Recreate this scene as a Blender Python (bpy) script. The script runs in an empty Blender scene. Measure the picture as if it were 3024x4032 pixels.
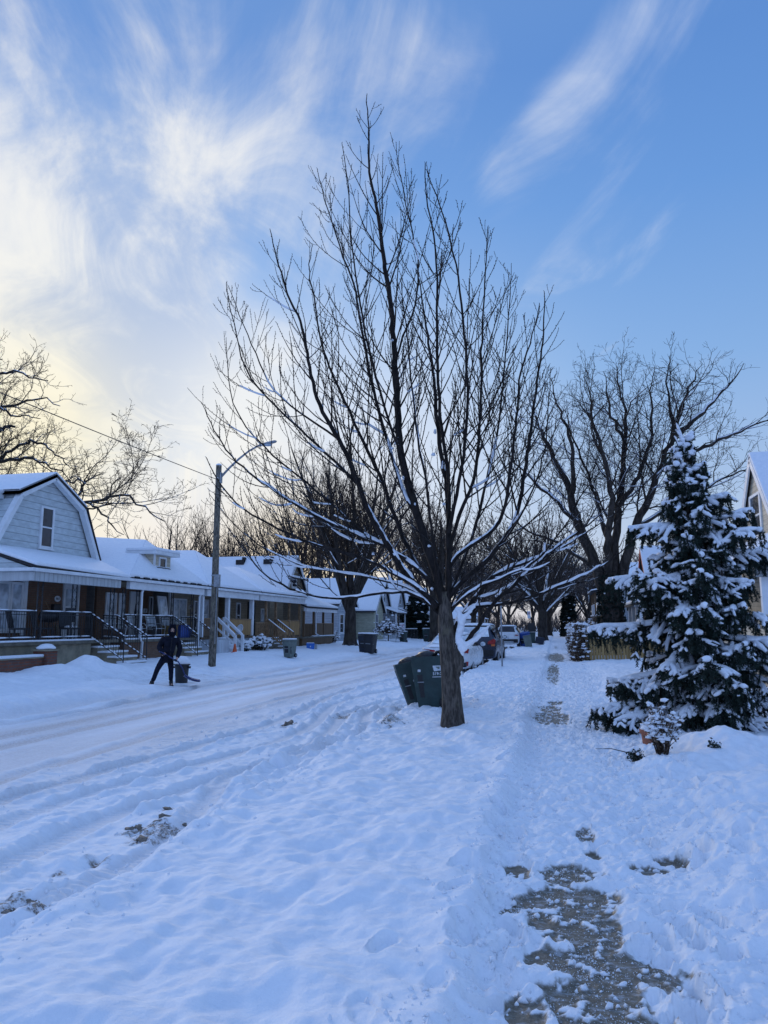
import bpy, bmesh, math, random
import numpy as np
from mathutils import Vector, Matrix, Euler

C = bpy.context.scene.collection
R = math.radians
random.seed(7)

# ---------------------------------------------------------------- camera maths
F = 2990.0; CX, CY = 1512.0, 2016.0; EYE = (0.0, 0.0, 1.65)
PITCH = math.atan(446 / F); YAW = math.atan(673 / F * math.cos(PITCH))
_fw = np.array([-math.sin(YAW) * math.cos(PITCH), math.cos(YAW) * math.cos(PITCH), math.sin(PITCH)])
_rt = np.array([math.cos(YAW), math.sin(YAW), 0.0]); _up = np.cross(_rt, _fw); _eye = np.array(EYE)
def ray(px, py): return _fw * F + _rt * (px - CX) - _up * (py - CY)
def at_x(px, py, X): r = ray(px, py); return _eye + r * (X / r[0])
def at_y(px, py, Y): r = ray(px, py); return _eye + r * (Y / r[1])
def at_z(px, py, Z=0.0): r = ray(px, py); return _eye + r * ((Z - EYE[2]) / r[2])
def yx(px, X): return float(at_x(px, 2400, X)[1])

# ---------------------------------------------------------------- materials
def srgb(r, g, b):
    f = lambda c: (c / 255 / 12.92) if c / 255 <= 0.04045 else ((c / 255 + 0.055) / 1.055) ** 2.4
    return (f(r), f(g), f(b), 1.0)

class NT:
    """small helper around a node tree"""
    def __init__(s, tree): s.t = tree; s.l = tree.links
    def n(s, typ, **kw):
        nd = s.t.nodes.new(typ)
        for k, v in kw.items(): setattr(nd, k, v)
        return nd
    def set(s, sock, v):
        if isinstance(v, bpy.types.NodeSocket): s.l.new(v, sock)
        else: sock.default_value = v
    def m(s, op, a, b=None, c=None, clamp=False):
        nd = s.n('ShaderNodeMath', operation=op); nd.use_clamp = clamp
        for i, v in enumerate((a, b, c)):
            if v is not None: s.set(nd.inputs[i], v)
        return nd.outputs[0]
    def ramp(s, v, lo, hi, a=0.0, b=1.0, smooth=True):
        nd = s.n('ShaderNodeMapRange'); nd.interpolation_type = 'SMOOTHSTEP' if smooth else 'LINEAR'; nd.clamp = True
        for i, x in enumerate((v, lo, hi, a, b)): s.set(nd.inputs[i], x)
        return nd.outputs[0]
    def mix(s, f, a, b, blend='MIX'):
        nd = s.n('ShaderNodeMix', data_type='RGBA', blend_type=blend)
        s.set(nd.inputs[0], f); s.set(nd.inputs[6], a); s.set(nd.inputs[7], b)
        return nd.outputs[2]
    def noise(s, scale, detail=3, rough=0.55, vec=None, out=0, dist=0.0, dim='3D'):
        nd = s.n('ShaderNodeTexNoise'); nd.noise_dimensions = dim
        nd.inputs['Scale'].default_value = scale; nd.inputs['Detail'].default_value = detail
        nd.inputs['Roughness'].default_value = rough; nd.inputs['Distortion'].default_value = dist
        if vec is not None: s.l.new(vec, nd.inputs['Vector'])
        return nd.outputs[out]
    def mapping(s, vec, scale=(1, 1, 1), rot=(0, 0, 0), loc=(0, 0, 0)):
        nd = s.n('ShaderNodeMapping'); s.l.new(vec, nd.inputs[0])
        nd.inputs['Location'].default_value = loc; nd.inputs['Rotation'].default_value = rot; nd.inputs['Scale'].default_value = scale
        return nd.outputs[0]
    def bump(s, h, strength=0.3, dist=0.02, nrm=None):
        nd = s.n('ShaderNodeBump'); nd.inputs['Strength'].default_value = strength; nd.inputs['Distance'].default_value = dist
        s.l.new(h, nd.inputs['Height'])
        if nrm is not None: s.l.new(nrm, nd.inputs['Normal'])
        return nd.outputs[0]

def new_mat(name):
    m = bpy.data.materials.new(name); m.use_nodes = True
    t = NT(m.node_tree); b = m.node_tree.nodes['Principled BSDF']
    return m, t, b

def pos(t):  # object space position, so copies keep their texture
    return t.n('ShaderNodeTexCoord').outputs['Object']
def wpos(t):
    return t.n('ShaderNodeNewGeometry').outputs['Position']

def mat_plain(name, col, rough=0.6, var=0.25, vscale=6.0, bump=0.0, metal=0.0, spec=0.5, bscale=40):
    m, t, b = new_mat(name)
    p = pos(t); nz = t.noise(vscale, 5, 0.6, p)
    dark = tuple(c * (1 - var) for c in col[:3]) + (1,); lite = tuple(min(1, c * (1 + var * 0.7)) for c in col[:3]) + (1,)
    t.set(b.inputs['Base Color'], t.mix(t.ramp(nz, 0.3, 0.7), dark, lite))
    t.set(b.inputs['Roughness'], t.ramp(t.noise(vscale * 3, 3, 0.6, p), 0.3, 0.7, max(0, rough - 0.12), min(1, rough + 0.12)))
    b.inputs['Metallic'].default_value = metal; b.inputs['Specular IOR Level'].default_value = spec
    if bump: t.set(b.inputs['Normal'], t.bump(t.noise(bscale, 4, 0.6, p), bump, 0.01))
    return m

SNOW = (0.84, 0.86, 0.90, 1)
def mat_snow(name='snow', bumpd=0.02):
    m, t, b = new_mat(name); p = wpos(t)
    n1 = t.noise(9, 4, 0.6, p); n2 = t.noise(55, 3, 0.6, p)
    t.set(b.inputs['Base Color'], t.mix(t.ramp(n1, 0.3, 0.7), (0.80, 0.825, 0.87, 1), (0.87, 0.885, 0.915, 1)))
    b.inputs['Roughness'].default_value = 0.65; b.inputs['Specular IOR Level'].default_value = 0.25
    nb = t.bump(n1, 0.5, bumpd * 2); t.set(b.inputs['Normal'], t.bump(n2, 0.35, bumpd * 0.4, nb))
    return m

def mat_bark(name, col, snow_amt=0.5, scale=14.0):
    m, t, b = new_mat(name); p = wpos(t)
    v = t.mapping(p, (1.0, 1.0, 0.28)); n1 = t.noise(scale, 6, 0.65, v); n2 = t.noise(scale * 0.25, 3, 0.6, p)
    d = tuple(c * 0.45 for c in col[:3]) + (1,); l = tuple(c * 1.6 for c in col[:3]) + (1,)
    bark = t.mix(t.ramp(n1, 0.35, 0.68), d, l)
    bark = t.mix(t.ramp(n2, 0.5, 0.75, 0, 0.6), bark, (col[0] * 1.5, col[1] * 1.6, col[2] * 1.3, 1))
    # clinging snow: only where the surface really faces up
    nz = t.n('ShaderNodeSeparateXYZ'); t.l.new(t.n('ShaderNodeNewGeometry').outputs['Normal'], nz.inputs[0])
    f = t.m('MULTIPLY', t.ramp(nz.outputs[2], 0.35, 0.7), t.ramp(t.noise(2.3, 4, 0.6, p), 0.62 - 0.3 * snow_amt, 0.70 - 0.3 * snow_amt))
    t.set(b.inputs['Base Color'], t.mix(f, bark, SNOW)); b.inputs['Roughness'].default_value = 0.85
    b.inputs['Specular IOR Level'].default_value = 0.2
    t.set(b.inputs['Normal'], t.bump(n1, 0.8, 0.02))
    return m

def mat_siding(name, col, pitch=0.2, vertical=False, axis='z', grime=0.25, plank=False):
    """lap siding: a saw-tooth bump with a dark line under every board"""
    m, t, b = new_mat(name); p = wpos(t)
    s = t.n('ShaderNodeSeparateXYZ'); t.l.new(p, s.inputs[0])
    u = t.m('DIVIDE', s.outputs[1] if vertical else s.outputs[2], pitch)
    if vertical == 'x': u = t.m('DIVIDE', s.outputs[0], pitch)
    fr = t.m('FRACT', u)
    line = t.ramp(fr, 0.86, 0.97)
    n = t.noise(3.0, 5, 0.6, t.mapping(p, (1, 1, 2.5) if not vertical else (2.5, 2.5, 0.4)))
    idn = t.n('ShaderNodeTexWhiteNoise', noise_dimensions='1D'); t.l.new(t.m('FLOOR', u), idn.inputs['W'])
    base = t.mix(t.ramp(n, 0.3, 0.75), tuple(c * (1 - grime) for c in col[:3]) + (1,), col)
    base = t.mix(t.m('MULTIPLY', idn.outputs[0], 0.35 if plank else 0.10), base, tuple(c * 0.45 for c in col[:3]) + (1,))
    t.set(b.inputs['Base Color'], t.mix(t.m('MULTIPLY', line, 0.75), base, tuple(c * 0.25 for c in col[:3]) + (1,)))
    b.inputs['Roughness'].default_value = 0.6; b.inputs['Specular IOR Level'].default_value = 0.3
    t.set(b.inputs['Normal'], t.bump(t.m('SUBTRACT', fr, t.m('MULTIPLY', line, 1.0)), 0.5, 0.02))
    return m

def mat_brick(name, c1, c2, mortar, scale=1.0, swap='yz'):
    m, t, b = new_mat(name); p = wpos(t)
    s = t.n('ShaderNodeSeparateXYZ'); t.l.new(p, s.inputs[0]); cmb = t.n('ShaderNodeCombineXYZ')
    t.l.new(t.m('ADD', s.outputs[0], s.outputs[1]), cmb.inputs[0]); t.l.new(s.outputs[2], cmb.inputs[1])
    br = t.n('ShaderNodeTexBrick'); t.l.new(cmb.outputs[0], br.inputs['Vector'])
    br.inputs['Color1'].default_value = c1; br.inputs['Color2'].default_value = c2; br.inputs['Mortar'].default_value = mortar
    br.inputs['Scale'].default_value = 1.0 / scale; br.inputs['Mortar Size'].default_value = 0.012
    br.inputs['Brick Width'].default_value = 0.23; br.inputs['Row Height'].default_value = 0.076
    n = t.noise(5, 5, 0.65, p)
    t.set(b.inputs['Base Color'], t.mix(t.ramp(n, 0.3, 0.7, 0, 0.5), br.outputs[0], tuple(c * 0.5 for c in c1[:3]) + (1,)))
    b.inputs['Roughness'].default_value = 0.85
    t.set(b.inputs['Normal'], t.bump(t.m('SUBTRACT', n, t.m('MULTIPLY', br.outputs[1], 1.5)), 0.6, 0.01))
    return m

def mat_glass(name, tint=(0.02, 0.03, 0.045, 1), rough=0.06):
    m, t, b = new_mat(name); p = pos(t)
    t.set(b.inputs['Base Color'], t.mix(t.ramp(t.noise(1.7, 3, 0.6, p), 0.35, 0.7), tint, tuple(min(1, c * 2.4 + 0.01) for c in tint[:3]) + (1,)))
    b.inputs['Roughness'].default_value = rough; b.inputs['Specular IOR Level'].default_value = 0.35
    t.set(b.inputs['Normal'], t.bump(t.noise(2.5, 2, 0.5, p), 0.08, 0.02))
    return m

M = {}
def build_materials():
    M['snow'] = mat_snow()
    M['bark'] = mat_bark('maple_bark', (0.020, 0.016, 0.015), 0.35, 16)
    M['bark_trunk'] = mat_bark('maple_trunk_bark', (0.085, 0.070, 0.058), 0.1, 22)
    M['bark_far'] = mat_bark('grey_bark', (0.042, 0.034, 0.029), 0.45, 6)
    M['twig'] = mat_bark('twig_bark', (0.014, 0.011, 0.012), 0.30, 20)
    M['twig_brown'] = mat_bark('brown_twig_bark', (0.060, 0.040, 0.030), 0.15, 12)
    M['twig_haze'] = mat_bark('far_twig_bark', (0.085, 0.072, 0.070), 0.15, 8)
    M['needle'] = mat_plain('spruce_needle', (0.028, 0.043, 0.034), 0.7, 0.5, 9, spec=0.15)
    M['needle_dark'] = mat_plain('dark_conifer', (0.016, 0.024, 0.020), 0.75, 0.5, 4, spec=0.1)
    M['dead_leaf'] = mat_plain('dry_leaf', (0.14, 0.10, 0.07), 0.8, 0.5, 12, spec=0.1)
    M['white_paint'] = mat_plain('white_paint', (0.72, 0.74, 0.76), 0.45, 0.10, 3)
    M['white_plastic'] = mat_plain('white_plastic', (0.70, 0.72, 0.74), 0.35, 0.08, 3)
    M['blue_siding'] = mat_siding('pale_blue_siding', (0.63, 0.69, 0.71, 1), 0.24)
    M['beige_siding'] = mat_siding('beige_siding', (0.62, 0.54, 0.41, 1), 0.15)
    M['grey_siding'] = mat_siding('grey_siding', (0.30, 0.30, 0.30, 1), 0.14)
    M['taupe_siding'] = mat_siding('taupe_siding', (0.34, 0.275, 0.19, 1), 0.14)
    M['light_siding'] = mat_siding('light_grey_siding', (0.46, 0.50, 0.55, 1), 0.2)
    M['cream_siding'] = mat_siding('cream_siding', (0.55, 0.54, 0.40, 1), 0.16)
    M['white_siding'] = mat_siding('white_siding', (0.62, 0.66, 0.70, 1), 0.2)
    M['white_boards'] = mat_siding('white_boards', (0.66, 0.70, 0.74, 1), 0.14, vertical=True)
    M['fascia'] = mat_siding('fascia_panels', (0.55, 0.57, 0.58, 1), 0.22, vertical=True, grime=0.2)
    M['brick_brown'] = mat_brick('brown_brick', (0.21, 0.100, 0.054, 1), (0.155, 0.076, 0.044, 1), (0.15, 0.115, 0.085, 1))
    M['brick_red'] = mat_brick('red_brick', (0.26, 0.085, 0.045, 1), (0.16, 0.06, 0.04, 1), (0.12, 0.10, 0.09, 1), 1.15)
    M['brick_dark'] = mat_brick('dark_brick', (0.08, 0.035, 0.028, 1), (0.06, 0.03, 0.025, 1), (0.05, 0.045, 0.04, 1))
    M['concrete'] = mat_plain('concrete', (0.25, 0.215, 0.15), 0.85, 0.35, 2.2, 0.4)
    M['concrete_dark'] = mat_plain('weathered_concrete', (0.16, 0.14, 0.105), 0.85, 0.35, 3, 0.4)
    M['shingle'] = mat_plain('dark_shingle', (0.028, 0.025, 0.028), 0.9, 0.4, 14, 0.4)
    M['wood_new'] = mat_siding('cedar_boards', (0.46, 0.265, 0.105, 1), 0.085, vertical=True, plank=True)
    M['wood_fence'] = mat_siding('pine_pickets', (0.46, 0.295, 0.115, 1), 0.165, vertical='x', plank=True, grime=0.35)
    M['wood_dark'] = mat_siding('weathered_boards', (0.19, 0.115, 0.062, 1), 0.12, vertical=True, plank=True)
    M['wood_post'] = mat_plain('weathered_timber', (0.26, 0.16, 0.085), 0.8, 0.4, 6, 0.3)
    M['pole_wood'] = mat_bark('pole_wood', (0.150, 0.130, 0.105), 0.0, 22)
    M['iron'] = mat_plain('black_iron', (0.018, 0.018, 0.022), 0.5, 0.3, 8)
    M['galv'] = mat_plain('galvanised_steel', (0.30, 0.32, 0.34), 0.45, 0.25, 8, metal=0.6)
    M['lamp_grey'] = mat_plain('grey_aluminium', (0.28, 0.30, 0.33), 0.5, 0.2, 6, metal=0.3)
    M['glass'] = mat_glass('window_glass', (0.010, 0.014, 0.022, 1))
    M['curtain'] = mat_glass('curtained_glass', (0.30, 0.34, 0.38, 1), 0.2)
    M['frost'] = mat_glass('frosted_glass', (0.40, 0.46, 0.52, 1), 0.5)
    M['car_glass'] = mat_glass('car_glass', (0.012, 0.014, 0.02, 1), 0.05)
    M['door_white'] = mat_plain('white_door', (0.58, 0.60, 0.62), 0.5, 0.12, 3)
    M['door_dark'] = mat_plain('dark_opening', (0.02, 0.02, 0.025), 0.6, 0.3, 3)
    M['cart_green'] = mat_plain('dark_green_plastic', (0.018, 0.044, 0.042), 0.5, 0.25, 5, 0.25, bscale=160)
    M['cart_black'] = mat_plain('black_plastic', (0.012, 0.013, 0.018), 0.5, 0.3, 5, 0.2, bscale=160)
    M['cart_navy'] = mat_plain('navy_plastic', (0.014, 0.020, 0.038), 0.5, 0.3, 5, 0.2, bscale=160)
    M['cart_grey'] = mat_plain('grey_green_plastic', (0.135, 0.165, 0.150), 0.55, 0.2, 4, 0.2, bscale=160)
    M['bin_blue'] = mat_plain('blue_plastic', (0.012, 0.055, 0.26), 0.45, 0.2, 4)
    M['bin_sky'] = mat_plain('light_blue_plastic', (0.02, 0.14, 0.50), 0.45, 0.2, 4)
    M['rubber'] = mat_plain('rubber', (0.014, 0.014, 0.016), 0.8, 0.4, 12)
    M['orange'] = mat_plain('orange_plastic', (0.62, 0.10, 0.025), 0.5, 0.15, 6)
    M['red'] = mat_plain('red_plastic', (0.38, 0.025, 0.015), 0.4, 0.3, 8)
    M['yellow'] = mat_plain('yellow_plastic', (0.42, 0.24, 0.02), 0.5, 0.2, 8)
    M['terracotta'] = mat_plain('terracotta', (0.34, 0.125, 0.075), 0.8, 0.25, 12, 0.2)
    M['car_white'] = mat_plain('white_car_paint', (0.70, 0.72, 0.74), 0.30, 0.12, 1.6)
    M['car_dark'] = mat_plain('dark_blue_car_paint', (0.016, 0.022, 0.042), 0.25, 0.3, 2)
    M['tail_red'] = mat_plain('red_lens', (0.30, 0.012, 0.012), 0.2, 0.3, 10)
    M['tail_clear'] = mat_plain('clear_lens', (0.55, 0.50, 0.50), 0.2, 0.2, 10)
    M['amber'] = mat_plain('amber_lens', (0.50, 0.10, 0.012), 0.25, 0.2, 10)
    M['chrome'] = mat_plain('chrome', (0.55, 0.56, 0.58), 0.2, 0.1, 4, metal=1.0)
    M['plate'] = mat_plain('licence_plate', (0.62, 0.65, 0.70), 0.4, 0.1, 10)
    M['ink_blue'] = mat_plain('blue_ink', (0.02, 0.05, 0.22), 0.5, 0.1, 10)
    M['ink_red'] = mat_plain('red_ink', (0.42, 0.03, 0.05), 0.5, 0.1, 10)
    M['ink_black'] = mat_plain('black_ink', (0.012, 0.012, 0.014), 0.5, 0.1, 10)
    M['print_white'] = mat_plain('white_print', (0.62, 0.66, 0.70), 0.6, 0.25, 30)
    M['cloth_black'] = mat_plain('black_cloth', (0.010, 0.011, 0.020), 0.9, 0.4, 10, 0.5, spec=0.15)
    M['cloth_navy'] = mat_plain('navy_trousers', (0.010, 0.012, 0.026), 0.9, 0.4, 12, 0.5, spec=0.15)
    M['skin'] = mat_plain('skin', (0.42, 0.25, 0.19), 0.5, 0.12, 20)
    M['shovel'] = mat_plain('blue_shovel', (0.018, 0.030, 0.13), 0.45, 0.2, 8)
    M['stone'] = mat_plain('dirty_ice', (0.20, 0.17, 0.14), 0.7, 0.5, 18, 0.6)
    M['straw'] = mat_plain('dry_grass', (0.15, 0.105, 0.06), 0.8, 0.4, 20)
    M['wire'] = mat_plain('cable', (0.02, 0.02, 0.022), 0.6, 0.2, 8)
build_materials()

# ---------------------------------------------------------------- mesh helpers
class MB:
    def __init__(s): s.v = []; s.f = []
    def add(s, vs, fs):
        k = len(s.v); s.v += [tuple(map(float, v)) for v in vs]; s.f += [tuple(i + k for i in f) for f in fs]; return s
    def box(s, x0, x1, y0, y1, z0, z1):
        return s.add([(x0, y0, z0), (x1, y0, z0), (x1, y1, z0), (x0, y1, z0), (x0, y0, z1), (x1, y0, z1), (x1, y1, z1), (x0, y1, z1)],
                     [(0, 3, 2, 1), (4, 5, 6, 7), (0, 1, 5, 4), (1, 2, 6, 5), (2, 3, 7, 6), (3, 0, 4, 7)])
    def hexa(s, b, t):  # 4 bottom, 4 top corners
        return s.add(list(b) + list(t), [(0, 3, 2, 1), (4, 5, 6, 7), (0, 1, 5, 4), (1, 2, 6, 5), (2, 3, 7, 6), (3, 0, 4, 7)])
    def beam(s, p, q, w, h, up=(0, 0, 1)):
        p = Vector(p); q = Vector(q); d = (q - p).normalized(); u = Vector(up)
        if abs(d.dot(u)) > 0.98: u = Vector((1, 0, 0))
        a = d.cross(u).normalized(); b = a.cross(d).normalized()
        c = [(-w / 2, -h / 2), (w / 2, -h / 2), (w / 2, h / 2), (-w / 2, h / 2)]
        return s.hexa([p + a * i + b * j for i, j in c], [q + a * i + b * j for i, j in c])
    def slab(s, pts, off):  # polygon + offset vector
        n = len(pts); o = Vector(off); top = [Vector(p) + o for p in pts]
        return s.add(list(map(Vector, pts)) + top, [tuple(range(n - 1, -1, -1)), tuple(range(n, 2 * n))] + [(i, (i + 1) % n, n + (i + 1) % n, n + i) for i in range(n)])
    def cyl(s, p, q, r0, r1=None, n=10, cap=True):
        return s.tube([p, q], [r0, r0 if r1 is None else r1], n, cap)
    def tube(s, pts, r, n=8, cap=True, flat=1.0):
        P = [Vector(p) for p in pts]; k = len(P)
        if not isinstance(r, (list, tuple)): r = [r] * k
        vs = []; fs = []; a = None
        for i, p in enumerate(P):
            d = (P[min(i + 1, k - 1)] - P[max(i - 1, 0)]).normalized()
            if a is None:
                u = Vector((0, 0, 1)) if abs(d.z) < 0.9 else Vector((1, 0, 0)); a = d.cross(u).normalized()
            else: a = (a - d * a.dot(d)).normalized()
            b = a.cross(d).normalized()
            for j in range(n):
                t = 2 * math.pi * j / n; vs.append(p + a * (r[i] * math.cos(t)) + b * (r[i] * flat * math.sin(t)))
        for i in range(k - 1):
            for j in range(n): fs.append((i * n + j, i * n + (j + 1) % n, (i + 1) * n + (j + 1) % n, (i + 1) * n + j))
        if cap: fs += [tuple(range(n - 1, -1, -1)), tuple(range((k - 1) * n, k * n))]
        return s.add(vs, fs)
    def lathe(s, prof, c=(0, 0, 0), n=16, axis='z', sx=1.0):
        vs = []; fs = []; k = len(prof)
        for r, z in prof:
            for j in range(n):
                t = 2 * math.pi * j / n; x, y = r * math.cos(t) * sx, r * math.sin(t)
                p = {'z': (x, y, z), 'x': (z, x, y), 'y': (x, z, y)}[axis]
                vs.append((c[0] + p[0], c[1] + p[1], c[2] + p[2]))
        for i in range(k - 1):
            for j in range(n): fs.append((i * n + j, i * n + (j + 1) % n, (i + 1) * n + (j + 1) % n, (i + 1) * n + j))
        fs += [tuple(range(n - 1, -1, -1)), tuple(range((k - 1) * n, k * n))]
        return s.add(vs, fs)
    def blob(s, c, r, rng, amp=0.18, sub=2):
        bm = bmesh.new(); bmesh.ops.create_icosphere(bm, subdivisions=sub, radius=1.0)
        ph = [rng.uniform(0, 6) for _ in range(6)]
        vs = []
        for v in bm.verts:
            p = v.co; k = 1 + amp * (math.sin(3 * p.x + ph[0]) + math.sin(4 * p.y + ph[1]) * 0.8 + math.sin(5 * p.z + ph[2]) * 0.6)
            vs.append((c[0] + p.x * r[0] * k, c[1] + p.y * r[1] * k, c[2] + p.z * r[2] * k))
        s.add(vs, [tuple(v.index for v in f.verts) for f in bm.faces]); bm.free(); return s
    def xform(s, mat):
        s.v = [tuple(mat @ Vector(v)) for v in s.v]; return s
    def build(s, name, mat, parent=None, bevel=0.0, smooth=False, seg=2, sub=0):
        me = bpy.data.meshes.new(name); me.from_pydata(s.v, [], s.f)
        bm = bmesh.new(); bm.from_mesh(me); bmesh.ops.recalc_face_normals(bm, faces=bm.faces); bm.to_mesh(me); bm.free()
        return link(name, me, mat, parent, bevel, smooth, seg, sub)

def link(name, me, mat, parent=None, bevel=0.0, smooth=False, seg=2, sub=0):
    o = bpy.data.objects.new(name, me); C.objects.link(o)
    if mat is not None: me.materials.append(M[mat] if isinstance(mat, str) else mat)
    if parent is not None:
        o.parent = parent
        off = parent.get('_off')
        if off is not None and parent.type == 'EMPTY': o.location = [-c for c in off]
    if smooth: me.polygons.foreach_set('use_smooth', [True] * len(me.polygons))
    if sub:
        md = o.modifiers.new('sub', 'SUBSURF'); md.levels = sub; md.render_levels = sub
    if bevel:
        md = o.modifiers.new('bevel', 'BEVEL'); md.width = bevel; md.segments = seg; md.limit_method = 'ANGLE'; md.angle_limit = R(35)
    return o

def thing(name, label, cat, loc=(0, 0, 0), rot=(0, 0, 0), group=None, world=False):
    """Empty at the base of a thing; world=True lets its parts be built in world coordinates"""
    o = bpy.data.objects.new(name, None); C.objects.link(o); o.empty_display_size = 0.1
    o.location = loc; o.rotation_euler = rot; o['label'] = label; o['category'] = cat
    if group: o['group'] = group
    if world: o['_off'] = [float(c) for c in loc]
    return o
def tag(o, label, cat, group=None, kind=None):
    if kind: o['kind'] = kind
    if label: o['label'] = label
    if cat: o['category'] = cat
    if group: o['group'] = group
    return o
def dup(root, loc, rot=None, label=None, group=None, scale=None):
    r = root.copy(); C.objects.link(r); r.location = loc
    if rot is not None: r.rotation_euler = rot
    if scale is not None: r.scale = scale
    if label: r['label'] = label
    if group: r['group'] = group
    for ch in list(root.children):
        c = ch.copy(); C.objects.link(c); c.parent = r
        for g in list(ch.children):
            d = g.copy(); C.objects.link(d); d.parent = c
    return r

def np_mesh(name, V, Fq, mat, parent=None, smooth=True, normals=None, tri=None):
    """big quad mesh straight from numpy"""
    me = bpy.data.meshes.new(name); nv = len(V)
    me.vertices.add(nv); me.vertices.foreach_set('co', np.ascontiguousarray(V, dtype=np.float32).ravel())
    k = Fq.shape[1]; nf = len(Fq)
    me.loops.add(nf * k); me.loops.foreach_set('vertex_index', np.ascontiguousarray(Fq, dtype=np.int32).ravel())
    me.polygons.add(nf); me.polygons.foreach_set('loop_start', np.arange(0, nf * k, k, dtype=np.int32))
    me.polygons.foreach_set('use_smooth', np.full(nf, smooth))
    me.update(calc_edges=True)
    if normals is not None: me.normals_split_custom_set_from_vertices(normals.astype(np.float32))
    return link(name, me, mat, parent)

def text_mesh(body, size, mat, parent, name='lettering', mtx=Matrix.Identity(4), align='CENTER', bold=0.0):
    cu = bpy.data.curves.new('t', 'FONT'); cu.body = body; cu.size = size; cu.align_x = align; cu.align_y = 'CENTER'; cu.extrude = 0.002; cu.offset = bold
    cu.resolution_u = 2
    o = bpy.data.objects.new('t', cu); C.objects.link(o)
    dg = bpy.context.evaluated_depsgraph_get(); me = bpy.data.meshes.new_from_object(o.evaluated_get(dg))
    bpy.data.objects.remove(o); bpy.data.curves.remove(cu)
    me.transform(mtx); return link(name, me, mat, parent)

# ---------------------------------------------------------------- camera, sky, sun
cam = bpy.data.cameras.new('camera'); camo = bpy.data.objects.new('camera', cam); C.objects.link(camo)
camo.location = EYE; camo.rotation_euler = (math.pi / 2 + PITCH, 0, YAW)
cam.sensor_fit = 'HORIZONTAL'; cam.sensor_width = 36.0; cam.lens = 36.0 * F / 3024.0
cam.clip_start = 0.05; cam.clip_end = 3000
sc = bpy.context.scene; sc.camera = camo
sc.render.engine = 'CYCLES'
sc.view_settings.view_transform = 'Standard'; sc.view_settings.look = 'None'; sc.view_settings.exposure = 0; sc.view_settings.gamma = 1
sc.cycles.max_bounces = 6; sc.cycles.diffuse_bounces = 4; sc.cycles.glossy_bounces = 3
sc.cycles.use_denoising = True

SUN_AZ, SUN_EL = R(38.0), R(13.0)          # azimuth measured left of the street direction (+Y)
sun_dir = Vector((-math.sin(SUN_AZ) * math.cos(SUN_EL), math.cos(SUN_AZ) * math.cos(SUN_EL), math.sin(SUN_EL)))
sl = bpy.data.lights.new('sun', 'SUN'); so = bpy.data.objects.new('sun', sl); C.objects.link(so)
sl.energy = 1.6; sl.angle = R(32); sl.color = (1.0, 0.90, 0.82)
so.rotation_euler = (-sun_dir).to_track_quat('-Z', 'Y').to_euler(); so.location = (-20, 20, 30)

w = bpy.data.worlds.new('World'); sc.world = w; w.use_nodes = True
t = NT(w.node_tree); bg = w.node_tree.nodes['Background']; bg.inputs['Strength'].default_value = 0.1
sky = t.n('ShaderNodeTexSky', sky_type='NISHITA'); sky.sun_disc = False
sky.sun_elevation = SUN_EL; sky.sun_rotation = -SUN_AZ; sky.altitude = 100; sky.air_density = 1.0; sky.dust_density = 1.2; sky.ozone_density = 2.5
d = t.n('ShaderNodeTexCoord').outputs['Generated']
sp = t.n('ShaderNodeSeparateXYZ'); t.l.new(d, sp.inputs[0]); dx, dy, dz = sp.outputs
def L10(r, g, b): c = srgb(r, g, b); return (c[0] * 10, c[1] * 10, c[2] * 10, 1)
def lobe(px, py, k):           # soft round patch of sky around the direction of a point
    v = Vector(ray(px, py)).normalized(); nd = t.n('ShaderNodeVectorMath', operation='DOT_PRODUCT')
    t.l.new(d, nd.inputs[0]); nd.inputs[1].default_value = v
    return t.m('POWER', t.m('MAXIMUM', nd.outputs['Value'], 0.0), k)
up_ = t.m('MAXIMUM', dz, 0.0)
# blue gradient laid over the physical sky
grad = t.n('ShaderNodeValToRGB'); t.l.new(up_, grad.inputs[0]); el = grad.color_ramp.elements
stops = [(0.0, L10(222, 222, 228)), (0.07, L10(214, 222, 238)), (0.17, L10(188, 212, 244)), (0.32, L10(152, 194, 244)), (0.50, L10(116, 168, 236)), (0.62, L10(104, 154, 226)), (0.8, L10(122, 164, 224)), (1.0, L10(128, 166, 222))]
while len(el) < len(stops): el.new(0.5)
for e, (p_, c_) in zip(el, stops): e.position = p_; e.color = c_
side = t.ramp(dx, -0.55, 0.35)             # a deeper blue towards the right of the street
base = t.mix(t.m('MULTIPLY', side, 0.42), grad.outputs[0], t.mix(0.5, grad.outputs[0], L10(70, 136, 222)))
base = t.mix(t.m('MULTIPLY', lobe(1050, 1250, 60), 0.30), base, L10(120, 178, 244))
skyc = t.mix(0.80, sky.outputs[0], base)
# cirrus drawn on a plane high above, streaks running along the street
v0 = Vector(ray(1010, 1850)).normalized(); e1 = v0.cross(Vector((0, 0, 1))).normalized(); e2 = e1.cross(v0).normalized()
def dot(v):
    nd = t.n('ShaderNodeVectorMath', operation='DOT_PRODUCT'); t.l.new(d, nd.inputs[0]); nd.inputs[1].default_value = v; return nd.outputs['Value']
den = t.m('ADD', t.m('MAXIMUM', dot(e2), 0.0), 0.16)
pu = t.m('DIVIDE', dot(e1), den); pv = t.m('DIVIDE', dot(v0), den)
cmb = t.n('ShaderNodeCombineXYZ'); t.l.new(pu, cmb.inputs[0]); t.l.new(pv, cmb.inputs[1])
st = t.noise(1.0, 9, 0.60, t.mapping(cmb.outputs[0], (2.0, 0.75, 1), (0, 0, R(-5)), (1.5, 0.4, 0)), dist=1.3, dim='2D')
st2 = t.noise(1.0, 8, 0.62, t.mapping(cmb.outputs[0], (5.0, 0.6, 1), (0, 0, R(5)), (3.3, 1.7, 0)), dist=0.6, dim='2D')
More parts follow.
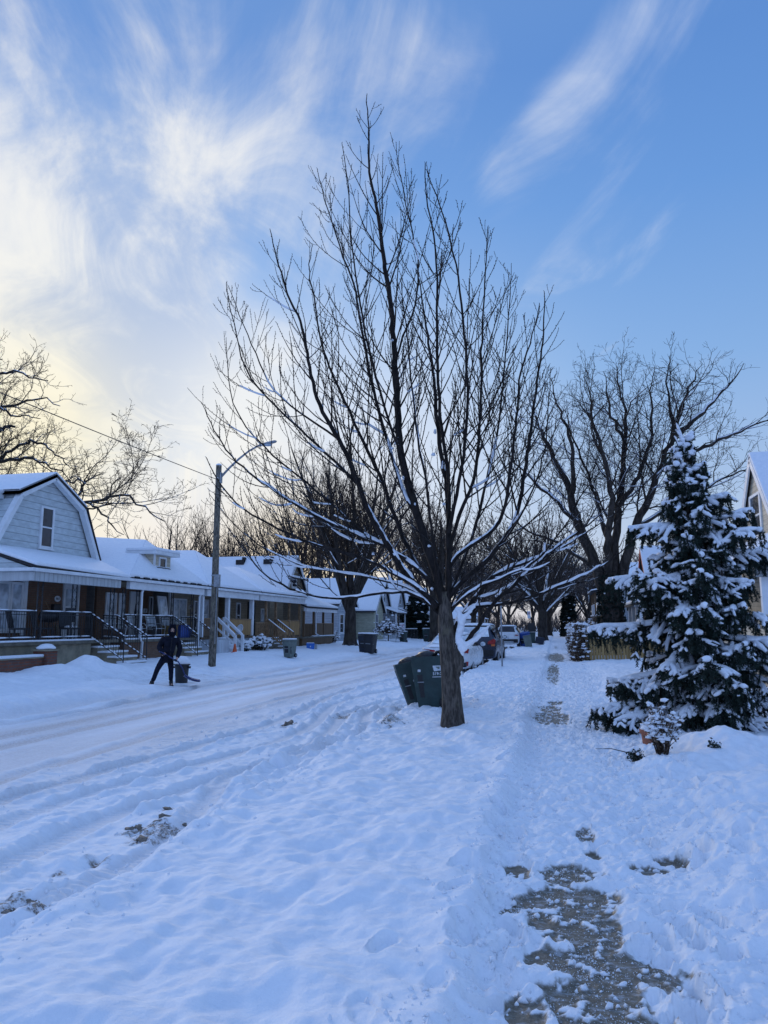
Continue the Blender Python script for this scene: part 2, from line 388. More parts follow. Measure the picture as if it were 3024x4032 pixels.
puff = t.noise(3.6, 8, 0.60, d, dist=0.6)
leftm = t.ramp(dx, -0.36, -0.58)
bias = t.m('ADD', t.m('MULTIPLY', lobe(420, 1080, 34), 0.43), t.m('MULTIPLY', lobe(60, 1550, 55), 0.34))
bias = t.m('ADD', bias, t.m('MULTIPLY', lobe(640, 700, 60), 0.16))
bias = t.m('ADD', bias, t.m('MULTIPLY', lobe(780, 1500, 160), 0.22))
for lx, ly, lw, la in ((1960, 700, 1500, .17), (2110, 530, 1300, .19), (2230, 400, 1100, .21), (2360, 260, 900, .21), (2500, 110, 800, .20), (2620, -40, 800, .18), (1850, 60, 300, .10), (1640, 360, 500, .10), (1300, 120, 300, .07)):
    bias = t.m('ADD', bias, t.m('MULTIPLY', lobe(lx, ly, lw), la))
bias = t.m('SUBTRACT', bias, t.m('MULTIPLY', t.ramp(dx, -0.34, -0.10), 0.085))
bias = t.m('ADD', bias, t.m('MULTIPLY', lobe(1800, 180, 220), 0.08))
bias = t.m('SUBTRACT', bias, t.m('MULTIPLY', lobe(1000, 1180, 500), 0.30))
bias = t.m('SUBTRACT', bias, t.m('MULTIPLY', lobe(520, 1830, 700), 0.10))
nz_ = t.m('ADD', t.m('MULTIPLY', st, 0.62), t.m('ADD', t.m('MULTIPLY', st2, 0.26), t.m('MULTIPLY', puff, 0.34)))
cl = t.ramp(t.m('ADD', nz_, bias), 0.61, 1.10)
cloudc = t.mix(t.ramp(t.m('ADD', t.m('MULTIPLY', puff, 0.6), t.m('MULTIPLY', st, 0.4)), 0.38, 0.60), L10(172, 192, 226), L10(252, 250, 244))
cloudc = t.mix(t.m('MULTIPLY', side, 0.75), cloudc, L10(206, 220, 248))
skyc = t.mix(t.m('MULTIPLY', cl, 0.86), skyc, cloudc)
# low sun behind cloud: warm horizon on the left, white glow around it
hz = t.ramp(up_, 0.24, 0.02)
warm = t.m('MULTIPLY', hz, t.ramp(dx, -0.05, -0.55))
skyc = t.mix(t.m('MULTIPLY', warm, t.ramp(puff, 0.30, 0.62, 0.55, 0.95)), skyc, t.mix(t.ramp(up_, 0.02, 0.16), L10(240, 216, 194), L10(230, 222, 220)))
skyc = t.mix(t.m('MULTIPLY', lobe(60, 1760, 90), 0.92), skyc, L10(255, 246, 214))
skyc = t.mix(t.m('MULTIPLY', lobe(980, 1640, 170), 0.85), skyc, L10(250, 250, 246))
skyc = t.mix(t.m('MULTIPLY', lobe(1230, 2200, 160), 0.85), skyc, L10(255, 236, 198))
skyc = t.mix(t.m('MULTIPLY', lobe(1550, 1750, 90), 0.60), skyc, L10(236, 242, 252))
back = t.ramp(dy, 0.05, -0.75)
skyc = t.mix(t.m('MULTIPLY', back, t.ramp(puff, 0.3, 0.7, 0.75, 1.0)), skyc, (3.3, 5.2, 10.0, 1))      # broken blue glow added behind the viewer, out of view, to light the snow
skyc = t.mix(t.ramp(up_, 0.72, 0.95, 0, 0.85), skyc, (3.4, 5.3, 10.2, 1))   # and the same added glow overhead, above the view
# the haze below the horizon stays as bright as the snow so that nothing dark leaks in
t.l.new(skyc, bg.inputs['Color'])

# ---------------------------------------------------------------- ground: one height field, cut into strips
_rs = np.random.RandomState(11)
_perm = np.concatenate([_rs.permutation(512)] * 3); _g = _rs.rand(512) * 2 * np.pi; _gx, _gy = np.cos(_g), np.sin(_g)
def perlin(x, y):
    xi = np.floor(x).astype(np.int64); yi = np.floor(y).astype(np.int64); xf = x - xi; yf = y - yi
    xi &= 511; yi &= 511
    h = lambda a, b: _perm[_perm[a] + b]
    u = xf * xf * xf * (xf * (xf * 6 - 15) + 10); v = yf * yf * yf * (yf * (yf * 6 - 15) + 10)
    def gd(a, b, p, q): k = h(a, b) & 511; return _gx[k] * p + _gy[k] * q
    a = gd(xi, yi, xf, yf); b = gd(xi + 1, yi, xf - 1, yf); c = gd(xi, yi + 1, xf, yf - 1); e = gd(xi + 1, yi + 1, xf - 1, yf - 1)
    return (a * (1 - u) + b * u) * (1 - v) + (c * (1 - u) + e * u) * v * 1.0
def fbm(x, y, o=4, g=0.5):
    s = 0; a = 1; 
    for i in range(o): s = s + a * perlin(x * 2 ** i + 17.3 * i, y * 2 ** i + 5.1 * i); a *= g
    return s
def ss(x, a, b): t = np.clip((x - a) / (b - a), 0, 1); return t * t * (3 - 2 * t)
def bell(x, c, w): return np.exp(-((x - c) / w) ** 2)

def pix_blob(px, py, rx, ry, z=0.0):
    p = at_z(px, py, z); q = at_z(px, py - ry, z); r = at_z(px + rx, py, z)
    return (p[0], p[1], abs(r[0] - p[0]), abs(q[1] - p[1]))
BARE = [pix_blob(*b) for b in [(2230, 3565, 185, 66), (2320, 3690, 130, 74), (2440, 3830, 205, 66), (2270, 3800, 130, 50), (2330, 3960, 190, 80), (2440, 4060, 200, 60), (2240, 3450, 105, 36), (2300, 3300, 36, 26),
    (2040, 3600, 62, 30), (2040, 3440, 50, 30), (2172, 2832, 66, 24), (2165, 2795, 45, 12), (2190, 2772, 30, 8), (2178, 2650, 22, 30), (2190, 2590, 30, 14), (2560, 3440, 75, 16), (2640, 3410, 60, 14), (2070, 3980, 90, 60), (2130, 3780, 60, 40), (2140, 3640, 60, 40), (2330, 3380, 30, 14)]]
DIRT = [pix_blob(*b, -0.08) for b in [(620, 3290, 130, 40), (560, 3320, 80, 22), (40, 3570, 70, 35), (150, 3610, 50, 20), (1130, 2860, 20, 8), (660, 3190, 10, 10), (1540, 2880, 45, 16), (1510, 2865, 30, 8), (30, 3240, 25, 10), (1360, 2820, 40, 8), (390, 3410, 50, 12), (230, 3450, 40, 8)]]
_fr = random.Random(5)
PRINTS = []                                   # boot prints: x, y, heading, depth
for k in range(340):
    y_ = 2.6 + (_fr.random() ** 1.8) * 32
    x_ = _fr.gauss(0.18, 0.42) if k % 3 else _fr.choice([-0.55, 0.95, 1.2, 0.9]) + _fr.gauss(0, 0.16)
    PRINTS.append((x_, y_, _fr.gauss(0, 0.35), _fr.uniform(0.026, 0.052)))
for px_, py_ in [(2010, 3640), (2000, 3700), (1985, 3780), (1970, 3860), (1950, 3950), (2610, 3760), (2520, 3730), (2690, 3830), (2640, 3560), (2700, 3640), (2760, 3700), (2800, 3600), (2600, 3660), (2520, 3650), (2770, 3880), (2690, 3960), (2880, 3740)]:
    g_ = at_z(px_, py_, 0.05); PRINTS.append((g_[0], g_[1], _fr.gauss(0, 0.5), 0.05))
for k in range(170):                          # old softened prints in the verge and lawn
    PRINTS.append((_fr.uniform(-2.7, -0.6) if k % 2 else _fr.uniform(1.0, 3.0), 2.6 + _fr.random() ** 1.5 * 30, _fr.uniform(0, 3), -_fr.uniform(0.012, 0.03)))
MOUNDS = [(at_z(*p, 0.1), rx, ry, h) for p, rx, ry, h in [((2870, 2960), 0.75, 0.55, 0.24), ((2950, 3120), 0.7, 0.5, 0.16), ((2620, 3000), 0.5, 0.4, 0.10), ((2990, 3300), 0.45, 0.9, 0.16), ((2840, 3400), 0.35, 0.9, 0.08), ((2640, 2850), 1.2, 0.5, 0.08), ((1790, 2900), 0.42, 0.28, 0.07), ((1690, 2900), 0.3, 0.35, 0.05), ((1870, 2920), 0.35, 0.25, 0.06), ((1560, 3500), 0.7, 0.3, 0.05)]]
MOUNDS += [((-1.57, 11.85, 0), .55, .5, .07)]
MOUNDS += [((x, y, 0), rx, ry, h) for x, y, rx, ry, h in [(-14.3, 21.6, 0.6, 0.5, 0.42), (-13.7, 22.3, 0.5, 0.4, 0.14), (-11.4, 22.3, 0.5, 0.8, 0.34), (-12.2, 23.4, 1.1, 0.8, 0.36), (-11.7, 18.3, 0.4, 1.6, 0.14), (-12.0, 25.7, 0.8, 0.8, 0.16), (-12.6, 29.5, 1.2, 1.8, 0.18), (-13.5, 34, 1.4, 2.0, 0.16), (-14.3, 20.4, 0.9, 0.5, 0.18), (-13.3, 49.4, 0.9, 0.9, 0.2), (-10.9, 15.0, 0.7, 2.5, 0.16), (-11.4, 40, 0.7, 3, 0.12)]]

def height(x, y):
    """returns z, bare mask, dirt mask, packed-road mask"""
    wob = 0.22 * perlin(y * 0.22, 3.3 + 0 * y) + 0.06 * perlin(y * 1.3 + 9, x * 0.4)
    cr = -2.86 + wob * 0.6                                    # right kerb line
    cl = -10.30 + wob
    cr = cr + 0.05 * perlin(y * 3.1, x * 0.0 + 2.2) + 0.03 * perlin(y * 8.3, x * 0.0 + 5.2)
    road = ss(x, cl - 0.35, cl + 0.25) * (1 - ss(x, cr - 0.16, cr + 0.07))
    # ---- undisturbed snow level
    verge = 0.105 + 0.02 * ss(x, -2.6, -1.2)
    right = 0.03 + 0.10 * ss(x, 0.9, 1.75) + 0.05 * ss(x, 2.0, 6)
    left = 0.05 + 0.30 * ss(-x, 10.6, 15.6)
    base = np.where(x < -6, left, np.where(x < 0.2, verge, right))
    soft = 0.050 * fbm(x * 0.9 + 2, y * 0.55, 3) + 0.034 * fbm(x * 2.3, y * 1.9 + 7, 3, 0.55) + 0.012 * fbm(x * 6, y * 6, 2)
    near = bell(y, 0, 60)
    softk = np.where(x < -6, 0.8, 1.0)
    soft = 1.35 * soft - 0.050 * ss(perlin(x * 1.25 + 3, y * 1.05), 0.06, 0.42) * (0.6 + 0.8 * perlin(x * .5, y * .4)) - 0.030 * ss(perlin(x * 2.9 + 1, y * 2.4 + 6), 0.12, 0.45)
    z = base + soft * softk + 0.0075 * fbm(x * 11, y * 9, 3, 0.65) * ss(-y, -30, -6) + 0.010 * np.abs(perlin(x * 4.6 + 2, y * 3.7)) * ss(-y, -30, -6)
    for (c, rx, ry, h) in MOUNDS:
        msk = (np.abs(y - c[1]) < 3 * ry)
        if msk.any(): z = z + np.where(msk, h * np.exp(-((x - c[0]) / rx) ** 2 - ((y - c[1]) / ry) ** 2) * (1 + 0.25 * fbm(x * 3.1, y * 3.1 + 2, 2)), 0)
    # ---- trodden walk
    wl = -0.43 + 0.10 * perlin(y * 0.9, 1.7 + 0 * y); wr = 0.80 + 0.16 * perlin(y * 0.7, 8.7 + 0 * y)
    walk = ss(x, wl - 0.10, wl + 0.08) * (1 - ss(x, wr - 0.12, wr + 0.22))
    tr = 0.040 * fbm(x * 6.5, y * 5.5, 4, 0.66) + 0.032 * np.abs(fbm(x * 4.3 + 5, y * 3.3, 3, 0.6))
    zw = 0.030 + tr
    # trampled margins as well
    marg = ss(x, 0.7, 1.0) * (1 - ss(x, 1.15, 1.9)) + ss(-x, 0.35, 0.5) * (1 - ss(-x, 0.55, 1.0)) * ss(y, 9, 12)
    z = z + marg * 0.045 * fbm(x * 7, y * 6 + 3, 3, 0.6)
    broken = ss(y, 12.5, 15) * ss(x, -2.5, -2.1) * (1 - ss(x, -0.4, 0.2)) * (1 - ss(y, 24, 34))
    z = z + broken * 0.060 * fbm(x * 4.2, y * 3.6, 4, 0.6)
    z = z + 0.035 * bell(x, wl - 0.16, 0.14) * (1 + 0.8 * fbm(x * 4, y * 2.2, 2)) * (1 - ss(y, 12, 16))
    z = z * (1 - walk) + zw * walk
    # cleared stretch of path left of the drive on the far side
    drv = ss(y, 19.0, 19.8) * (1 - ss(y, 23.2, 24.2)) * ss(-x, 9.8, 10.3) * (1 - ss(-x, 12.6, 13.6))
    # ---- road
    rr = 0.012 * fbm(x * 1.1, y * 0.25, 3) + 0.006 * fbm(x * 9, y * 1.2, 3)
    rough = ss(x, -7.0, -5.2) 
    chunk = fbm(x * 2.2, y * 1.3 + 4, 4, 0.6)
    rr = rr + rough * (0.026 * chunk + 0.050 * np.clip(chunk - 0.12, 0, 1) + 0.018 * fbm(x * 8, y * 6, 3, 0.6))
    ruts = np.zeros(x.shape)
    for (x0, amp, per, ph, wd, dp) in [(-3.75, 0.28, 9.0, 0.4, 0.13, 0.055), (-4.45, 0.35, 11.0, 1.1, 0.12, 0.045), (-5.2, 0.25, 14, 2.0, 0.13, 0.05), (-3.35, 0.30, 6.5, 2.6, 0.11, 0.045), (-6.2, 0.15, 20, 0.2, 0.16, 0.025), (-7.7, 0.1, 24, 1.2, 0.18, 0.022), (-8.4, 0.12, 22, 0.7, 0.18, 0.02), (-9.5, 0.2, 12, 0.2, 0.16, 0.05)]:
        c = x0 + amp * np.sin(y * 2 * np.pi / per + ph) + 0.05 * perlin(y * 0.8, x0 + 0 * y)
        a = np.abs(x - c)
        tread = 0.004 * np.sin(y * 70 + 25 * a)
        rut = 1 - ss(a, wd * 0.75, wd * 1.15); ruts = np.maximum(ruts, rut * road); berm = bell(a, wd * 1.45, wd * 0.42)
        live = 0.75 + 0.25 * ss(perlin(y * 0.45 + x0 * 3, x0 + 0 * y), -0.25, 0.2)
        rr = rr * (1 - 0.92 * rut) + live * (-dp * 0.62 * rut + dp * 0.95 * berm * (0.7 + 0.9 * chunk)) + 1.6 * rut * tread
    # the curve where someone drove up to the carts
    cc = -3.05 - 0.020 * (y - 12.6) ** 2 * np.sign(12.6 - y) * (y < 12.6) - 0.05
    rr = rr + (y > 8.5) * (y < 13.0) * (-0.035 * (1 - ss(np.abs(x - cc), 0.09, 0.14)) + 0.03 * bell(np.abs(x - cc), 0.19, 0.05))
    ridge = bell(x, cr - 0.50, 0.20) * 0.08 * np.clip(0.4 + 1.6 * fbm(x * 2.5, y * 1.6, 3, 0.6), 0, 2)
    ridge2 = bell(x, cl + 0.55, 0.22) * 0.06 * np.clip(0.5 + 1.5 * fbm(x * 2, y * 0.8, 3, 0.6), 0, 2)
    zr = -0.075 + rr + ridge + ridge2
    lump = np.clip(fbm(x * 3.3, y * 3.0, 3, 0.6) + 0.1, 0, 1) * 0.06 * bell(x, cr, 0.28)
    z = z * (1 - road) + zr * road + lump
    z = z * (1 - drv * 0.8) + (-0.02 + 0.012 * fbm(x * 5, y * 2, 3)) * drv * 0.8
    # ---- boot prints
    for (fx, fy, a, dpt) in PRINTS:
        sel = np.nonzero((np.abs(y[:, 0] - fy) < 0.34))[0]
        if len(sel) == 0: continue
        i0, i1 = sel[0], sel[-1] + 1; X = x[i0:i1] - fx; Y = y[i0:i1] - fy
        u = X * math.cos(a) + Y * math.sin(a); v = -X * math.sin(a) + Y * math.cos(a)
        if dpt > 0: q = (u / (0.052 + 0.012 * (v > 0))) ** 2 + (v / 0.145) ** 2; f = 1 - ss(q, 0.62, 1.18); z[i0:i1] -= f * dpt; z[i0:i1] += bell(q, 1.5, 0.35) * dpt * 0.16
        else: q = (u / 0.10) ** 2 + (v / 0.16) ** 2; z[i0:i1] += dpt * np.exp(-q)
    # ---- bare concrete on the walk
    fld = np.full(x.shape, -9.0)
    for (bx, by, rx, ry) in BARE:
        rx_, ry_ = rx * 1.0, ry * 1.0
        fld = np.maximum(fld, 1 - np.sqrt(((x - bx) / rx_) ** 2 + ((y - by) / ry_) ** 2))
    fld = fld + 0.20 + 0.46 * fbm(x * 5.5, y * 3.6, 4, 0.62) * (fld > -3)
    melt = ss(fld, -0.10, 0.26) * (walk + 0.6 * ss(x, 0.6, 0.8)).clip(0, 1)
    islands = ss(fbm(x * 9 + 4, y * 7, 4, 0.65), 0.16, 0.46) * melt
    bare = melt * (1 - 0.85 * islands)
    zc = -0.004 + 0.016 * islands + 0.0015 * fbm(x * 30, y * 30, 2)
    z = z * (1 - melt) + zc * melt
    # far path stays a thin brown line
    farp = ss(y, 26, 40) * bell(x, 0.02, 0.22) * (0.5 + 0.5 * ss(perlin(y * 0.11, x * 0.5), -0.2, 0.3)) * (1 - ss(y, 55, 75))
    bare = np.maximum(bare, 0.55 * farp)
    dirt = np.zeros(x.shape)
    for (bx, by, rx, ry) in DIRT:
        q = 1 - np.sqrt(((x - bx) / (rx * 1.25)) ** 2 + ((y - by) / (ry * 1.3)) ** 2)
        q = q + 0.9 * fbm(x * 6.0, y * 4.0, 4, 0.65) * (q > -2); dirt = np.maximum(dirt, ss(q, 0.18, 0.5))
    z = z + dirt * 0.05 * fbm(x * 9, y * 9, 3, 0.65)
    dirt = np.maximum(dirt, 0.42 * drv * ss(fbm(x * 2.2, y * 5.0, 3), -0.15, 0.3))
    pack = 0.45 * ruts + road * (1 - ss(x, -6.3, -4.6)) * (0.55 + 0.9 * fbm(x * 1.6, y * 0.14, 3)).clip(0, 1)
    return z, bare, dirt, pack

def ground_mat():
    m, t, b = new_mat('snow_ground'); p = wpos(t)
    at = lambda n: t.n('ShaderNodeAttribute', attribute_name=n).outputs['Fac']
    bare, dirt, pack = at('bare'), at('dirt'), at('pack')
    n1 = t.noise(7, 5, 0.6, p); n2 = t.noise(45, 4, 0.65, p); n3 = t.noise(170, 2, 0.6, p); n4 = t.noise(24, 5, 0.7, p)
    snow = t.mix(t.ramp(n1, 0.3, 0.7), (0.80, 0.825, 0.87, 1), (0.885, 0.90, 0.925, 1))
    snow = t.mix(t.m('MULTIPLY', pack, t.ramp(n4, 0.25, 0.75, 0.35, 1.0)), snow, (0.60, 0.55, 0.53, 1))
    snow = t.mix(t.m('MULTIPLY', dirt, t.ramp(n4, 0.40, 0.60, 0.08, 1)), snow, t.mix(t.ramp(n2, 0.35, 0.65), (0.075, 0.055, 0.045, 1), (0.34, 0.27, 0.20, 1)))
    conc = t.mix(t.ramp(n4, 0.3, 0.72), (0.112, 0.092, 0.064, 1), (0.195, 0.165, 0.118, 1))
    conc = t.mix(t.ramp(n3, 0.66, 0.72, 0, 0.7), conc, (0.58, 0.60, 0.62, 1))
    conc = t.mix(t.ramp(t.noise(11, 6, 0.7, t.mapping(p, (1, 1.7, 1))), 0.50, 0.66, 0, 0.7), conc, (0.42, 0.44, 0.47, 1))
    bf = t.ramp(t.m('ADD', bare, t.m('MULTIPLY', t.m('SUBTRACT', n4, 0.5), 0.9)), 0.22, 0.80)
    t.set(b.inputs['Base Color'], t.mix(bf, snow, conc))
    t.set(b.inputs['Roughness'], t.m('SUBTRACT', 0.70, t.m('MULTIPLY', bf, t.ramp(n4, 0.4, 0.7, 0.05, 0.36))))
    t.set(b.inputs['Specular IOR Level'], t.ramp(bf, 0, 1, 0.2, 0.5))
    nb = t.bump(n1, 0.35, 0.03); nb = t.bump(n2, 0.5, 0.010, nb); nb = t.bump(n3, 0.35, 0.0035, nb)
    t.set(b.inputs['Normal'], nb)
    return m
M['ground'] = ground_mat()

def ground_axis():
    xs = [-400, -260, -170, -110, -75, -50, -36, -28, -23]
    xs += list(np.arange(-20, -10.9, 0.09)) + list(np.arange(-10.9, -5.6, 0.05)) + list(np.arange(-5.6, -3.2, 0.03)) + list(np.arange(-3.2, 3.0, 0.0165)) + list(np.arange(3.0, 7, 0.07)) + list(np.arange(7, 14, 0.3)) + [16, 20, 27, 38, 55, 80, 120, 180, 270, 400]
    ys = [-60, -25, -10, -4, -1, 0.8, 1.6, 2.1]; y = 2.45
    while y < 120: ys.append(y); y += max(0.0145, 0.0052 * y * (0.55 + 0.45 * min(1, y / 30)))
    ys += [130, 150, 180, 220, 280, 360, 480, 650, 900]
    return np.array(xs, float), np.array(ys, float)
GX, GY = ground_axis()
_X, _Y = np.meshgrid(GX, GY)
_Z, _B, _D, _P = height(_X, _Y)
_dzx = np.gradient(_Z, GX, axis=1); _dzy = np.gradient(_Z, GY, axis=0)
_N = np.stack([-_dzx, -_dzy, np.ones_like(_Z)], -1); _N /= np.linalg.norm(_N, axis=-1, keepdims=True)
def gz(x, y):
    """height of the finished ground at a point"""
    i = int(np.clip(np.searchsorted(GX, x) - 1, 0, len(GX) - 2)); j = int(np.clip(np.searchsorted(GY, y) - 1, 0, len(GY) - 2))
    u = (x - GX[i]) / (GX[i + 1] - GX[i]); v = (y - GY[j]) / (GY[j + 1] - GY[j])
    return float((_Z[j, i] * (1 - u) + _Z[j, i + 1] * u) * (1 - v) + (_Z[j + 1, i] * (1 - u) + _Z[j + 1, i + 1] * u) * v)
def strip(name, x0, x1):
    i0 = int(np.argmin(abs(GX - x0))); i1 = int(np.argmin(abs(GX - x1))) + 1
    V = np.stack([_X[:, i0:i1], _Y[:, i0:i1], _Z[:, i0:i1]], -1).reshape(-1, 3); nx = i1 - i0; ny = len(GY)
    idx = np.arange(nx * ny).reshape(ny, nx)
    Fq = np.stack([idx[:-1, :-1], idx[:-1, 1:], idx[1:, 1:], idx[1:, :-1]], -1).reshape(-1, 4)
    o = np_mesh(name, V, Fq, 'ground', None, True, _N[:, i0:i1].reshape(-1, 3))
    for nm, A in (('bare', _B), ('dirt', _D), ('pack', _P)):
        a = o.data.attributes.new(nm, 'FLOAT', 'POINT'); a.data.foreach_set('value', A[:, i0:i1].astype(np.float32).ravel())
    o['kind'] = 'structure'; return o
strip('snowy_lawn_far_side', -400, -10.6); strip('snowy_road', -10.6, -2.86); strip('snowy_verge', -2.86, -0.45)
strip('sidewalk', -0.45, 0.85); strip('snowy_yard', 0.85, 400)

# ---------------------------------------------------------------- trees
class Wood:
    """collects tapering branches and turns them into one mesh"""
    def __init__(s): s.b = []
    def add(s, pts, rad): s.b.append((pts, rad))
    def arrays(s, sides):
        Vs, Fs, off = [], [], 0; groups = {}
        for pts, rad in s.b: groups.setdefault(len(pts), []).append((pts, rad))
        for k, lst in groups.items():
            P = np.array([p for p, _ in lst], float); Rr = np.array([r for _, r in lst], float)      # B,k,3  B,k
            T = np.gradient(P, axis=1); T /= np.linalg.norm(T, axis=2, keepdims=True) + 1e-9
            mean = P[:, -1] - P[:, 0]; mean /= np.linalg.norm(mean, axis=1, keepdims=True) + 1e-9
            ref = np.where(np.abs(mean[:, 2:3]) < 0.8, np.array([[0, 0, 1.0]]), np.array([[1.0, 0.15, 0]]))[:, None, :]
            U = np.cross(T, ref); U /= np.linalg.norm(U, axis=2, keepdims=True) + 1e-9; W = np.cross(U, T)
            a = np.arange(sides) * 2 * np.pi / sides
            V = P[:, :, None, :] + Rr[:, :, None, None] * (U[:, :, None, :] * np.cos(a)[None, None, :, None] + W[:, :, None, :] * np.sin(a)[None, None, :, None])
            B = len(lst); idx = np.arange(B * k * sides).reshape(B, k, sides) + off
            nx = np.roll(idx, -1, axis=2)
            Fs.append(np.stack([idx[:, :-1], nx[:, :-1], nx[:, 1:], idx[:, 1:]], -1).reshape(-1, 4)); Vs.append(V.reshape(-1, 3)); off += B * k * sides
        return np.concatenate(Vs), np.concatenate(Fs)
    def build(s, name, mat, parent, sides=5, jitter=0.0):
        if not s.b: return None
        V, Fq = s.arrays(sides)
        if jitter:
            V = V + jitter * np.stack([fbm(V[:, 2] * 3 + 1, V[:, 0] * 9 + V[:, 1] * 4, 3), fbm(V[:, 2] * 3 + 7, V[:, 1] * 9 - V[:, 0] * 4, 3), 0 * V[:, 0]], -1)
        return np_mesh(name, V, Fq, mat, parent)

def v_add(a, b, k=1.0): return (a[0] + b[0] * k, a[1] + b[1] * k, a[2] + b[2] * k)
def v_len(a): return math.sqrt(a[0] * a[0] + a[1] * a[1] + a[2] * a[2])
def v_norm(a): l = v_len(a) + 1e-9; return (a[0] / l, a[1] / l, a[2] / l)
def v_cross(a, b): return (a[1] * b[2] - a[2] * b[1], a[2] * b[0] - a[0] * b[2], a[0] * b[1] - a[1] * b[0])
def side_dir(tan, ang, az, ref=(0, 0, 1)):
    u = v_cross(tan, ref)
    if v_len(u) < 0.05: u = v_cross(tan, (1, 0, 0))
    u = v_norm(u); w_ = v_cross(u, tan)
    c, s_ = math.cos(ang), math.sin(ang); ca, sa = math.cos(az), math.sin(az)
    return tuple(tan[i] * c + (u[i] * ca + w_[i] * sa) * s_ for i in range(3))
def along(pts, tt):
    k = len(pts) - 1; f = min(tt * k, k - 1e-6); i = int(f); u = f - i
    p = tuple(pts[i][j] * (1 - u) + pts[i + 1][j] * u for j in range(3))
    return p, v_norm(tuple(pts[i + 1][j] - pts[i][j] for j in range(3)))
def shoot(rng, p, d, L, n, rise, wig, sag=0.0):
    """a branch that bends upward (rise) with a little wander"""
    pts = [p]; st = L / (n - 1)
    for i in range(n - 1):
        d = v_norm((d[0] + rng.gauss(0, wig), d[1] + rng.gauss(0, wig), d[2] + rise / (n - 1) + rng.gauss(0, wig) - sag / (n - 1)))
        p = v_add(p, d, st); pts.append(p)
    return pts
def resample(pts, n):
    P = np.array(pts, float); s_ = np.concatenate([[0], np.cumsum(np.linalg.norm(np.diff(P, axis=0), axis=1))]); L = s_[-1]
    # smooth the hand-set polyline a little before resampling
    u = np.linspace(0, L, n); Q = np.stack([np.interp(u, s_, P[:, j]) for j in range(3)], -1)
    for _ in range(2): Q[1:-1] = 0.25 * Q[:-2] + 0.5 * Q[1:-1] + 0.25 * Q[2:]
    return [tuple(q) for q in Q], L

def snow_on(rng, wood, pts, rad, amt=0.8, rmin=0.008, slope=0.80, fat=1.0):
    """lumps of snow lying along the upper side of a limb"""
    run = []; 
    def flush():
        if len(run) >= 3:
            n = len(run); P = []; Rr = []
            for i, (p, r) in enumerate(run):
                e = min(1.0, math.sin(math.pi * (i + 0.35) / (n - 0.3)) * 2.2); rr = (0.85 * r + 0.008) * e * rng.uniform(0.8, 1.25) * fat
                P.append((p[0], p[1], p[2] + r * 0.55 + 0.25 * rr)); Rr.append(max(rr, 0.002))
            wood.add(P, Rr)
        run.clear()
    n = len(pts); on = rng.random() < amt; left = rng.randint(3, 9)
    for i in range(n - 1):
        d = v_norm(tuple(pts[i + 1][j] - pts[i][j] for j in range(3)))
        left -= 1
        if left <= 0: on = rng.random() < amt; left = rng.randint(3, 9)
        if on and abs(d[2]) < slope and rad[i] > rmin: run.append((pts[i], rad[i]))
        else: flush()
    flush()

def crotch_snow(rng, mb, p, r, k=1.0): mb.blob((p[0], p[1], p[2] + r * 0.9), (r * 1.5 * k, r * 1.4 * k, r * 1.1 * k), rng, 0.22, 2)

